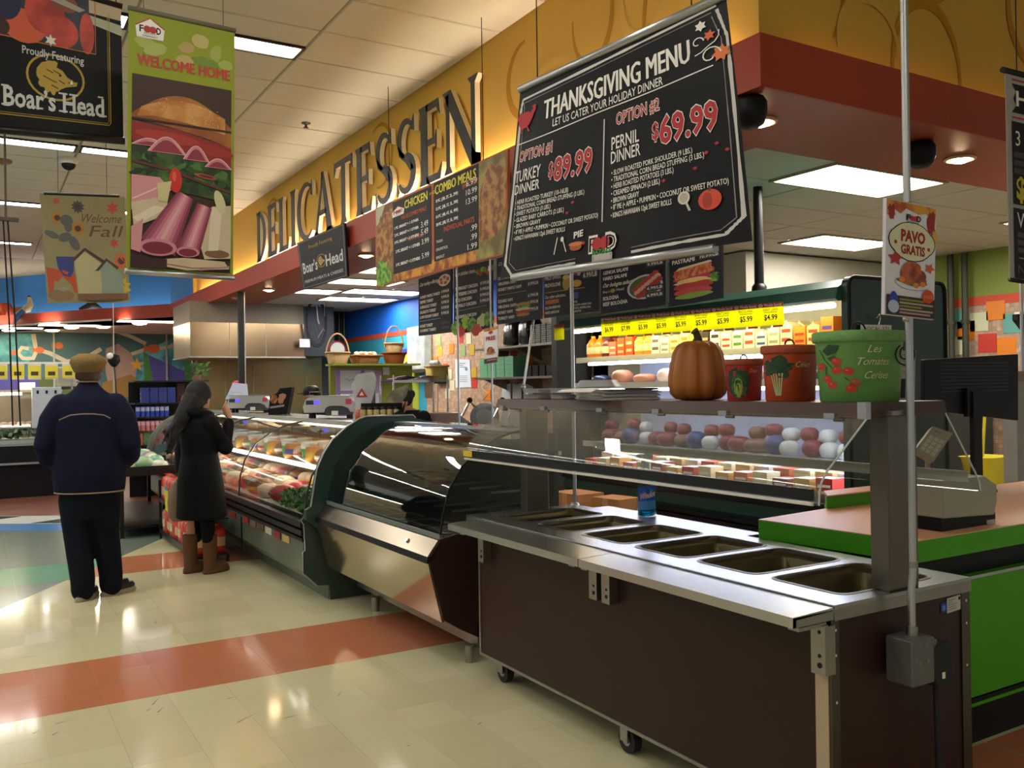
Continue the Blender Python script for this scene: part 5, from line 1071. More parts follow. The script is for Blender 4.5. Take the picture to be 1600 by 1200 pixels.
sheet_obj(pr, C('#1559c0', .3), .001, 8, 2, 'label_sheet'); pr.ell(48, 30, 26, 22, C('#3f8ad8', .3)); pr.rect(0, 62, 80, 100, C('#4f8fd4', .3), nx=6); pr.text('Windex', 5, 55, 26, C('#e8ecf2', .3), w=70, bold=.05, slope=.15, shear=.2); pr.text('Windex', 6, 54, 25, C('#d0242c', .3), w=68, bold=.02, slope=.15, shear=.2); pr.done()
# ================================================================== GLASS COUNTER CASES
CASEL = mat('case_tube', '#fff0d4', emit=LAMP_CASE*2.4)
# ---- dark, empty hot case with the steel front
A, B = 4.46, 6.32
hc = thing('display_case', 'empty dark glass display case with slanted steel front beside the steam table', 'display case', (2.6, 5.4, 0))
prof = [(2.045, .69), (2.08, .71), (2.105, .85), (2.13, .98), (2.18, 1.09), (2.25, 1.19), (2.36, 1.28), (2.46, 1.335), (2.51, 1.352), (2.90, 1.352), (2.92, 1.33), (3.05, 1.30), (3.05, .1), (2.44, .1), (2.30, .22), (2.13, .55), (2.045, .62)]
g = MB(); g.prism(prof, B-.0, B+.05, GREENC, 'y'); wb(g, 'end_panel', hc, .004)
g = MB(); g.tube([(x, B-.004, z+.004) for x, z in prof[1:11]], .008, ALU, 6); wb(g, 'edge_strip', hc)
g = MB(); pn = [(2.14, .585), (2.19, .72), (2.30, .74), (3.0, .76), (3.05, .70), (3.05, .13), (2.46, .13), (2.33, .20), (2.22, .27)]
g.prism(pn, A, A+.03, BROWN, 'y'); wb(g, 'end_panel', hc, label='brown end panel beside the steam table')
ST2 = mat('front_steel', '#b8ab98', .2, 1, .1, 2, .02, stretch=(40, 1, 40))
g = MB(); g.prism([(2.125, .60), (2.205, .262), (2.22, .262), (2.14, .60)], A, B, mat('lower_steel_panel', '#b0a58c', .12, .95, .05, 2), 'y'); wb(g, 'lower_panel', hc)
g = MB(); g.prism([(2.118, .637), (2.183, .722), (2.20, .715), (2.135, .63)], A-.01, B, ST2, 'y'); wb(g, 'front_ledge', hc)
g = MB(); g.prism([(2.112, .60), (2.118, .637), (2.14, .637), (2.14, .60)], A-.012, B, BLACKM, 'y'); wb(g, 'bumper', hc)
g = MB(); y = 4.78; g.cyl((2.147, y, .68), (2.142, y, .684), .014, .014, CHROME, 16); wb(g, 'lock', hc)
g = MB(); g.box(2.43, 2.44, A, B, .09, .225, STEELX); wb(g, 'kick_plate', hc)
for y in (4.50, 5.9):
    g = MB(); g.cyl((2.40, y, 0), (2.40, y, .1), .028, .03, STEELX, 12); wb(g, 'leg', hc)
for y in (4.50, 6.1):
    g = MB(); g.cyl((3.0, y, 0), (3.0, y, .1), .028, .03, STEELX, 12); wb(g, 'leg', hc)
g = MB(); g.box(2.45, 3.05, A+.03, B, .10, .13, STEELX); g.box(2.235, 3.05, A+.03, B, .70, .715, DARKSTEEL); g.box(3.02, 3.05, A+.03, B, .13, .70, DARKSTEEL); wb(g, 'base', hc)
gl = [(2.205, .735), (2.225, .85), (2.262, .99), (2.35, 1.12), (2.464, 1.216), (2.56, 1.262), (2.66, 1.292), (2.75, 1.305)]
g = MB(); g.sheet(gl, A+.012, B-.004, .006, glass('case_glass', '#dfe4df', 1.7)); wb(g, 'curved_glass', hc)
g = MB(); g.tube([(x, A+.006, z) for x, z in gl], .007, BLACK, 6); wb(g, 'glass_seal', hc)
g = MB(); g.box(2.198, 2.212, A, B, .722, .748, C('#6b7472', .4)); wb(g, 'glass_channel', hc)
g = MB(); g.box(2.74, 2.82, A-.02, B, 1.300, 1.312, ALU); g.box(2.82, 3.05, A, B, 1.296, 1.304, GLASS); wb(g, 'top_frame', hc)
g = MB(); g.box(2.70, 2.76, A+.05, B-.05, 1.255, 1.285, mat('warm_lamp_tube_off', '#d8d4c8', .3)); wb(g, 'lamp_tube', hc)
DKI = mat('case_interior', '#4a463c', .35, .7)
g = MB(); g.box(2.99, 3.02, A+.03, B, .72, 1.28, mat('back_doors', '#55544c', .3, .5)); wb(g, 'sliding_door', hc)
for z, x0 in ((.80, 2.5), (.93, 2.62)):
    for k in range(7):
        g = MB(); yy = A+.15+k*.27; g.box(x0, 2.98, yy, yy+.012, z, z+.012, STEELX); wb(g, 'rack_bar', hc)
g = MB(); g.box(2.36, 2.40, 5.4, B-.04, .86, .875, C('#b09040', .3, metal=.8)); wb(g, 'brass_rail', hc)
for k in range(5):
    g = MB(); g.lathe([((.10, .13), 0), ((.11, .14), .005), ((.105, .135), .006), ((.09, .12), -.0)], STEEL, (2.42, A+.3+k*.34, .718), 20, sq=6, caps=False); wb(g, 'pan_cover', hc)
# grey tape strips on the glass
for k, (px, py, h_) in enumerate(()): pass

# ---- long case full of deli meats
A, B = 6.40, 13.2
dc = thing('display_case', 'long curved glass deli case filled with meats and salads', 'display case', (2.6, 9.8, 0))
body = [(2.24, 0), (2.24, .10), (2.17, .115), (2.06, .22), (2.055, .44), (2.12, .46), (3.15, .46), (3.15, 0)]
g = MB(); g.prism(body, A+.03, B, mat('case_base_green', '#5b6a5c', .3, noise=.05), 'y'); wb(g, 'base', dc)
g = MB(); g.prism([(2.245, 0), (2.235, .11), (2.15, .115), (2.04, .22), (2.04, .375), (2.06, .385), (2.05, .58), (2.03, .60), (2.06, .64), (2.3, .64), (2.6, .6), (2.6, 0)], A, A+.03, GREENP, 'y'); wb(g, 'end_panel', dc, .003)
g = MB(); g.tube([(x, A-.002, z) for x, z in ((2.15, .115), (2.04, .22), (2.04, .375), (2.06, .385), (2.05, .58), (2.035, .60))], .005, ALU, 6); wb(g, 'edge_strip', dc)
for z0, z1, x in ((.49, .53, 2.035), (.55, .60, 2.03), (.445, .47, 2.045)):
    g = MB(); g.box(x, x+.05, A+.02, B, z0, z1, BLACKM); wb(g, 'bumper', dc)
g = MB(); g.box(2.085, 2.13, A+.02, B, .44, .61, BLACK); wb(g, 'bumper_back', dc)
for k in range(6):
    y = A+.35+k*.24; g = MB(); g.box(2.046, 2.052, y, y+.17, .385, .44, C(('#b8a26a', '#8c2a2a', '#c0b8a8', '#6b4a2c', '#7c6a50', '#a02424')[k], .5)); wb(g, 'price_card', dc)
for k in range(10):
    y = A+2.0+k*.3; g = MB(); g.box(2.044, 2.05, y, y+.2, .38, .43, C(('#8e1f1f', '#a9302c', '#5a1c1c', '#98201f')[k % 4], .5)); wb(g, 'price_card', dc)
for y in (8.2, 10.2):
    g = MB(); g.box(2.05, 2.058, y, y+.02, .13, .42, BLACK); wb(g, 'panel_joint', dc)
gl = [(2.06, .60), (2.075, .78), (2.12, .93), (2.22, 1.07), (2.36, 1.17), (2.52, 1.235), (2.70, 1.262)]
for a, b in ((A+.0, 8.28), (8.30, 9.98), (10.0, 11.6), (11.62, B)):
    g = MB(); g.sheet(gl, a+.01, b-.01, .006, GLASS); wb(g, 'curved_glass', dc)
    g = MB(); g.tube([(x-.002, a, z+.002) for x, z in gl], .008, C('#33342e', .3), 6); wb(g, 'glass_seal', dc)
g = MB(); g.tube([(x-.006, B+.02, z+.006) for x, z in gl], .04, C('#4b514b', .4), 8); wb(g, 'end_arch', dc)
g = MB(); g.box(2.68, 3.15, A+.05, B, 1.262, 1.290, mat('case_top', '#8f8f92', .25, .6)); g.box(2.66, 2.70, A+.05, B, 1.255, 1.294, ALU); wb(g, 'top', dc)
g = MB(); g.box(3.11, 3.14, A+.03, B, .46, 1.262, mat('case_back_doors', '#8a8578', .3, .3)); wb(g, 'sliding_door', dc)
for k in range(14):
    y = A+.3+k*.48; g = MB(); g.box(3.095, 3.11, y, y+.03, .7, 1.25, ALU); wb(g, 'door_frame', dc)
g = MB(); g.prism([(2.10, .60), (3.11, .64), (3.11, .60), (2.10, .57)], A+.03, B, mat('case_deck', '#d7d4c8', .4), 'y'); wb(g, 'deck', dc)
g = MB(); g.box(2.46, 3.09, A+.06, B-.02, .915, .925, mat('glass_shelf', '#c8d4cc', .1, noise=.02)); wb(g, 'shelf', dc)
g = MB(); g.cyl((2.44, A+.3, .902), (2.44, B-.1, .902), .013, .013, CASEL, 8); g.cyl((2.72, A+.15, 1.245), (2.72, B-.1, 1.245), .013, .013, mat('case_tube_top', '#ffe8c4', emit=LAMP_CASE*1.1), 8); wb(g, 'lamp_tube', dc)
# contents: each a thing
MEAT = [mat('ham_pink', '#dba793', .4, noise=.2, scale=14, bump=.1), mat('roast_brown', '#8a5a40', .45, noise=.3, scale=12, bump=.15), mat('netted_red', '#a82e34', .4, noise=.3, scale=18, bump=.2), mat('turkey_pale', '#dcc2a8', .4, noise=.12, scale=10), mat('pepper_dark', '#4d3328', .5, noise=.4, scale=30)]
CHEESE = [mat('cheese_yellow', '#e6c46a', .4, noise=.08), mat('cheese_pale', '#e4d6a0', .4, noise=.06), mat('cheese_orange', '#e0872c', .4, noise=.08)]
def lump(c, r, m, rz, nm, label, cat, group, band=None):
    t = thing(nm, label, cat, c, rz, group); g = MB(); k = 10
    vs = []
    g.lathe([((r[0]*max(.001, math.sin(PI*i/8))**.7*(1+.06*random.random()), r[1]*max(.001, math.sin(PI*i/8))**.7), r[2]*(1-math.cos(PI*i/8))) for i in range(9)], m, (0, 0, 0), 12)
    g.build('meat' if cat == 'meat' else 'body', t)
    if band:
        h = MB(); h.lathe([((r[0]*1.02, r[1]*1.02), r[2]*.7), ((r[0]*1.03, r[1]*1.03), r[2]*1.1)], band, (0, 0, 0), 12, caps=False); h.build('label_band', t)
    return t
LB = [C('#b3232c'), C('#1d3f8c'), C('#e5dfcf'), C('#c9a12c')]
kk = 0
names = ('pink ham', 'brown roast', 'red netted roast', 'pale turkey breast', 'peppered roast')
y = A+.16
while y < B-.15:
    for row, x in enumerate((2.24, 2.46, 2.76)):
        if y < 7.1 and row == 0: continue
        i = (kk*3+row*2) % 5; s = .085+.02*random.random(); seg = 'nearest glass pane' if y < 8.3 else 'second glass pane' if y < 10 else 'far glass pane'
        lump((x+random.uniform(-.02, .02), y+random.uniform(-.02, .02), .606+(x-2.1)*.04), (s*1.15, s*.95, s*.72), MEAT[i], random.random()*3, 'deli_meat', names[i]+' on the lower case deck, '+seg, 'meat', names[i]+'s on the lower deck, '+seg, LB[kk % 4] if random.random() < .5 else None)
    kk += 1; y += .235
y = A+.2; kk = 0
while y < B-.15:
    seg = 'nearest glass pane' if y < 8.3 else 'second glass pane' if y < 10 else 'far glass pane'
    for x in (2.56, 2.78):
        c = kk % 6; kk += 1
        if c in (0, 3):
            t = thing('salad_tub', ('white and blue' if c else 'white and green')+' tub, upper case shelf, '+seg, 'tub', (x, y, .926), 0, ('blue' if c else 'green')+' tubs on the upper shelf, '+seg)
            g = MB(); g.lathe([(.055, 0), (.072, .15)], C('#dfe4ea', .4), (0, 0, 0), 16); g.build('tub', t); g = MB(); g.lathe([(.0605, .03), (.0685, .11)], C('#2b4fa8' if c else '#2f8a3c', .4), (0, 0, 0), 16, caps=False); g.build('label', t); g = MB(); g.lathe([(.075, .15), (.075, .162), (.0, .162)], C('#eeeeea', .3), (0, 0, 0), 16); g.build('lid', t)
        elif c in (1, 4):
            m = CHEESE[(kk//2) % 3]; nm = ('yellow', 'pale', 'orange')[(kk//2) % 3]
            t = thing('cheese_wheel', nm+' cheese loaf, upper case shelf, '+seg, 'cheese', (x, y, .926), .2, nm+' cheeses on the upper shelf, '+seg); g = MB(); g.lathe([((.09, .07), 0), ((.095, .075), .01), ((.095, .075), .12), ((.085, .065), .135), ((.001, .001), .136)], m, (0, 0, 0), 18, sq=3); g.build('loaf', t); g = MB(); g.lathe([((.0955, .0755), .04), ((.0955, .0755), .09)], LB[kk % 4], (0, 0, 0), 18, sq=3, caps=False); g.build('label', t)
        else:
            i = kk % 4; lump((x, y, .926), (.085, .07, .065), MEAT[i], .3, 'deli_meat', names[i]+' on the upper case shelf, '+seg, 'meat', names[i]+'s on the upper shelf, '+seg, LB[(kk+1) % 4])
    y += .2
# leafy garnish at the near end
t = MB(); GL = [C('#2f5a24', .6), C('#4c7a2c', .6), C('#24401c', .6)]
for i in range(700):
    x, y_, z = 2.13+random.random()**1.6*.5, A+.06+random.random()*.75, .62+random.random()*.13; a = random.random()*6.3; s = .03
    t.add([(x, y_, z), (x+s*math.cos(a), y_+s*math.sin(a), z+s*.9), (x+s*1.7*math.cos(a+.4), y_+s*1.7*math.sin(a+.4), z+s*.3), (x+s*math.cos(a+.9), y_+s*math.sin(a+.9), z-s*.3)], [(0, 1, 2, 3)], GL[i % 3])
o = t.build('garnish'); tag(o, 'green leafy garnish around the meats at the near end of the deli case', 'garnish', kind='stuff')

# ================================================================== on top of the deli case
TOPZ = 1.291
GREYP = C('#a9a8a4', .4); GREYD = C('#3b3c3c', .5); SCR = mat('blue_screen', '#3a2fe8', emit=1.6)
def scale(px, w, label):
    p = on_x(px, 640, 2.93); t = thing('deli_scale', label, 'scale', (2.90, p.y, TOPZ), -.45, 'grey deli scales on the case top')
    g = MB(); g.prism([(-w/2, .055), (-w/2-.01, .11), (-w/2+.02, .185), (-w/2+.05, .20), (w/2-.06, .20), (w/2, .15), (w/2, .055), (w/2-.04, .055), (w/2-.06, .09), (w/2-.12, .115), (-w*.0, .115), (-w*.08, .09), (-w*.1, .055)], -.14, .14, GREYP); g.build('housing', t, bevel=.004)
    g = MB(); g.prism([(-w*.095, .03), (-w*.075, .088), (0, .112), (w/2-.125, .112), (w/2-.065, .088), (w/2-.03, .05), (w/2-.03, .03)], -.13, .13, GREYD); g.build('printer_bay', t)
    g = MB(); g.box(-w/2+.01, w/2-.05, -.13, .13, .203, .212, STEELX); g.build('weighing_plate', t)
    g = MB(); g.box(-w/2+.02, -w/2+.09, -.143, -.14, .13, .17, C('#2b3440', .3)); g.box(-w/2+.095, -w/2+.145, -.143, -.14, .135, .168, SCR); g.build('display', t)
    g = MB(); g.box(w/2-.085, w/2-.03, -.143, -.14, .13, .18, C('#c03a4a')); g.build('sticker', t)
    g = MB(); g.box(.02, .08, -.145, -.142, .03, .07, PAPER); g.build('receipt', t)
    for x in (-w/2+.06, w/2-.06):
        for y in (-.1, .1): g = MB(); g.cyl((x, y, 0), (x, y, .056), .022, .018, BLACK, 10); g.build('foot', t)
    g = MB(); g.tube([(-w/2+.05, -.1, .21), (-w/2+.05, -.1, .25), (-w/2+.16, -.1, .25), (-w/2+.16, -.1, .21)], .003, STEELX, 6); g.build('wire_stand', t)
    return t
scale(522, .47, 'grey deli scale nearer the dark case, with a small blue screen')
scale(396, .50, 'grey deli scale farther along the case, behind the woman in black')
p = on_x(440, 605, 2.93); t = thing('display_box', 'black cardboard box with food photos standing between the two scales', 'box', (2.93, p.y, TOPZ), -.5)
g = MB(); g.prism([(-.13, 0), (.07, 0), (.13, .30), (.0, .29), (-.03, .24), (-.11, .20)], -.09, .09, BLACK); g.build('box', t); pr = Print((-.115, -.0915, .235), (.10, -.0915, .28), (.05, -.0915, .08), (-.12, -.0915, .06), 100, 100)
pr.n = Vector((0, -1, 0)); pr.root = t; pr.o = Vector(); pr.ell(25, 40, 18, 30, FRY, jag=.2); pr.ell(70, 45, 20, 34, C('#b57a5c'), jag=.2); pr.rect(5, 84, 95, 96, C('#8c8a84')); pr.done()
# mustard jar display
p = on_x(600, 650, 2.93); t = thing('jar_display', 'open black cardboard display of small mustard jars on the case top', 'display box', (2.90, p.y, TOPZ), -.45)
g = MB(); g.prism([(-.17, 0), (.18, 0), (.22, .19), (.18, .10), (.07, .045), (-.17, .035)], -.11, -.105, BLACK); g.box(-.17, .18, .105, .11, 0, .15, BLACK); g.box(-.17, .18, -.105, .11, 0, .006, BLACK); g.box(.178, .182, -.11, .11, 0, .15, BLACK); g.build('tray', t)
g = MB(); g.prism([(.02, .16), (.10, .26), (.24, .31), (.22, .22), (.17, .15)], .10, .106, mat('box_lid_art', '#6a6450', .5, col2='#a39a78', scale=6)); g.build('lid', t)
g = MB(); vs, fs = text_geo("Boar\u2019s Head", .02, 2); g.add([(a_*.022+.03, -.1115, b_*.024+.018) for a_, b_ in vs], fs, GREY_T); g.build('lettering', t)
for i in range(6):
    for j in (-.06, 0.0, .06):
        jx = -.14+i*.055; q = thing('mustard_jar', 'mustard jar in the black display', 'jar', Vector(t.location)+Matrix.Rotation(-.45, 3, 'Z') @ Vector((jx, j, .007)), 0, 'mustard jars in the cardboard display')
        g = MB(); g.lathe([(.022, 0), (.025, .01), (.025, .085), (.02, .095)], mat('mustard', '#b09c64', .25, noise=.1), (0, 0, 0), 12); g.build('glass_jar', q); g = MB(); g.lathe([(.023, .095), (.023, .112), (.0, .113)], BLACK, (0, 0, 0), 12); g.build('lid', q)
p = on_x(568, 640, 2.90); t = thing('bag_dispenser', 'white plastic holder with a red triangle mark beside the mustard jars', 'dispenser', (2.90, p.y, TOPZ), -.45)
g = MB(); g.prism([(-.09, 0), (.05, 0), (.06, .12), (.10, .26), (.115, .36), (.09, .42), (-.05, .40), (-.10, .30), (-.07, .18)], -.05, .05, glass('bag_plastic', '#e8eaea', 1.0, .75)); g.build('bag', t); g = MB(); g.add([(-.06, -.052, .2), (-.01, -.052, .28), (.04, -.052, .2)], [(0, 1, 2)], C('#b0362c')); g.add([(-.03, -.053, .215), (-.01, -.053, .25), (.01, -.053, .215)], [(0, 1, 2)], C('#e2d8d0')); g.build('mark', t)
g = MB(); g.box(.02, .10, .052, .11, .12, .36, C('#5a5d5e', .3)); g.build('back_frame', t); g = MB(); g.lathe([(.045, 0), (.045, .09), (.035, .1)], C('#a5442c', .3), (-.02, -.1, 0), 14); g.build('jar', t)

# ================================================================== GREEN MULTI-DECK COOLER
cy0, cy1 = 3.60, 6.6
cl = thing('dairy_cooler', 'tall dark green open cooler with lit shelves and yellow price tags along its canopy', 'cooler', (5, 5, 0))
def rr_rect(x0, x1, z0, z1, r): 
    P = []
    for cx, cz, a0 in ((x1-r, z1-r, 0), (x0+r, z1-r, PI/2)):
        for i in range(6): a = a0+PI/2*i/5; P.append((cx+r*math.cos(a), cz+r*math.sin(a)))
    return P+[(x0, z0), (x1, z0)]
g = MB(); g.prism(rr_rect(4.50, 5.46, 0, 2.205, .06), cy0-.05, cy0, GREENC, 'y'); wb(g, 'end_panel', cl)
g = MB(); g.tube([(x, cy0-.052, z) for x, z in [(4.505, .9)]+rr_rect(4.505, 5.455, .5, 2.20, .06)[::-1][2:]+[(5.455, .5)]], .012, BLACK, 6); wb(g, 'end_panel_trim', cl)
g = MB(); g.prism([(4.47, 2.055), (4.445, 2.07), (4.47, 2.14), (4.6, 2.20), (5.44, 2.20), (5.44, 2.16), (4.62, 2.14), (4.52, 2.06)], cy0, cy1, mat('canopy_green', '#2c5a4c', .3, noise=.15), 'y'); wb(g, 'canopy', cl)
g = MB(); g.box(5.38, 5.44, cy0, cy1, 0, 2.16, mat('cooler_back', '#c9ccd4', .5)); g.prism([(4.5, .0), (4.5, .16), (4.56, .16), (4.56, 0)], cy0, cy1, BLACK, 'y'); wb(g, 'back', cl)
g = MB(); g.prism([(4.50, .665), (4.50, .74), (4.52, .80), (5.38, .82), (5.38, .16), (4.54, .16), (4.54, .60)], cy0, cy1, GREENC, 'y'); wb(g, 'front_panel', cl)
g = MB(); g.box(4.475, 4.52, cy0, cy1, .755, .81, BLACKM); wb(g, 'bumper', cl)
for k in range(7):
    z = .635-k*.042; g = MB(); g.box(4.49, 4.54, cy0, cy1, z-.026, z, BLACKM); wb(g, 'grille_slat', cl)
SHELF = mat('shelf_white', '#b9bfd2', .35, .2)
for z, x, nm in ((1.80, 4.66, 'shelf'), (1.575, 4.62, 'shelf'), (1.055, 4.72, 'shelf')):
    g = MB(); g.box(x, 5.38, cy0, cy1, z-.02, z, SHELF); g.box(x-.012, x, cy0, cy1, z-.035, z+.012, C('#c6c8bf', .4)); wb(g, nm, cl)
g = MB(); g.box(4.53, 4.545, cy0, cy1, .81, .875, glass('deck_glass', '#dfe8e8', 1, .1)); wb(g, 'front_glass', cl)
WT = mat('cooler_tube_warm', '#ffe2a4', emit=LAMP_CASE*3.2); CT = mat('cooler_tube_cool', '#dfe6ff', emit=LAMP_CASE*2.2)
g = MB(); g.cyl((4.56, cy0+.1, 2.04), (4.56, cy1-.1, 2.04), .016, .016, WT, 8); wb(g, 'lamp_tube', cl)
for z, x in ((1.755, 4.72), (1.53, 4.69), (1.015, 4.79)): g = MB(); g.cyl((x, cy0+.1, z), (x, cy1-.1, z), .014, .014, CT, 8); wb(g, 'lamp_tube', cl)
TGY = backlit('tag_yellow', '#e2ea30'); TGR = C('#a8202c', .5)
tags = (("BOAR'S HEAD", '$6.99'), ("BOAR'S HEAD", '$7.99'), ('', '$5.99'), ('MARGHERITA', '$5.99'), ('HOT HAUS', '$5.99'), ("BOAR'S HEAD", '$5.99'), ('GREAT LAKES', '$5.99'), ('RICO-MIA', '$5.99'), ('GREAT LAKES', '$4.99'))
for i, (nm, p_) in enumerate(tags):
    ya, yb = 5.935-i*.2157, 5.935-(i+1)*.2157; o = bpy.data.objects.new('price_tag', None)
    pr = Print((4.432, ya, 2.12-.004*i), (4.432, yb, 2.12-.004*(i+1)), (4.440, yb, 1.963-.003*(i+1)), (4.440, ya, 1.963-.003*i), 100, 72, root=cl)
    mbp = MB(); mbp.add([pr.P(0, 0), pr.P(100, 0), pr.P(100, 72), pr.P(0, 72), pr.P(0, 0, -.002), pr.P(100, 0, -.002), pr.P(100, 72, -.002), pr.P(0, 72, -.002)], [(0, 1, 2, 3), (4, 7, 6, 5), (0, 4, 5, 1), (1, 5, 6, 2), (2, 6, 7, 3), (3, 7, 4, 0)], TGY); tg = mbp.build('price_tag', cl)
    pr.rect(0, 0, 100, 14, TGR, 'print'); pr.text('Weekly Special', 26, 11.5, 9, INK, w=68, bold=.02, part='print'); pr.ell(12, 8, 9, 5, INK, 'print'); pr.rect(7, 6, 17, 9, TGR, 'print')
    if nm: pr.text(nm, 50, 26, 8, BLACK, w=58, align='c', part='print')
    pr.rect(24, 29, 76, 31, C('#7c7c2c'), 'print'); pr.text(p_, 50, 54, 17, BLACK, w=52, bold=.02, align='c', part='print'); pr.rect(56, 72, 96, 78, TGR, 'print'); pr.rect(6, 72, 50, 80, C('#d9d8a0'), 'print')
    for q in pr.layers.values(): q.build('print', tg)
    bpy.data.objects.remove(o)
t2 = thing('price_strip', 'short piece of yellow price tag by the far end of the cooler', 'tag', (4.43, 6.5, 2.0)); g = MB(); g.box(4.428, 4.432, 6.47, 6.62, 1.97, 2.10, TGY); g.box(4.426, 4.428, 6.47, 6.62, 2.08, 2.11, TGR); wb(g, 'print', t2)
g = MB(); g.box(4.60, 4.63, cy0+.02, cy0+.05, .86, 1.50, CT); wb(g, 'lamp_tube', cl)
# products
PK = {}
def jug(loc, col, cap, label, group, s=1.0):
    k = ('j', col, s)
    if k not in PK:
        t = thing('juice_jug', label, 'jug', loc, 0, group); g = MB(); g.lathe([((.05*s, .05*s), 0), ((.055*s, .055*s), .01), ((.055*s, .055*s), .12*s), ((.035*s, .035*s), .16*s), ((.02*s, .02*s), .18*s)], C(col, .25), (0, 0, 0), 14, sq=3.5); g.build('jug_body', t)
        g = MB(); g.cyl((0, 0, .18*s), (0, 0, .2*s), .021*s, .021*s, C(cap, .4), 12); g.build('cap', t); g = MB(); g.lathe([((.0565*s, .0565*s), .04*s), ((.0565*s, .0565*s), .10*s)], C('#d8cfa8', .4), (0, 0, 0), 14, sq=3.5, caps=False); g.build('label', t); PK[k] = t
    else: t = copy_tree(PK[k]); t.location = loc; t['label'] = label; t['group'] = group
def carton(loc, w, h, col, band, label, group, gable=False):
    k = (w, h, col, band, gable)
    if k not in PK:
        t = thing('carton', label, 'carton', loc, 0, group); g = MB(); m = C(col, .45)
        if gable: g.prism([(-w/2, 0), (w/2, 0), (w/2, h*.8), (.004, h*.94), (.004, h), (-.004, h), (-.004, h*.94), (-w/2, h*.8)], -w/2, w/2, m, 'x')
        else: g.box(-w/2, w/2, -w/2, w/2, 0, h, m)
        g.build('box', t)
        for q in (.22, .55): g = MB(); g.box(-w/2-.001, -w/2, -w*.38, w*.38, h*q, h*(q+.13), C(band, .5)); g.build('label', t)
        PK[k] = t
    else: t = copy_tree(PK[k]); t.location = loc; t['label'] = label; t['group'] = group
rows = []
y = 6.45; i = 0
seq = [('j', '#e07a24', '#e8902c'), ('j', '#e07a24', '#e8902c'), ('j', '#6b2f38', '#e8902c'), ('c', '#c9705c', '#e4c8b8'), ('c', '#d8561c', '#e4b88c'), ('c', '#d8561c', '#e4b88c'), ('j', '#e8a82c', '#d8531c'), ('j', '#e8922c', '#d8531c'), ('c', '#e9e7de', '#5a5a60'), ('c', '#e9e7de', '#8a8a90'), ('c', '#e8dca8', '#c9882c'), ('c', '#e8dca8', '#c9882c'),
       ('c', '#e2c65a', '#8a3a24'), ('c', '#2c2826', '#a39a80'), ('c', '#e9e7de', '#1d1d1d'), ('c', '#ece8da', '#c04a2c'), ('c', '#eceade', '#4a8a3a'), ('c', '#ece8da', '#c04a2c'), ('c', '#eceade', '#3a5a9a'), ('c', '#e9e4cf', '#8a9a8a'), ('c', '#e9dfc0', '#b8382c'), ('c', '#e0862c', '#a8281c'), ('c', '#e9cf8a', '#b8382c'), ('c', '#dc7a2c', '#4a3a9a')]
step = (6.45-3.75)/len(seq)
for i, (k, c1, c2) in enumerate(seq):
    y = 6.45-i*step; cn = {'#e07a24': 'orange', '#6b2f38': 'purple', '#e8a82c': 'yellow', '#e8922c': 'amber', '#c9705c': 'pink', '#d8561c': 'deep orange', '#2c2826': 'black', '#e2c65a': 'yellow', '#e0862c': 'orange', '#dc7a2c': 'orange'}.get(c1, 'white')
    for dx in (0, .13):
        if k == 'j': jug((4.735+dx, y, 1.801), c1, c2, cn+' juice jug on the top cooler shelf', cn+' juice jugs on the top cooler shelf', 1.0)
        else: carton((4.735+dx, y, 1.801), .098, .135+.05*((i*7) % 3)/2, c1, c2, cn+' carton on the top cooler shelf, '+('far' if i < 12 else 'near')+' half', cn+' cartons on the top cooler shelf, '+('far' if i < 12 else 'near')+' half', cn == 'white' and i % 2 == 0)
        if k == 'c' and i >= 12 and dx == 0: pass
# breads and bags on the middle shelf
for i in range(9):
    y = 6.4-i*.3; m, nm = ((mat('bread_crust', '#a8693c', .6, noise=.2), 'round brown loaf'), (mat('dark_bag', '#20222e', .3, noise=.3), 'dark wrapped meat'), (mat('cream_pack', '#d8b896', .5, noise=.1), 'cream wrapped turkey breast'), (MATS['bread_crust'] if 'bread_crust' in MATS else mat('bread_crust', '#a8693c'), 'round brown loaf'))[(i*3+1) % 4]
    lump((4.78, y, 1.576), (.085, .10, .04+.02*(i % 2)), m, .4*i, 'wrapped_food', nm+' on the middle cooler shelf', 'food', nm+'s on the middle cooler shelf')
# lower shelves: garlic knobs, salami, cheese blocks
for i in range(17):
    y = 6.35-i*.158; k = (i*7) % 5
    if i > 12: k = (1, 1, 0, 1)[i % 4]
    if k in (0, 3): m, nm, r = mat('onion_red', '#8a2c34', .35, noise=.2), 'net of red salami', (.09, .075, .06)
    elif k == 2: m, nm, r = MEAT[1], 'brown smoked sausage', (.11, .08, .055)
    elif k == 4: m, nm, r = mat('blue_wrap', '#3a4a78', .35, noise=.3), 'blue wrapped ham', (.09, .08, .07)
    else: m, nm, r = mat('mozzarella', '#ddd8c8', .35, noise=.06), 'white bagged mozzarella', (.07, .07, .055)
    lump((4.84+.03*math.sin(i*2.3), y, 1.056), r, m, .5*i, 'deli_bag', nm+' on the lower cooler shelf', 'food', nm+'s on the lower cooler shelf')
    if i % 3 != 1 or i > 11: lump((4.90, y+.06, 1.056+2*r[2]*.85), (.065, .06, .05), (m if i % 2 else MATS['onion_red']), .2*i, 'deli_bag', ('pale' if i % 2 else 'red')+' bag on top of the lower cooler shelf goods', 'food', ('pale' if i % 2 else 'red')+' bags of the second layer')
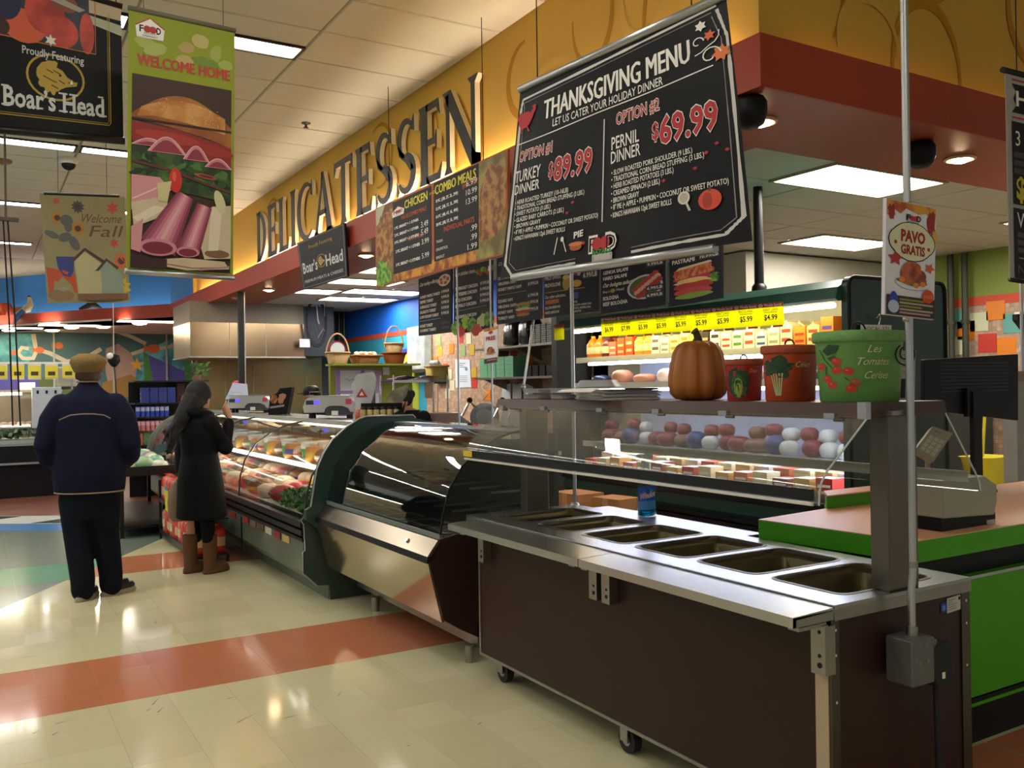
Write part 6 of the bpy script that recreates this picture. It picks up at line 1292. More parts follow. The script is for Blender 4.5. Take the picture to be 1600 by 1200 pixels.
for i in range(15):
    y = 6.35-i*.18; c1 = ('#b8382c', '#e4cf9a', '#d9a24a', '#c9744a', '#e4d6a4', '#8a4a30', '#dcb85a')[i % 7]; nm = ('red', 'pale', 'golden', 'rust', 'cream', 'brown', 'yellow')[i % 7]
    carton((4.66, y, .826), .13, .10+.015*(i % 3), c1, '#e9e4d4', nm+' cheese pack on the bottom cooler deck, front row', nm+' cheese packs on the cooler deck, front row')
    carton((4.82, y-.05, .826), .14, .15, ('#e9dcb0', '#c9a06a', '#d8cfc0', '#b85a3a')[i % 4], '#c43a2c', ('cream', 'tan', 'white', 'rust')[i % 4]+' cheese pack on the bottom cooler deck, back row', ('cream', 'tan', 'white', 'rust')[i % 4]+' cheese packs on the cooler deck, back row')

# ================================================================== GREEN COUNTER AND WHAT STANDS ON IT
gc = thing('service_counter', 'bright green counter with a salmon top behind the steam table', 'counter', (4.2, 2.7, 0))
g = MB(); top = [(3.17, 2.2), (5.6, 2.2), (5.6, 3.1), (3.72, 3.1), (3.66, 3.02), (3.10, 2.96)]
g.prism(top, .848, .932, LIME, 'z'); wb(g, 'edge_band', gc); g = MB(); g.prism(top, .932, .936, SALMON, 'z'); wb(g, 'top', gc)
g = MB(); g.prism([(3.30, 2.30), (5.55, 2.30), (5.55, 3.0), (3.30, 3.0)], .73, .848, BLACK, 'z'); g.prism([(3.34, 2.29), (5.52, 2.29), (5.52, 2.98), (3.34, 2.98)], .0, .15, BLACK, 'z'); wb(g, 'recess', gc)
g = MB(); g.prism([(3.26, 2.25), (5.55, 2.25), (5.55, 2.98), (3.26, 2.98)], .22, .73, LIME, 'z'); wb(g, 'front_panel', gc); g = MB(); g.prism([(3.27, 2.255), (5.55, 2.255), (5.55, 2.98), (3.27, 2.98)], .15, .21, BLACK, 'z'); g.box(3.265, 5.55, 2.251, 2.26, .178, .192, LIME); wb(g, 'plinth', gc)
g = MB(); g.box(3.27, 5.5, 2.246, 2.252, .722, .735, ALU); wb(g, 'edge_strip', gc)
g = MB(); g.prism([(3.62, 3.0), (3.75, 3.12), (4.4, 3.12), (4.4, 3.0)], .85, 1.0, LIME, 'z'); g.prism([(3.60, 2.98), (3.74, 3.12), (4.4, 3.12), (4.4, 2.98)], 1.0, 1.006, SALMON, 'z'); wb(g, 'raised_ledge', gc)
BEI = C('#a39d8c', .45)
t = thing('label_scale', 'beige checkout scale on a black base standing on the salmon counter', 'scale', (3.66, 2.36, .936), 0)
g = MB(); g.prism([(-.22, .055), (.15, .04), (.17, .10), (.17, .17), (.08, .215), (-.22, .215)], -.10, .20, BEI); wb_ = g.build('housing', t, bevel=.006); g = MB(); g.prism([(-.22, 0), (.10, 0), (.17, .0), (.17, .05), (-.22, .055)], -.09, .19, BLACK); g.build('base', t); g = MB(); g.box(.171, .173, -.05, .12, .11, .17, C('#8f8d84', .3)); g.build('printer_door', t); g = MB(); g.box(.10, .16, -.095, -.088, .0, .02, ALU); g.build('paper_feed', t)
t = thing('keypad', 'tilted beige keypad on a stand, seen through the glass wing', 'keypad', (3.72, 2.66, .936), 0)
g = MB(); p_ = on_y(1455, 705, 2.66); g.cyl((p_.x, 2.68, .936), (p_.x, 2.68, p_.z), .012, .012, BEI, 8); wb(g, 'stand', t)
kq = [on_y(1458, 666, 2.66), on_y(1489, 677, 2.62), on_y(1459, 721, 2.60), on_y(1430, 703, 2.64)]; pr = Print(kq[0], kq[1], kq[2], kq[3], 60, 80, root=t); sheet_obj(pr, BEI, .03, 1, 1, 'panel')
for i in range(3):
    for j in range(4): pr.rect(8+i*16, 26+j*12, 21+i*16, 36+j*12, C('#ccc7b4'), 'key')
pr.rect(10, 8, 30, 14, C('#8c8778'), 'display'); pr.done()
t = thing('monitor', 'black computer monitor seen from behind on the green counter', 'monitor', (4.9, 3.0, .936), 0)
g = MB(); a, b, c_, d = on_y(1443, 562, 3.0), on_y(1590, 553, 3.0), on_y(1590, 657, 3.0), on_y(1443, 640, 3.0); g.prism([(a.x, a.z), (b.x, b.z), (c_.x, c_.z), (d.x, d.z)], 2.995, 3.02, BLACK); wb(g, 'screen_back', t, .004)
for i in range(9):
    g = MB(); z = 1.66-i*.02; g.box(4.55, 5.2, 2.992, 2.995, z, z+.006, mat('vent_rib', '#1c1c1d', .5)); wb(g, 'vent_rib', t)
g = MB(); g.box(4.76, 4.92, 2.97, 2.995, 1.36, 1.52, BLACK); g.box(4.80, 4.88, 2.96, 2.985, .96, 1.5, BLACK); g.lathe([((.14, .1), .936), ((.13, .09), .96), ((.05, .03), .962)], BLACK, (4.84, 2.98, 0), 20); wb(g, 'stand', t)
t = thing('mop_bucket', 'yellow mop bucket with wringer behind the green counter', 'bucket', (8.3, 5.0, 0)); YB_ = C('#c9b81c', .45)
g = MB(); g.lathe([((.18, .15), .12), ((.24, .2), .50), ((.25, .21), .52)], YB_, (0, 0, 0), 20, sq=4); g.build('bucket', t); g = MB(); g.lathe([((.15, .12), .53), ((.22, .16), .82), ((.24, .18), .83)], YB_, (0, 0, 0), 20, sq=5); g.build('wringer', t)
for x, y in ((-.15, -.12), (.15, -.12), (-.15, .12), (.15, .12)): g = MB(); g.cyl((x-.02, y, .045), (x+.02, y, .045), .045, .045, RUBBER, 12); g.cyl((x, y, .05), (x, y, .13), .012, .012, STEELX, 6); g.build('wheel', t)
t = thing('mop', 'yellow mop handle leaning up out of the bucket', 'mop', (8.1, 4.95, 0)); g = MB(); g.tube([(8.12, 4.95, .5), (8.28, 4.99, 1.3)], .014, YB_, 8); wb(g, 'handle', t); g = MB(); g.ball((8.1, 4.95, .52), (.06, .06, .12), C('#2f8a8c'), 10, 8); wb(g, 'mop_head', t)
t = thing('storage_cabinet', 'dark cabinet behind the yellow mop bucket', 'cabinet', (8.9, 5.9, 0)); g = MB(); g.box(7.2, 10.4*0+9.6, 5.7, 6.1, 0, 1.50, C('#2b3032', .5)); wb(g, 'body', t); g = MB(); g.box(8.3, 8.31, 5.69, 5.7, .05, 1.45, BLACK); g.box(7.2, 9.6, 5.68, 5.7, 1.46, 1.50, STEELX); wb(g, 'door_gap', t)
t = thing('steel_rack', 'steel upright of a rack at the right edge behind the monitor', 'rack', (6.4, 3.6, 0)); g = MB(); g.box(6.27, 6.40, 3.55, 3.65, 0, 1.55, STEELX); wb(g, 'upright', t); g = MB(); g.box(6.2, 7.4, 3.5, 3.9, 1.55, 1.62, C('#8d8270', .5)); wb(g, 'shelf', t)
t = thing('wall_monitor', 'black slanted screen in a pale frame at the right edge', 'monitor', (6.4, 3.55, 1.7)); g = MB(); g.prism([(6.25, 2.02), (7.2, 2.02), (7.2, 1.82), (6.50, 1.80), (6.25, 1.98)], 3.52, 3.56, BLACK); g.box(6.3, 7.2, 3.5, 3.54, 1.765, 1.80, WHITE); g.box(6.24, 7.2, 3.5, 3.54, 2.02, 2.035, WHITE); wb(g, 'screen', t); g = MB(); g.cyl((6.26, 3.5, 1.62), (6.26, 3.5, 3.0), .012, .012, ALU, 8); wb(g, 'pole', t)
t = thing('notice', 'papers reading LOCAL hung on the green end panel of the cooler', 'notice', (4.9, 3.54, 1.6)); pr = Print(on_y(1345, 507, 3.53), on_y(1393, 508, 3.53), on_y(1393, 600, 3.53), on_y(1345, 600, 3.53), 48, 92, root=t); sheet_obj(pr, PAPER, .002, 1, 1); pr.text('LOCAL 371', 5, 9, 6, BLACK, w=38); pr.done()
g = MB(); p = on_y(1372, 500, 3.52); g.tube([(p.x-.02, 3.52, p.z+.01), (p.x, 3.51, p.z+.035), (p.x+.02, 3.52, p.z+.01), (p.x+.005, 3.52, p.z-.03)], .005, CHROME, 6); wb(g, 'hook', t)
t = thing('notice', 'long strip of white labels hung on the cooler end beside the conduit', 'notice', (5.1, 3.54, 1.5)); pr = Print(on_y(1408, 548, 3.53), on_y(1431, 548, 3.53), on_y(1429, 640, 3.53), on_y(1405, 640, 3.53), 23, 92, root=t); sheet_obj(pr, C('#a9acb4'), .002, 1, 1); pr.rect(1, 44, 8, 74, BLACK); [pr.rect(2, 6+i*9, 20, 7+i*9, C('#6d7078')) for i in range(4)]; pr.done()
for px in (1486, 1508):
    p = on_x(px, 480, 9.6); t = thing('pipe', 'dark vertical pipe on the olive wall, '+('left' if px < 1500 else 'right')+' one of two', 'pipe', (9.6, p.y, 0)); g = MB(); g.cyl((0, 0, 0), (0, 0, 3.0), .035, .035, mat('dark_olive_pipe', '#2f3320', .5), 10); g.build('tube', t); g = MB(); g.cyl((0, 0, 2.2), (0, 0, 2.24), .05, .05, MATS['dark_olive_pipe'], 10); g.build('collar', t)
p = on_x(1186, 430, 4.9); t = thing('pipe', 'black pipe dropping from the deli ceiling into the green cooler', 'pipe', (5.0, on_x(1186, 430, 5.0).y, 2.2)); g = MB(); g.cyl((0, 0, .0), (0, 0, .82), .035, .035, BLACKM, 12); g.build('tube', t); g = MB(); g.lathe([(.05, 0), (.06, .03), (.055, .08), (.04, .1)], BLACKM, (0, 0, 0), 12); g.build('collar', t)
g = MB(); g.box(7.2, 9.6, 7.0, 8.2, 2.50, 3.0, C('#b9b4a4', .6)); struct('wall_bulkhead', g)
# ================================================================== KITCHEN BEHIND THE DELI CASES
HOODS = mat('hood_steel', '#9a8468', .22, .95, .1, 2, .02)
g = MB(); g.box(2.98, 4.86, 15.0, 16.4, 2.11, 2.68, HOODS); g.box(2.98, 4.86, 15.02, 16.4, 2.68, 3.02, C('#8b806c', .5)); g.box(2.96, 4.88, 14.985, 16.4, 2.10, 2.125, STEELX); g.box(4.862, 5.5, 15.3, 16.4, 2.15, 3.02, C('#2c343a', .4))
t = thing('kitchen_hood', 'wide stainless kitchen hood hanging over the cooking line behind the deli case', 'hood', (3.9, 15.6, 2.1)); wb(g, 'canopy', t)
for x in (3.6, 4.2): g = MB(); g.box(x, x+.006, 14.995, 15.0, 2.13, 2.68, STEELX); wb(g, 'panel_seam', t)
w = MB(); w.box(3.29, 5.65, 16.4, 16.5, 0, 3.05, mat('steel_wall', '#8f7a5e', .25, .8, .1, 2, .03)); w.box(5.65, XD, 16.4, 16.5, 0, 3.05, C('#2a3038', .6)); ws = struct('wall_kitchen', w)
for i in range(5): g = MB(); x = 3.35+i*.5; g.box(x, x+.008, 16.392, 16.4, .9, 2.6, STEELX); g.build('panel_seam', ws)
for k in range(4): g = MB(); g.cyl((5.62+k*.1, 15.9, 2.0+.1*k), (5.62+k*.1, 15.9, 3.0), .03, .03, BLACKM, 8); o = g.build('vertical_pipe', ws)
t = thing('wall_wreath', 'dark oval twig wreath with pale sprigs hanging beside the hood', 'wreath', (5.03, 14.85, 2.7)); g = MB()
for k in range(3): g.tube([((.185-.012*k)*math.cos(a)+.01*random.random(), .01*k, (.42-.02*k)*math.sin(a)+.01*random.random()) for a in [2*PI*i/30 for i in range(30)]], .012, C('#1c1a1c', .7), 5, True)
for k in range(14): a = random.random()*6.28; r = random.random(); g.tube([(-.15*math.cos(a), 0, -.36*math.sin(a)), (.1*math.cos(a*2), .01, .3*math.sin(a*3))], .004, C(('#2a2430', '#3a2c3c', '#20202c')[k % 3], .7), 4)
g.build('twig_ring', t); g = MB(); g.tube([(.0, -.02, .3), (.02, -.02, .05), (.04, -.02, -.02)], .012, C('#a9a4a8', .7), 6); g.tube([(.02, -.02, -.25), (.12, -.02, -.1), (.14, -.02, -.14)], .01, C('#8c6a70', .7), 6); g.build('ribbon', t)
g = MB(); g.cyl((0, 0, .4), (0, 0, .34), .003, .003, ALU, 6); g.box(-.3, -.12, -.01, .0, -.42, -.28, C('#c9cdd6', .7)); g.build('tag', t)
# cook line worktop under the hood
g = MB(); g.box(3.4, 5.9, 15.4, 16.38, .86, .9, STEELX); g.box(3.45, 5.85, 15.45, 16.38, 0, .86, DARKSTEEL); t = thing('cooking_counter', 'stainless cooking counter under the kitchen hood', 'counter', (4.6, 15.9, 0)); wb(g, 'body', t)
# olive partition with papers
OLB = mat('olive_board', '#8c9638', .6, noise=.06)
t = thing('notice_partition', 'olive green partition covered in white notices with baskets standing on top', 'partition', (4.45, 11.1, 0)); g = MB(); g.box(3.90, 5.05, 11.0, 11.06, 0, 1.86, OLB); g.box(3.88, 5.08, 10.80, 11.12, 1.86, 1.885, OLB); wb(g, 'board', t)
for i, (x, z, w_, h_, c_) in enumerate(((3.97, 1.82, .52, .62, '#a688b8'), (4.03, 1.80, .28, .26, '#d8dde8'), (4.03, 1.50, .27, .24, '#d8dde8'), (4.36, 1.80, .17, .20, '#ccd2e0'), (4.36, 1.60, .2, .4, '#cfd6e2'), (4.50, 1.80, .10, .3, '#b69cc4'), (4.62, 1.84, .09, .1, '#d8dde0'))):
    q = thing('notice', ('large lilac backing sheet', 'upper left white notice with a scribble', 'lower left white notice with a scribble', 'small upper right white notice', 'tall lower right white notice', 'narrow lilac sheet', 'tiny white card by the top edge')[i]+' pinned to the olive partition', 'notice', (x+w_/2, 10.997, z-h_/2), 0); g = MB(); g.box(x, x+w_, 10.990-.002*i, 10.999-.001*i, z-h_, z, C(c_, .8)); wb(g, 'sheet', q)
    if i in (1, 2): g = MB(); g.tube([(x+.06+k*.03, 10.985-.002*i, z-.12+.015*math.sin(k*2.2)) for k in range(6)], .003, C('#3b4a6a'), 4); wb(g, 'scribble', q)
WICK = mat('wicker_pale', '#c9a878', .8, noise=.3, scale=70, bump=.4); WICK2 = mat('wicker_brown', '#8a4a28', .8, noise=.35, scale=60, bump=.4); WICK3 = mat('wicker_tan', '#b07a48', .8, noise=.3, scale=60, bump=.4)
BT = 1.886
def basket(c, r0, r1, h, m, label, handle=True, hh=.25, sq=None):
    t = thing('wicker_basket', label, 'basket', c); g = MB(); g.lathe([((r0, r0*.8), 0), ((r0*1.02, r0*.82), .01), ((r1, r1*.8), h), ((r1*.95, r1*.76), h), ((r0*.95, r0*.75), .015), ((.001, .001), .015)], m, (0, 0, 0), 24, sq=sq, caps=False); g.build('bowl', t)
    g = MB(); g.tube([(r1*math.cos(a)*1.01, r1*.8*math.sin(a)*1.01, h) for a in [2*PI*i/24 for i in range(24)]] if not sq else [(r1*sx_, r1*.8*sy_, h) for sx_, sy_ in ((1, 1), (-1, 1), (-1, -1), (1, -1))], .012, m, 6, True); g.build('rim', t)
    if handle: g = MB(); g.tube([(r1*math.cos(a), 0, h*.6+(hh)*math.sin(a)) for a in [PI*i/14 for i in range(15)]], .010, m, 6); g.build('handle', t)
    return t
basket((3.975, 10.92, BT), .12, .155, .14, WICK, 'pale wicker basket with tall handle holding a red and white plate', hh=.30)
t = thing('plate', 'white plate with red rim standing in the pale basket', 'plate', (3.985, 10.95, BT+.02)); g = MB(); g.cyl((0, 0, .16), (0, .012, .16), .115, .115, C('#8a1f2c', .3), 24); g.cyl((0, -.002, .16), (0, .01, .16), .095, .095, C('#c9d8e2', .3), 24); g.build('disc', t)
basket((4.34, 10.92, BT), .15, .19, .10, WICK3, 'low tan basket heaped with pale rolls', False, sq=5)
for i in range(14):
    t = thing('bread_roll', 'pale roll in the low tan basket', 'roll', (4.22+.06*(i % 5)+.01*(i//5), 10.87+.05*((i//5) % 3), BT+.09+.022*(i % 2)), 0, 'rolls in the low basket'); g = MB(); g.ball((0, 0, .02), (.038, .032, .026), C('#d9c9a4', .7), 10, 6); g.build('crust', t)
basket((4.755, 10.92, BT), .12, .165, .14, WICK2, 'dark brown basket at the right end of the partition', False)
basket((4.755, 10.92, BT+.145), .10, .13, .12, WICK, 'pale basket with handle stacked in the dark brown basket', hh=.28)
# wire shelf with magazines and box basket
t = thing('wire_shelf', 'chrome wire shelf unit holding magazines in front of the mosaic wall', 'shelf', (4.7, 10.2, 0))
for x in (4.34, 5.07):
    for y in (10.0, 10.4): g = MB(); g.cyl((x, y, 0), (x, y, 1.72), .012, .012, CHROME, 8); wb(g, 'post', t)
for z in (.4, 1.0, 1.66):
    g = MB(); g.box(4.33, 5.08, 9.99, 10.0, z-.03, z, CHROME); g.box(4.33, 5.08, 10.4, 10.41, z-.03, z, CHROME)
    for k in range(14): x = 4.34+k*.056; g.box(x, x+.006, 10.0, 10.4, z-.006, z, CHROME)
    wb(g, 'wire_tier', t)
for i in range(8):
    t = thing('magazine', ('purple' if i < 2 else 'dark' if i < 4 else 'white' if i < 6 else 'grey')+' magazine lying on top of the wire shelf', 'magazine', (4.45+.06*i, 10.2, 1.662+.012*(i % 4)), .3*math.sin(i*1.7), ('purple', 'dark', 'white', 'grey')[i//2]+' magazines on the wire shelf'); g = MB(); g.sheet([(-.13, .004), (0, .008+.01*(i % 3)), (.13, .003)], -.1, .1, .008, C(('#7a2c6a', '#1e1c24', '#c9cdd6', '#6a5a60')[i//2], .5), False); g.build('cover', t)
basket((5.02, 10.2, 1.662), .11, .125, .17, mat('wicker_box', '#b09858', .8, noise=.3, scale=60, bump=.4), 'square straw basket at the right end of the wire shelf', False, sq=6)
t = thing('cloth_bundle', 'white and blue cloths piled in the square straw basket', 'cloth', (5.02, 10.2, 1.81)); g = MB(); [g.ball((random.uniform(-.07, .07), random.uniform(-.05, .05), .04+.03*random.random()), (.05, .04, .035), C(('#d9dce4', '#8a86c0', '#e4e4e8')[i % 3], .8), 8, 5) for i in range(7)]; g.build('cloth', t)
# clear white tub leaning, on the wall
t = thing('storage_tub', 'translucent white plastic tub standing against the blue wall', 'tub', (6.0, 12.85, 1.84)); g = MB(); g.box(5.94, 6.08, 12.5, 13.15, 1.85, 2.53, glass('milky_plastic', '#dfe8e8', 1.0, .7)); wb(g, 'tub', t, .03)
g = MB(); g.box(5.90, 6.09, 12.45, 13.2, 1.80, 1.85, STEELX); g.box(5.95, 6.09, 12.5, 12.52, 1.4, 1.8, STEELX); wb(g, 'wall_bracket', t)
# wall shelves with stock
for z, label in ((2.06, 'upper'), (1.68, 'lower')):
    t = thing('wall_shelf', label+' steel wall shelf of kitchen stock in front of the mosaic tiles', 'shelf', (5.85, 9.4, z)); g = MB(); g.box(5.62, 6.09, 8.45, 10.3, z-.025, z, STEELX); wb(g, 'board', t)
    for y in (8.6, 9.4, 10.2): g = MB(); g.prism([(6.09, z-.18), (6.09, z-.025), (5.7, z-.025)], y-.006, y+.006, STEELX); wb(g, 'bracket', t)
for i in range(2):
    t = thing('black_bag', 'black plastic bag roll on the upper wall shelf', 'bag', (5.85, 9.62-i*.36, 2.061), 0, 'black bags on the upper wall shelf'); g = MB(); g.lathe([((.13, .15), 0), ((.14, .165), .05), ((.13, .155), .25), ((.08, .1), .36), ((.001, .001), .37)], mat('bin_bag', '#0e0f12', .2, noise=.3, scale=10, bump=.6), (0, 0, 0), 14, sq=3); g.build('bag', t)
for i in range(10):
    t = thing('foam_tray_stack', 'foam trays on the upper wall shelf', 'trays', (5.78, 9.02-.12*(i % 5), 2.061+.0*i+(.12 if i > 4 else 0)), 0, 'foam tray stacks on the upper shelf'); g = MB(); [g.box(-.06, .06, -.05, .05, k*.024, k*.024+.018, C('#9ea29c', .7)) for k in range(5)]; g.build('trays', t)
for i in range(4):
    for j in range(5):
        t = thing('green_box', 'mint green carton on the lower wall shelf', 'carton', (5.78, 10.16-i*.215, 1.681+.052*j), 0, 'green cartons on the lower shelf'); g = MB(); g.box(-.1, .1, -.1, .1, 0, .05, C('#5f9c76', .6)); g.build('box', t)
for i in range(4):
    t = thing('dark_bin', 'dark food pan on the right of the lower wall shelf', 'pan', (5.8, 9.12-i*.15, 1.681), 0, 'dark pans on the lower shelf'); g = MB(); g.box(-.08, .08, -.06, .06, 0, .13, mat('pan_dark', '#3b3c3e', .3, .7)); g.build('pan', t)
t = thing('mixer', 'chrome kitchen machine at the right end of the lower wall shelf', 'mixer', (5.8, 8.62, 1.681)); g = MB(); g.lathe([(.07, 0), (.06, .03), (.04, .06), (.05, .1), (.07, .16), (.05, .19), (0, .2)], CHROME, (0, 0, 0), 14); g.build('body', t); g = MB(); g.tube([(0, .05, .02), (-.02, .16, .03), (-.02, .22, .06)], .02, CHROME, 8); g.build('arm', t)
for i in range(3):
    t = thing('clipboard', ('left', 'middle', 'right')[i]+' one of three white clipboards hung under the wall shelves', 'clipboard', (6.05, 10.2-i*.27, 1.48)); g = MB(); g.box(6.05, 6.058, 10.1-i*.27, 10.32-i*.27, 1.3, 1.6, C('#c9d2dc', .7)); wb(g, 'paper', t); g = MB(); g.box(6.04, 6.052, 10.17-i*.27, 10.25-i*.27, 1.59, 1.615, STEELX); wb(g, 'clip', t)
t = thing('wall_phone', 'black phone box fixed to the mosaic wall', 'phone', (6.05, 12.16, 1.73)); g = MB(); g.box(6.02, 6.095, 11.99, 12.33, 1.62, 1.85, BLACK); wb(g, 'case', t, .01); g = MB(); g.box(6.015, 6.022, 12.0, 12.04, 1.68, 1.8, C('#8f969c', .4)); wb(g, 'slot', t); g = MB(); g.tube([(6.06, 12.28, 1.62), (6.07, 12.3, 1.4), (6.07, 12.32, 1.1)], .005, BLACK, 5); wb(g, 'cable', t)
t = thing('wall_notice', 'tall pale laminated notice on the mosaic wall right of the phone box', 'notice', (6.085, 11.5, 1.77)); pr = Print(on_x(711, 561, 6.09), on_x(734, 562, 6.09), on_x(736, 605, 6.09), on_x(712, 606, 6.09), 40, 76, root=t); sheet_obj(pr, C('#c4ccd8', .5), .003, 1, 1); [pr.rect(8, 10+i*5, (28, 22, 30)[i % 3], 12+i*5, C('#5c6470')) for i in range(3)]; pr.ell(30, 26, 4, 5, C('#6d7480')); [pr.rect(6, 44+i*5, 32, 46+i*5, C('#8c94a0')) for i in range(4)]; pr.done()
t = thing('coiled_cable', 'pale coiled cable hanging down the mosaic wall', 'cable', (6.088, 11.0, 1.6)); g = MB(); p = on_x(748, 560, 6.0); g.tube([(6.088, p.y+.09*math.sin(k*1.57), p.z-k*.045) for k in range(16)], .006, C('#cfc8ae', .5), 5); wb(g, 'coil', t)
t = thing('fridge_side', 'dark steel upright cabinet side between the mosaic wall and the green cooler', 'cabinet', (5.9, 8.3, 0)); g = MB(); g.box(5.6, 6.08, 8.33, 8.43, 0, 2.55, C('#1d211d', .5)); wb(g, 'side', t)
# back worktop with slicers
t = thing('back_counter', 'steel worktop along the middle of the deli kitchen', 'counter', (4.5, 8.8, 0)); g = MB(); g.box(4.15, 4.95, 7.3, 9.9, .88, .92, STEEL); g.box(4.2, 4.9, 7.35, 9.85, .12, .88, C('#6f6c64', .5)); wb(g, 'body', t)
for x in (4.25, 4.85):
    for y in (7.4, 9.8): g = MB(); g.cyl((x, y, 0), (x, y, .12), .025, .025, STEELX, 8); wb(g, 'leg', t)
def slicer(x, y, rz, label):
    t = thing('meat_slicer', label, 'slicer', (x, y, .921), rz, 'meat slicers'); EN = C('#d2d4d2', .25)
    g = MB(); g.lathe([((.24, .17), .03), ((.25, .18), .05), ((.24, .17), .14), ((.16, .12), .22), ((.001, .001), .23)], EN, (0, 0, 0), 24, sq=4); g.build('housing', t)
    g = MB(); g.cyl((.05, -.03, .33), (.05, .0, .33), .15, .15, CHROME, 28); g.build('blade', t); g = MB(); g.cyl((.05, -.05, .33), (.05, -.03, .33), .09, .08, STEEL, 24); g.build('blade_cover', t)
    g = MB(); g.prism([(-.22, .2), (-.02, .2), (-.02, .23), (-.2, .36), (-.22, .34)], -.12, -.05, CHROME); g.build('carriage', t); g = MB(); g.tube([(-.18, -.08, .35), (-.1, -.08, .5), (-.03, -.08, .42)], .016, CHROME, 8); g.ball((-.1, -.08, .51), .03, BLACK, 8, 6); g.build('pusher', t)
    g = MB(); [g.cyl((a, b, 0), (a, b, .035), .025, .02, RUBBER, 8) for a in (-.18, .18) for b in (-.12, .12)]; g.build('feet', t)
slicer(4.42, 8.0, -.5, 'white enamel meat slicer beside the bending worker'); slicer(4.5, 7.5, -.4, 'chrome meat slicer half hidden behind the brown shelf end')
t = thing('pink_tub', 'pink grey plastic tub behind the bending worker', 'tub', (4.32, 8.7, .921)); g = MB(); g.lathe([((.16, .14), 0), ((.22, .19), .36), ((.23, .2), .37), ((.21, .18), .365), ((.15, .13), .01)], C('#a58c88', .4), (0, 0, 0), 20, sq=4, caps=False); g.build('tub', t)
# cardboard boxes seen under the glass wing
CARD = mat('cardboard', '#a9774a', .85, noise=.08)
for i, (x, y, z, w_, h_) in enumerate(((4.2, 6.2, 0, .42, .36), (4.22, 5.95, .361, .40, .34), (4.25, 5.55, 0, .36, .40), (4.25, 5.50, .401, .34, .30), (4.1, 6.75, 0, .40, .42), (4.1, 6.75, .421, .38, .30), (4.6, 6.95, 0, .45, .38))):
    if x > 4.3: continue
    t = thing('cardboard_box', ('lower left', 'upper left', 'lower right', 'upper right', 'far lower', 'far upper')[i]+' brown cardboard box in the pile behind the steam table', 'box', (x, y, z), .05*i); g = MB(); w2 = w_*.42; g.box(-w2, w2*.6, -w2, w2, 0, h_, CARD); g.build('carton', t); g = MB(); g.box(-w2-.001, -w2, -.03, .03, 0, h_, C('#b98f62', .5)); g.build('tape', t)
# thin poles rising from the counters
for px, l in ((716, 'beside the bending worker'),):
    p = on_x(px, 560, 3.15); t = thing('thin_pole', 'thin steel pole behind the dark glass case '+l, 'pole', (3.15, p.y, 0)); g = MB(); g.cyl((0, 0, 0), (0, 0, SOF), .008, .008, ALU, 8); g.lathe([(.025, 0), (.02, .012)], ALU, (0, 0, 0), 12); g.build('tube', t)
p = on_x(897, 700, 3.03); t = thing('thin_pole', 'grey steel pole standing on the back edge of the steam table', 'pole', (3.03, p.y, DZ)); g = MB(); g.cyl((0, 0, .001), (0, 0, SOF-DZ+.02), .011, .011, ALU, 10); g.lathe([(.028, .001), (.022, .014)], ALU, (0, 0, 0), 12); g.build('tube', t)
a, b, c_ = on_y(847, 415, 6.9), on_y(818, 605, 6.9), on_y(835, 641, 6.9); t = thing('slanted_pole', 'slanting pale pole with a knuckle joint above the far end of the brown shelf', 'pole', (c_.x, 6.9, 1.2)); g = MB(); d_ = (a-b).normalized(); g.tube([b, b+d_*((SOF-b.z)/d_.z)], .012, ALU, 8); wb(g, 'upper_arm', t); g = MB(); g.tube([b, c_, (c_.x+.08, 6.9, .925)], .016, WHITE, 8); g.ball(b, .026, STEELX, 10, 6); wb(g, 'lower_arm', t)
# ================================================================== RACKS BESIDE THE CASE AND THE SEAFOOD COUNTER
t = thing('wire_rack', 'low black two tier rack of bagged bread beside the woman in black', 'rack', (1.82, 9.45, 0))
for x in (1.68, 1.97):
    for y in (8.39, 10.12): g = MB(); g.box(x-.012, x+.012, y-.012, y+.012, 0, .07 if y < 9 else .62 if x < 1.8 else .7, BLACKM); wb(g, 'post', t)
for z in (.07, .40):
    g = MB(); g.box(1.67, 1.98, 8.38, 10.13, z-.012, z, BLACKM); g.box(1.668, 1.676, 8.38, 10.13, z, z+.035, BLACKM); wb(g, 'tier', t)
REDB = [mat('bread_bag_red', '#c8382c', .25, noise=.25, scale=14), mat('bread_bag_orange', '#c9583a', .3, noise=.3, scale=14), mat('bread_bag_pink', '#c97a64', .3, noise=.25, scale=14)]
def bread(x, y, z, i, h, label, grp):
    t = thing('bread_bag', label, 'bread', (x, y, z), .1*math.sin(i), grp); g = MB(); g.lathe([((.05, .06), 0), ((.06, .07), .02), ((.062, .07), h*.75), ((.05, .05), h*.88), ((.015, .02), h*.93), ((.035, .03), h)], REDB[i % 3], (0, 0, 0), 12, sq=3.5); g.build('bag', t)
    g = MB(); g.lathe([((.0625, .0715), h*.25), ((.0625, .0715), h*.55)], C(('#c9a27a', '#b8442c', '#d9c2a0')[i % 3], .4), (0, 0, 0), 12, sq=3.5, caps=False); g.build('label', t)
for i in range(12): bread(1.75, 8.50+i*.14, .071, i, .27, 'bread bag on the bottom tier of the low rack', 'bread bags on the bottom tier')
for i in range(9): bread(1.75, 8.93+i*.14, .401, i+1, .29, 'bread bag on the top tier of the low rack', 'bread bags on the top tier')
for i in range(4): bread(1.91, 8.50+i*.24, .071, i, .27, 'bread bag at the back of the bottom rack tier', 'bread bags at the back of the bottom tier')
for i in range(5): bread(1.90, 9.0+i*.24, .401, i, .36, 'tall red bread bag at the rack back', 'tall bread bags in the back row')
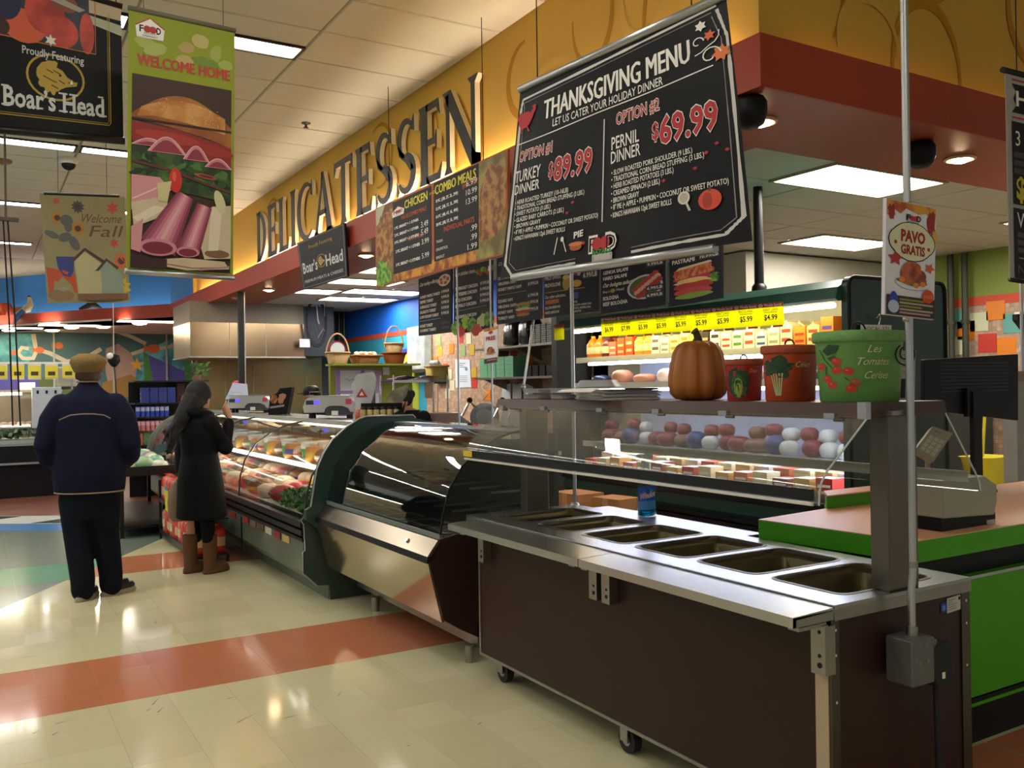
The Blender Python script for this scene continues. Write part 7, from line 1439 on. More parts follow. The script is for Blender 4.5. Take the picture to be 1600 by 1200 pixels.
t = thing('price_card', 'yellow price card clipped to the bread rack', 'card', (1.66, 9.62, .45)); g = MB(); g.box(1.655, 1.66, 9.54, 9.68, .35, .56, C('#d9cf2a', .5)); g.box(1.653, 1.655, 9.54, 9.68, .56, .60, C('#5a7ab0', .5)); wb(g, 'card', t)
# flat display table of bagged produce
t = thing('produce_table', 'black display table heaped with bagged greens behind the bread rack', 'table', (1.65, 11.3, 0)); g = MB(); g.box(1.30, 1.97, 10.30, 12.6, .66, .70, BLACKM); g.box(1.29, 1.31, 10.30, 12.6, .66, .76, BLACKM); g.box(1.30, 1.97, 10.29, 10.31, .66, .76, BLACKM); wb(g, 'tray', t)
for x in (1.33, 1.94):
    for y in (10.35, 11.4, 12.5): g = MB(); g.box(x-.02, x+.02, y-.02, y+.02, 0, .80, BLACKM); wb(g, 'leg', t)
g = MB(); g.box(1.30, 1.97, 10.30, 12.6, .10, .13, BLACKM); wb(g, 'lower_tray', t)
cols = ('#c9ccb4', '#8fb08a', '#d8d4c8', '#b7c49a', '#c9a8a0', '#6fa88c', '#d4d6d2', '#8a6a80')
for i in range(54):
    x, y = 1.38+.18*(i % 3)+random.uniform(-.03, .03), 10.42+.118*(i//3); c = i % 8
    t = thing('produce_bag', ('pale green', 'green', 'white', 'lime', 'pink', 'teal', 'clear white', 'purple')[c]+' bag of produce on the black display table', 'bag', (x, y, .701), random.random()*3, ('pale green', 'green', 'white', 'lime', 'pink', 'teal', 'clear white', 'purple')[c]+' produce bags on the table'); g = MB(); g.ball((0, 0, .06+.025*(i % 2)), (.105, .08, .055+.025*(i % 2)), mat('bag_'+cols[c].strip('#'), cols[c], .25, noise=.3, scale=16, bump=.4), 10, 6); g.build('bag', t)
for i in range(7):
    y = 10.45+i*.26; t = thing('salad_pack', 'purple and green pack hanging below the display table', 'pack', (1.27, y, .40), 0, 'packs hung below the table'); g = MB(); g.box(1.24, 1.285, y-.10, y+.10, .40, .62, C('#141414', .4)); wb(g, 'tray', t); g = MB(); g.box(1.236, 1.24, y-.085, y+.085, .52, .61, C('#6a3a6a', .4)); g.box(1.236, 1.24, y-.085, y+.085, .41, .52, C('#4c7a3a', .4)); wb(g, 'label', t)
# tall shelf of cans and boxes at the far end
t = thing('grocery_shelf', 'dark shelf unit of canned goods at the far end of the deli case', 'shelf', (2.45, 13.9, 0)); g = MB(); g.box(1.95, 2.98, 14.28, 14.32, 0, 1.72, BLACKM); [g.box(1.95, 2.98, 13.7, 14.3, z-.02, z, BLACKM) for z in (.5, .8, 1.0, 1.2, 1.40, 1.72)]; wb(g, 'frame', t)
def can(x, y, z, c1, c2, r, h, label, grp):
    k = ('can', c1, c2, r, h)
    if k not in PK:
        q = thing('can', label, 'can', (x, y, z), 0, grp); g = MB(); g.cyl((0, 0, 0), (0, 0, h), r, r, C(c1, .35), 12); g.build('tin', q); g = MB(); g.lathe([(r*1.01, h*.55), (r*1.01, h*.92)], C(c2, .35), (0, 0, 0), 12, caps=False); g.build('label', q); PK[k] = q
    else: q = copy_tree(PK[k]); q.location = (x, y, z); q['label'] = label; q['group'] = grp
for i in range(7):
    for j in range(2):
        can(2.0+i*.065, 13.76, 1.201+j*.11*0+.0, '#2b3fa8', '#c9ccdc', .03, .15, 'blue and white can on the grocery shelf', 'blue cans on the grocery shelf') if j == 0 else can(2.0+i*.065, 13.76, 1.001, '#b86a6a', '#c9b8c8', .03, .14, 'pink and white can on the row under the blue cans', 'pink cans on the grocery shelf')
for i in range(5): can(2.62+i*.065, 13.76, 1.401, '#c9a838', '#a8382c', .028, .10, 'yellow can with red top on the upper grocery shelf', 'yellow cans on the grocery shelf')
for i in range(4): carton((2.1+i*.12, 13.8, 1.401), .11, .22, '#1c2f7a', '#8a98c8', 'blue box on the upper grocery shelf', 'blue boxes on the grocery shelf')
for i in range(3): carton((2.62+i*.12, 13.95, 1.401), .11, .28, '#4a2418', '#6a3020', 'brown box at the back of the upper grocery shelf', 'brown boxes on the grocery shelf')
for i in range(12): carton((2.0+(i % 6)*.13, 13.8, .501+.301*(i//6)), .12, .17, ('#a8562c', '#3a6a3a', '#8a2c2c')[i % 3], '#d9c9a0', ('tan', 'green', 'red')[i % 3]+' box on a lower grocery shelf', ('tan', 'green', 'red')[i % 3]+' boxes on the lower shelves')
t = thing('potted_plant', 'small leafy plant on top of the grocery shelf behind the woman', 'plant', (2.85, 13.9, 1.721)); g = MB()
for i in range(60): a, r, z = random.random()*6.28, random.random()*.18, random.random()*.2+.03; g.add([(r*math.cos(a), r*math.sin(a), z), (r*math.cos(a)+.04, r*math.sin(a), z+.02), (r*math.cos(a)+.06, r*math.sin(a)+.01, z+.05), (r*math.cos(a)+.01, r*math.sin(a), z+.04)], [(0, 1, 2, 3)], GL[i % 3])
g.build('foliage', t)['kind'] = 'stuff'; g = MB(); g.lathe([(.05, 0), (.07, .08), (.06, .08)], C('#6a4a3a'), (0, 0, 0), 12); g.build('pot', t)

# seafood counter
SY = 15.3
t = thing('seafood_case', 'long black based seafood counter with lit glass front at the far left', 'display case', (-.6, SY+.5, 0))
g = MB(); g.box(-3.5, 1.15, SY, SY+1.1, 0, .50, BLACK); g.box(-3.5, 1.2, SY-.06, SY+1.1, .53, .79, BLACK); wb(g, 'base', t); g = MB(); g.box(-3.5, 1.2, SY-.07, SY-.02, .50, .53, ALU); g.box(-3.5, 1.2, SY-.07, SY-.05, .78, .80, ALU); wb(g, 'rail', t)
g = MB(); g.box(-3.5, 1.18, SY+.0, SY+.01, .80, 1.04, GLASS); g.prism([(SY+.05, 1.06), (SY+.055, 1.06), (SY+.42, 1.58), (SY+.41, 1.58)], -3.5, 1.15, GLASS, 'x'); wb(g, 'glass_front', t)
g = MB(); g.box(-3.5, 1.18, SY+.05, SY+1.0, .80, .86, C('#c9d0cc', .4)); g.box(-3.5, 1.18, SY+.05, SY+.5, 1.04, 1.06, ALU); g.box(-3.5, 1.18, SY+.4, SY+1.05, 1.58, 1.62, C('#b8ab90', .4)); g.box(-3.5, 1.18, SY+1.0, SY+1.05, .86, 1.58, C('#8c7f70', .5)); wb(g, 'decks', t)
g = MB(); g.cyl((-3.4, SY+.5, 1.56), (.62, SY+.5, 1.56), .02, .02, CASEL, 8); wb(g, 'lamp_tube', t)
for i in range(26):
    c = i % 3; q = thing('seafood_portion', ('pink fish fillet', 'white fish fillet', 'heap of shrimp')[c]+' on the upper deck of the far seafood counter', 'seafood', (-.55+.115*(i % 13), SY+.18+.16*(i//13), 1.061), .4*i, ('pink fillets', 'white fillets', 'shrimp heaps')[c]+' on the seafood counter'); g = MB(); g.ball((0, 0, .03), (.085, .06, .045), C(('#d99a8a', '#d9d0c4', '#d9b0a0')[c], .4), 9, 6); g.build('fillet', q)
g = MB()
for i in range(360): x, y, z = random.uniform(-.9, 1.1), SY+.05+random.random()*.3, .87+random.random()*.12; a = random.random()*6.28; g.add([(x, y, z), (x+.05*math.cos(a), y+.03*math.sin(a), z+.01), (x+.06*math.cos(a), y, z+.06), (x+.01, y, z+.05)], [(0, 1, 2, 3)], C(('#4a7a3a', '#7a8f6a', '#2f4a2c', '#a8b09a')[i % 4], .6))
o = g.build('greens'); tag(o, 'leafy greens and ice in the front trough of the far seafood counter', 'greens', kind='stuff')
t = thing('price_rail', 'white rail of yellow price cards hung above the seafood counter', 'rail', (-.6, SY+.4, 2.0)); g = MB(); g.box(-3.5, 1.35, SY+.39, SY+.41, 2.02, 2.05, WHITE); wb(g, 'rail', t)
for x in (-3.4, 1.3): g = MB(); g.box(x, x+.03, SY+.39, SY+.42, 1.62, 2.05, ALU); wb(g, 'bracket', t)
for i in range(12):
    p = on_y(1-i*26.5+ 26.5*4, 575, SY+.37); g = MB(); g.box(p.x-.085, p.x+.085, SY+.365, SY+.372, 1.80, 1.99, C('#d9c83a', .5)); g.box(p.x-.09, p.x+.09, SY+.374, SY+.380, 1.78, 2.02, C('#cfcbb8', .5)); wb(g, 'price_card', t); g = MB(); g.box(p.x-.05, p.x+.05, SY+.360, SY+.364, 1.84, 1.9, C('#3a3420', .6)); wb(g, 'figure', t)
t = thing('box_scale', 'white boxy hanging scale housing over the seafood counter left of the man', 'scale', (.78, SY-.1, 1.04)); p, q = on_y(50, 605, SY-.1), on_y(97, 668, SY-.1); g = MB(); g.box(p.x, q.x, SY-.1, SY+.1, q.z, p.z, C('#aeb4be', .4)); wb(g, 'housing', t, .01)
for i in range(3): g = MB(); g.box(p.x+.06+.12*i, p.x+.09+.12*i, SY-.106, SY-.1, p.z-.10, p.z-.05, BLACK); wb(g, 'slot', t)
t = thing('deli_scale', 'small white scale with a purple screen on the seafood counter beside the man', 'scale', (1.2, SY+.6, 1.621)); p = on_y(100, 605, SY+.6); g = MB(); g.box(p.x-.1, p.x+.4, SY+.5, SY+.8, 1.66, 1.98, C('#d0cdb8', .4)); g.box(p.x-.05, p.x+.36, SY+.52, SY+.78, 1.62, 1.66, GREYD); wb(g, 'housing', t, .02); g = MB(); g.box(p.x-.03, p.x+.1, SY+.494, SY+.5, 1.78, 1.9, mat('purple_screen', '#4a3a8a', emit=.5)); wb(g, 'display', t)
t = thing('lit_sign', 'small glowing white sign over the seafood glass', 'sign', (.45, SY+.3, 1.62)); g = MB(); p, q = on_y(31, 600, SY+.3), on_y(55, 616, SY+.3); g.box(p.x, q.x, SY+.3, SY+.33, 1.621, p.z+.02, mat('lit_panel', '#efe4cc', emit=1.2)); wb(g, 'panel', t)
t = thing('hanging_ornament', 'small black and white ornament hanging above the seafood counter beside the cap', 'ornament', (1.62, 12.6, 2.2)); p = on_y(178, 560, 13.0); t.location = p; g = MB(); g.cyl((0, 0, 0), (0, 0, CEIL-p.z), .004, .004, WHITE, 6); g.build('cord', t); g = MB(); g.lathe([(.02, .06), (.07, .04), (.08, -.04), (.04, -.1), (0, -.12)], BLACK, (0, 0, 0), 12); g.ball((-.05, -.04, .03), .045, WHITE, 10, 6); g.build('bulb', t); g = MB(); g.tube([(0, 0, -.1), (.02, 0, -.4), (.05, 0, -.75)], .006, BLACK, 5); g.build('tail_cord', t)
for k, (pa, pb) in enumerate((((5, 345), (20, 665)), ((12, 345), (32, 665)))):
    a, b = on_y(*pa, 9.0), on_y(*pb, 9.0)
    if k == 0:
        t = thing('hanging_cables', 'pair of black cables hanging from the main ceiling at the far left', 'cable', (a.x, 9.0, CEIL)); g = MB(); g.box(a.x-.1, a.x+.12, 8.97, 9.03, a.z, a.z+.03, C('#4a4038')); g.cyl((a.x+.02, 9.0, a.z), (a.x+.02, 9.0, CEIL), .01, .01, C('#5a4a3c'), 8); wb(g, 'mount', t)
    g = MB(); g.tube([a, (a+b)/2+Vector((.01, 0, 0)), b], .007, BLACK, 6); wb(g, 'cable', t)
# decorations on the far ledge
def on_band(px, off=.3):
    best = None
    for i in range(400):
        s = i*.02; p = Vector((XB, TY))+dv*s+Vector((.83, .56))*off
        d = Vector((p.x, p.y, 3.3))-EYE; x_ = 800+FPX*d.dot(RIGHT)/d.dot(_fw)
        if best is None or abs(x_-px) < best[0]: best = (abs(x_-px), p)
    return best[1]
p = on_band(5); t = thing('decor_pumpkin', 'large orange pumpkin ornament on the far red band', 'pumpkin', (p.x, p.y, BANDTOP+.001)); g = MB(); lobed(g, (0, 0, 0), .2, .32, 10, .2, C('#c9501f', .5), [(.001, .03), (.7, .03), (1, .3), (1, .6), (.7, .95), (.001, .97)], 40); g.build('body', t)
p = on_band(30); t = thing('decor_pumpkin', 'small pale orange pumpkin ornament beside the rooster on the far red band', 'pumpkin', (p.x, p.y, BANDTOP+.001)); g = MB(); lobed(g, (0, 0, 0), .12, .2, 10, .2, C('#a8602c', .5), [(.001, .03), (.7, .03), (1, .3), (1, .6), (.7, .95), (.001, .97)], 40); g.build('body', t)
p = on_band(43); t = thing('rooster_figure', 'blue and cream rooster ornament on the far red band', 'ornament', (p.x, p.y, BANDTOP+.001)); g = MB(); g.tube([(-.22, 0, .04), (-.12, 0, .08), (0, 0, .14), (.06, 0, .24), (.05, 0, .36), (.03, 0, .40)], [.02, .05, .09, .07, .04, .03], mat('rooster_body', '#c9b890', .5, noise=.3), 10); g.build('body', t); g = MB(); g.tube([(-.08, -.32, .06), (-.2, -.34, -.06), (-.26, -.34, -.2)], [.07, .06, .02], mat('rooster_tail', '#2a5a8a', .5, noise=.4), 8); g.ball((.035, 0, .40), (.035, .03, .04), C('#20305a'), 8, 6); g.build('tail', t)
p = on_band(143); t = thing('bird_figure', 'dark bird ornament on the far red band behind the autumn banner', 'ornament', (p.x, p.y, BANDTOP+.001)); g = MB(); g.tube([(-.24, 0, .03), (-.1, 0, .08), (0, 0, .14), (.1, 0, .1), (.2, 0, .05)], [.02, .06, .08, .05, .015], C('#2c2020', .6), 8); g.tube([(0, 0, .1), (.02, 0, .26)], [.04, .05], C('#4a342c', .6), 8); g.build('body', t)
# ================================================================== PEOPLE
def loft(mb, rings, m, n=20, cap=True):
    """rings: (centre, rx, ry[, tilt frame]) elliptical sections joined into one skin"""
    vs = []
    for i, (c, rx, ry) in enumerate(rings):
        for j in range(n): a = 2*PI*j/n; vs.append((c[0]+rx*math.cos(a), c[1]+ry*math.sin(a), c[2]))
    k = len(rings); fs = [(i*n+j, i*n+(j+1) % n, (i+1)*n+(j+1) % n, (i+1)*n+j) for i in range(k-1) for j in range(n)]
    fs += [tuple(range(n))[::-1], tuple(range((k-1)*n, k*n))]
    mb.add(vs, fs, m, True)
def skin(mb, name, t, vox, it=5):
    o = mb.build(name, t); r = o.modifiers.new('skin', 'REMESH'); r.mode = 'VOXEL'; r.voxel_size = vox; r.use_smooth_shade = True
    s = o.modifiers.new('soft', 'SMOOTH'); s.factor = .5; s.iterations = it
    return o
def limb(mb, pts, rs, m):
    mb.tube(pts, rs, m, 12)
    for p, r in zip(pts, rs): mb.ball(p, r*.99, m, 12, 8)
def hand(mb, w, d, side, m, curl=.5, s=1.0):
    """five fingers on a palm; w wrist, d direction of the forearm"""
    d = Vector(d).normalized(); u = d.cross(Vector((0, 0, 1))); u = (u if u.length > .1 else d.cross(Vector((1, 0, 0)))).normalized()*side; n = d.cross(u).normalized(); w = Vector(w)
    limb(mb, [w, w+d*.045*s, w+d*.085*s], [.026*s, .034*s, .032*s], m)
    for k, l in enumerate((.062, .072, .068, .052)):
        b = w+d*.085*s+u*(k-1.5)*.019*s; e = b+(d+n*curl*.5).normalized()*l*.5*s; f_ = e+(d+n*curl*1.8).normalized()*l*.5*s
        limb(mb, [b, e, f_], [.0095*s, .0085*s, .0075*s], m)
    b = w+d*.03*s-u*.03*s; e = b+(d-u*.9).normalized()*.035*s; limb(mb, [b, e, e+(d*.9+n*.5).normalized()*.028*s], [.012*s, .010*s, .009*s], m)
def head(mb, c, s, fwd, m):
    """c centre of the head, fwd unit facing; adds skull, jaw, nose, ears, lips"""
    c = Vector(c); f = Vector(fwd).normalized(); r = f.cross(Vector((0, 0, 1))).normalized(); u = r.cross(f).normalized()
    mb.ball(c+u*.02*s+f*-.01*s, (.078*s, .09*s, .105*s), m, 18, 12); mb.ball(c+f*.03*s-u*.055*s, (.052*s, .055*s, .062*s), m, 14, 10)
    limb(mb, [c+f*.085*s+u*.02*s, c+f*.105*s-u*.018*s], [.010*s, .015*s], m); limb(mb, [c+f*.088*s-u*.05*s-r*.016*s, c+f*.088*s-u*.05*s+r*.016*s], [.008*s, .008*s], m)
    for q in (-1, 1): mb.ball(c+r*q*.08*s-u*.005*s, (.012*s, .022*s, .032*s), m, 10, 8)
    limb(mb, [c-u*.07*s-f*.01*s, c-u*.15*s-f*.02*s], [.052*s, .058*s], m)
    return c, f, r, u
def eyes(t, c, s, fwd):
    c = Vector(c); f = Vector(fwd).normalized(); r = f.cross(Vector((0, 0, 1))).normalized(); u = r.cross(f).normalized()
    for q in (-1, 1):
        g = MB(); p = c+f*.078*s+r*q*.032*s+u*.012*s; g.ball(p, .012*s, C('#e8e4dc', .3), 10, 8); g.ball(p+f*.007*s, .007*s, BLACK, 8, 6); g.build('eye', t)
        g = MB(); limb(g, [p+u*.02*s+f*.006*s-r*.012*s, p+u*.022*s+f*.006*s+r*.014*s], [.004*s, .003*s], C('#1c1412', .8)); g.build('eyebrow', t)
# local frame of every person: faces -y, x towards the person's left hand
SK1, SK2, SK3 = mat('skin_dark', '#4a2c20', .55, noise=.08), mat('skin_tan', '#b07a5c', .55, noise=.06), mat('skin_light', '#b88468', .55, noise=.06)
NAVY = mat('navy_cloth', '#14172e', .85, noise=.12, scale=12, bump=.15); TROU = mat('dark_trousers', '#10131f', .85, noise=.15, scale=10, bump=.2); TRIM = mat('beige_piping', '#8c7c68', .8)
# ---- man in navy jacket
t = thing('person', 'person in a navy jacket, dark trousers and tan flat cap standing with their back turned', 'person', (.745, 7.53, 0), PI-.25)
b = MB(); fw_ = (.45, -.9, 0)
head(b, (.0, -.0, 1.70), 1.08, fw_, SK1)
loft(b, [((0, 0, .86), .17, .12), ((0, 0, 1.0), .18, .13), ((0, 0, 1.2), .18, .13), ((0, 0, 1.45), .18, .12), ((0, .01, 1.54), .12, .09), ((0, .01, 1.58), .06, .06)], SK1)
for s in (-1, 1):
    limb(b, [(.18*s, .01, 1.48), (.28*s, .03, 1.17), (.20*s, -.15, 1.0)], [.055, .042, .03], SK1); hand(b, (.20*s, -.16, .99), (-.5*s, -.5, -.5), s, SK1)
    limb(b, [(.10*s, 0, .88), (.10*s, .0, .5), ((-.135 if s < 0 else .045), (-.03 if s < 0 else .09), .08)], [.08, .055, .04], SK1)
skin(b, 'body', t, .010)
g = MB()
loft(g, [((0, 0, .80), .235, .165), ((0, 0, .82), .25, .18), ((0, 0, .95), .262, .195), ((0, 0, 1.12), .25, .19), ((0, 0, 1.3), .25, .175), ((0, .005, 1.44), .245, .15), ((0, .01, 1.52), .20, .125), ((0, .01, 1.58), .12, .095), ((0, .01, 1.62), .078, .08), ((0, .01, 1.645), .075, .078)], NAVY, 28)
for s in (-1, 1): limb(g, [(.19*s, .01, 1.475), (.255*s, .025, 1.36), (.300*s, .05, 1.17), (.29*s, .0, 1.08), (.22*s, -.13, 1.0)], [.088, .09, .078, .074, .058], NAVY)
o = skin(g, 'jacket', t, .013, 6)
g = MB(); g.tube([(-.17, .155, 1.37), (-.13, .178, 1.395), (-.06, .185, 1.405), (.02, .186, 1.407), (.10, .18, 1.40), (.18, .16, 1.365)], .005, TRIM, 6); g.build('back_piping', t)
g = MB(); g.tube([(.078*math.cos(a), .01+.082*math.sin(a), 1.648) for a in [2*PI*i/20 for i in range(20)]], .006, TRIM, 6, True); g.build('collar_trim', t)
g = MB(); g.tube([(.246*math.cos(a), .178*math.sin(a), .812) for a in [PI*i/14 for i in range(15)]], .006, TRIM, 6); g.build('hem_trim', t)
g = MB(); loft(g, [((0, 0, .62), .19, .14), ((0, 0, .75), .215, .155), ((0, 0, .86), .21, .15)], TROU)
FT = {-1: ((-.135, .06), .0), 1: ((.10, .12), 0)}
for s, (fx, fy) in ((-1, (-.135, -.03)), (1, (.045, .09))):
    limb(g, [(.105*s, 0, .76), (.105*s if s < 0 else .085, fy*.4, .48), (fx, fy, .16), (fx, fy, .075)], [.12, .10, .088, .085], TROU)
skin(g, 'trousers', t, .013, 5)
for s, fx, fy, a in ((-1, -.135, -.03, -.9), (1, .045, .09, -.35)):
    g = MB(); d = Vector((math.sin(a), -math.cos(a))); m = C('#15171c', .5)
    for z, q, mm in ((.022, 1, C('#9a8f7c', .6)), (.055, .93, m), (.085, .6, m)):
        g.lathe([((.052*q, .145*q), -.022), ((.054*q, .148*q), 0), ((.046*q, .13*q), .022)], mm, (0, 0, z), 18)
    g.v = [((v[0]*math.cos(a)-v[1]*math.sin(a))+fx+d.x*.06, (v[0]*math.sin(a)+v[1]*math.cos(a))+fy+d.y*.06, v[2]) for v in g.v]; g.build('shoe', t)
CAPM = mat('tan_cap_cloth', '#80683f', .85, noise=.15, scale=30, bump=.2)
g = MB(); c0 = Vector((.0, .005, 1.76)); g.lathe([((.098, .105), -.04), ((.112, .12), -.01), ((.13, .14), .035), ((.118, .126), .075), ((.065, .075), .102), ((.001, .001), .106)], CAPM, c0, 24)
ff = Vector((.45, -.9, 0)).normalized(); sd = Vector((ff.y, -ff.x, 0)); BR = [c0+ff*.08+sd*-.075, c0+ff*.16+sd*-.055+Vector((0, 0, -.012)), c0+ff*.185+Vector((0, 0, -.018)), c0+ff*.16+sd*.055+Vector((0, 0, -.012)), c0+ff*.08+sd*.075]
g.add([tuple(p) for p in BR]+[tuple(p+Vector((0, 0, .012))) for p in BR], [(0, 1, 2, 3, 4), (9, 8, 7, 6, 5), (0, 5, 6, 1), (1, 6, 7, 2), (2, 7, 8, 3), (3, 8, 9, 4)], CAPM); g.build('cap', t)
eyes(t, (.0, .0, 1.70), 1.02, fw_)
# ---- woman in long black coat
t = thing('person', 'person in a long black coat and brown boots holding a tan shopping bag', 'person', (1.66, 7.98, 0), 1.95)
COAT = mat('black_coat_cloth', '#0b0b0d', .75, noise=.2, scale=10, bump=.2); b = MB(); fw2 = (.25, -.95, 0)
head(b, (0, -.01, 1.50), .95, fw2, SK3)
loft(b, [((0, 0, .8), .15, .11), ((0, 0, 1.0), .14, .1), ((0, 0, 1.25), .16, .11), ((0, .01, 1.34), .1, .08), ((0, .01, 1.38), .05, .05)], SK3)
limb(b, [(.15, .0, 1.28), (.21, .04, 1.02), (.20, .06, .86)], [.045, .036, .025], SK3); hand(b, (.20, .06, .85), (0, 0, -1), 1, SK3, .9)
limb(b, [(-.15, 0, 1.28), (-.18, -.13, 1.10), (-.10, -.22, 1.33)], [.045, .036, .025], SK3); hand(b, (-.10, -.22, 1.33), (.25, .3, 1), -1, SK3, .5)
for s, fy in ((-1, -.02), (1, .06)): limb(b, [(.08*s, 0, .8), (.085*s, fy*.6, .45), (.085*s, fy, .08)], [.07, .045, .035], SK3)
skin(b, 'body', t, .010)
g = MB(); loft(g, [((0, 0, .47), .215, .185), ((0, 0, .49), .23, .20), ((0, 0, .64), .222, .19), ((0, .01, .85), .20, .175), ((0, .01, 1.02), .165, .145), ((0, .01, 1.2), .19, .155), ((0, .01, 1.30), .175, .13), ((0, .01, 1.37), .10, .09), ((0, .02, 1.42), .075, .08)], COAT, 26)
limb(g, [(.155, .01, 1.285), (.215, .04, 1.03), (.205, .06, .89)], [.075, .066, .05], COAT); limb(g, [(-.155, .01, 1.285), (-.20, -.11, 1.08), (-.12, -.20, 1.28)], [.075, .068, .05], COAT)
g.tube([(.11*math.cos(a), .03+.11*math.sin(a), 1.37+.02*math.sin(a)) for a in [2*PI*i/16 for i in range(16)]], .04, COAT, 8, True)
skin(g, 'coat', t, .012, 5)
g = MB(); BT_ = C('#0d0d10', .8)
for s in (-1, 1): limb(g, [(.08*s, 0, .6), (.09*s, 0, .3)], [.075, .055], BT_)
skin(g, 'leggings', t, .013, 3)
BOOT = mat('brown_suede', '#6b4a34', .85, noise=.15, scale=20)
for s, fy in ((-1, -.02), (1, .06)):
    g = MB(); x = .085*s; g.lathe([((.05, .055), .05), ((.055, .062), .2), ((.06, .066), .33), ((.055, .06), .335)], BOOT, (x, fy, 0), 16); g.lathe([((.048, .13), 0), ((.052, .135), .02), ((.046, .12), .06), ((.03, .07), .095), ((.001, .001), .1)], BOOT, (x, fy-.06, 0), 16); skin(g, 'boot', t, .010, 3)
HAIR = mat('black_hair', '#070606', .7, noise=.3, scale=30, stretch=(8, 8, 1)); g = MB()
g.ball((0, .015, 1.545), (.105, .112, .118), HAIR, 18, 12); limb(g, [(0, .05, 1.5), (.01, .10, 1.42), (.02, .15, 1.35), (.03, .20, 1.29)], [.098, .09, .075, .05], HAIR); limb(g, [(.06, .02, 1.5), (.09, .0, 1.4), (.085, -.01, 1.32)], [.05, .04, .02], HAIR)
for k_ in range(16):
    a_ = .02+.012*(k_ % 5)-.03; e_ = .26+.012*k_ % .12; limb(g, [(a_, .12, 1.40-.006*k_), (a_+.02, .21, 1.33-.008*k_), (a_+.03+.01*math.sin(k_), .27+.02*math.sin(k_*2.1), 1.24-.012*k_), (a_+.05*math.sin(k_*1.3), .30+.03*math.sin(k_*1.7), 1.13-.006*k_)], [.028, .021, .012, .007], HAIR)
skin(g, 'hair', t, .008, 2); eyes(t, (0, -.01, 1.50), .95, fw2)
m4 = Matrix.Translation(t.location) @ Matrix.Rotation(t.rotation_euler[2], 4, 'Z'); hp = m4 @ Vector((.20, .06, .76))
t2 = thing('shopping_bag', 'tan plastic shopping bag hanging from the hand of the person in black', 'bag', (hp.x, hp.y, .42), 0); g = MB(); g.lathe([((.05, .04), .02), ((.085, .06), .06), ((.09, .065), .2), ((.06, .045), .34), ((.02, .02), .38)], mat('tan_bag', '#7d6250', .5, noise=.15, scale=8, bump=.4), (-.03, 0, 0), 14); g.tube([(-.03, 0, .36), (-.01, 0, .40), (0, 0, .385)], .008, MATS['tan_bag'], 6); g.build('bag', t2)
# ---- worker bending over the slicer
t = thing('person', 'worker with black hair in a dark jacket with a white strap bending over the slicer', 'person', (3.90, 8.42, 0), -1.25)
b = MB(); head(b, (0, -.20, 1.42), .95, (0, -.75, -.55), SK3); loft(b, [((0, .05, .85), .15, .11), ((0, .06, 1.0), .15, .11), ((0, .02, 1.15), .17, .12), ((0, -.04, 1.28), .16, .11), ((0, -.12, 1.36), .07, .07)], SK3)
for s in (-1, 1):
    limb(b, [(.16*s, -.05, 1.26), (.21*s, -.14, 1.03), (.12*s, -.33, 1.0)], [.05, .04, .028], SK3); hand(b, (.12*s, -.34, 1.0), (-.1*s, -1, -.2), s, SK3); limb(b, [(.09*s, .04, .85), (.09*s, .03, .45), (.09*s, .04, .06)], [.075, .05, .04], SK3)
skin(b, 'body', t, .012); DJ = mat('charcoal_jacket', '#14151b', .8, noise=.15, scale=12, bump=.2); g = MB()
loft(g, [((0, .05, .78), .19, .15), ((0, .06, 1.0), .185, .15), ((0, .03, 1.15), .20, .155), ((0, -.03, 1.27), .195, .14), ((0, -.09, 1.34), .11, .1)], DJ, 24)
for s in (-1, 1): limb(g, [(.165*s, -.05, 1.26), (.22*s, -.13, 1.04), (.13*s, -.30, 1.0)], [.078, .066, .052], DJ)
skin(g, 'jacket', t, .013, 4); g = MB()
for s in (-1, 1): limb(g, [(.09*s, .04, .82), (.09*s, .03, .45), (.09*s, .04, .08)], [.10, .075, .065], TROU)
skin(g, 'trousers', t, .014, 4); g = MB(); [g.lathe([((.05, .13), 0), ((.052, .135), .03), ((.03, .08), .08)], BLACK, (.09*s, -.02, 0), 14) for s in (-1,)]; g.build('shoe', t); g = MB(); g.lathe([((.05, .13), 0), ((.052, .135), .03), ((.03, .08), .08)], BLACK, (.09, -.02, 0), 14); g.build('shoe', t)
g = MB(); g.ball((0, -.17, 1.465), (.098, .105, .10), HAIR, 16, 10); g.ball((0, -.07, 1.50), .05, HAIR, 10, 8); skin(g, 'hair', t, .011, 3); eyes(t, (0, -.20, 1.42), .95, (0, -.75, -.55))
g = MB(); g.tube([(-.14, -.16, 1.22), (-.13, -.10, 1.345), (-.12, .0, 1.36), (-.10, .12, 1.28), (-.08, .20, 1.1)], .014, C('#d8d8dc', .7), 8); g.build('apron_strap', t)
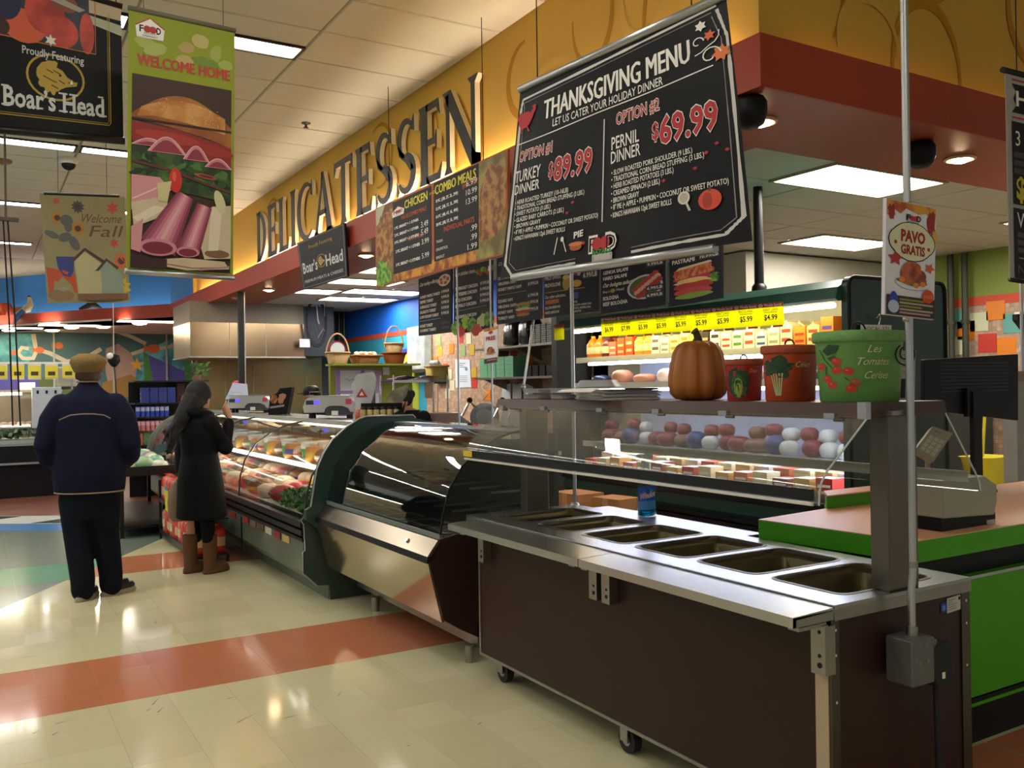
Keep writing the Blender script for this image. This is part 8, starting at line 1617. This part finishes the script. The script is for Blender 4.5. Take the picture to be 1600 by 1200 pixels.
# ---- two workers behind the far scales
def worker(x, y, rz, H, skinm, coat, capm, label, plaid=None):
    t = thing('person', label, 'person', (x, y, 0), rz); k = H/1.62; b = MB(); head(b, (0, -.04, 1.50*k), .95, (0, -.9, -.25), skinm); loft(b, [((0, 0, .8*k), .15, .11), ((0, 0, 1.2*k), .17, .12), ((0, 0, 1.34*k), .09, .08), ((0, 0, 1.38*k), .05, .05)], skinm)
    for s in (-1, 1): limb(b, [(.16*s, 0, 1.27*k), (.2*s, -.05, 1.0*k), (.12*s, -.25, .98*k)], [.045, .038, .027], skinm); hand(b, (.12*s, -.26, .98*k), (-.1*s, -1, 0), s, skinm); limb(b, [(.09*s, 0, .8*k), (.09*s, 0, .4*k), (.09*s, 0, .05)], [.07, .05, .04], skinm)
    skin(b, 'body', t, .014); g = MB(); loft(g, [((0, 0, .75*k), .19, .15), ((0, 0, 1.0*k), .18, .14), ((0, 0, 1.2*k), .2, .15), ((0, 0, 1.3*k), .17, .12), ((0, 0, 1.37*k), .08, .08)], coat, 22)
    for s in (-1, 1): limb(g, [(.165*s, 0, 1.27*k), (.21*s, -.05, 1.01*k), (.13*s, -.22, .98*k)], [.07, .062, .048], coat)
    skin(g, 'jacket', t, .015, 4); g = MB()
    for s in (-1, 1): limb(g, [(.09*s, 0, .78*k), (.09*s, 0, .4*k), (.09*s, 0, .07)], [.1, .075, .065], TROU)
    skin(g, 'trousers', t, .016, 3)
    for s in (-1, 1): g = MB(); g.lathe([((.05, .13), 0), ((.052, .135), .03), ((.03, .08), .08)], BLACK, (.09*s, -.05, 0), 12); g.build('shoe', t)
    g = MB(); g.lathe([((.097, .105), -.02), ((.1, .11), .02), ((.09, .1), .065), ((.05, .055), .095), ((.001, .001), .1)], capm, (0, -.03, 1.535*k), 20); g.prism([(-.07, -.12), (.07, -.12), (.05, -.22), (0, -.24), (-.05, -.22)], 1.525*k, 1.535*k, capm, 'z'); g.build('cap', t); g = MB(); g.ball((0, .0, 1.50*k), (.092, .10, .10), HAIR, 14, 8); g.build('hair', t); eyes(t, (0, -.04, 1.50*k), .95, (0, -.9, -.25)); return t
worker(3.66, 10.95, -1.4, 1.60, SK2, DJ, BLACK, 'worker in a black baseball cap bent low behind the nearer grey scale')
tw = worker(3.35, 13.4, -.6, 1.70, SK2, mat('maroon_plaid', '#1c1018', .8, col2='#5a1c34', scale=24), C('#c9566c', .8), 'worker in a pink cap and maroon plaid clothes behind the farther grey scale')
t = thing('paper_sheet', 'large white paper held up by the worker in the pink cap', 'paper', (3.30, 13.08, 1.3)); g = MB(); a_, b_, c_, d_ = on_y(364, 598, 13.05), on_y(386, 600, 13.05), on_y(388, 622, 13.05), on_y(352, 624, 13.05); g.prism([(a_.x, a_.z), (b_.x, b_.z), (c_.x, c_.z), (d_.x, d_.z)], 13.04, 13.05, C('#aab4cc', .7)); wb(g, 'sheet', t)
# ================================================================== tell look-alikes apart by where they stand
ORD = ['', 'first', 'second', 'third', 'fourth', 'fifth', 'sixth', 'seventh', 'eighth', 'ninth', 'tenth', 'eleventh', 'twelfth', 'thirteenth', 'fourteenth', 'fifteenth', 'sixteenth', 'seventeenth', 'eighteenth', 'nineteenth', 'twentieth', 'twenty-first', 'twenty-second', 'twenty-third', 'twenty-fourth']
def _rows(vals, tol):
    out = []
    for v in sorted(vals):
        if not out or v-out[-1] > tol: out.append(v)
    return out
by = {}
for o in list(COL.objects):
    if o.parent is None and o.get('label') and o.get('category'): by.setdefault(o['label'], []).append(o)
for lab, os_ in by.items():
    if len(os_) < 2: continue
    P = [tuple(o.location) for o in os_]; sp = [max(p[i] for p in P)-min(p[i] for p in P) for i in range(3)]
    order = sorted(range(3), key=lambda i: -sp[i])
    def pos(o, ax, tol):
        r = _rows([p[ax] for p in P], tol); k = max(i for i, v in enumerate(r) if v <= o.location[ax]+1e-6)+1
        if len(r) == 1: return ''
        if len(r) == 2:
            return (('near', 'far') if ax == 1 else ('front row', 'back row') if ax == 0 and sp[0] < 1 else ('left', 'right') if ax == 0 else ('lower', 'upper'))[k-1]
        if ax == 1: return ORD[min(k, 24)]+' from near end'
        if ax == 0: return ORD[min(k, 24)]+' from left'
        return ORD[min(k, 24)]+' from bottom'
    a = order[0]; n1 = {}
    for o in os_: n1.setdefault(pos(o, a, .02 if a < 2 else .003), []).append(o)
    for q, L in n1.items():
        if len(L) == 1: L[0]['label'] = lab+', '+q
        else:
            b = order[1]; seen = {}
            for o in L: seen.setdefault(pos(o, b, .03 if b < 2 else .02), []).append(o)
            for q2, L2 in seen.items():
                for o in L2: o['label'] = lab+(', '+q if q else '')+(', '+q2 if q2 else '')
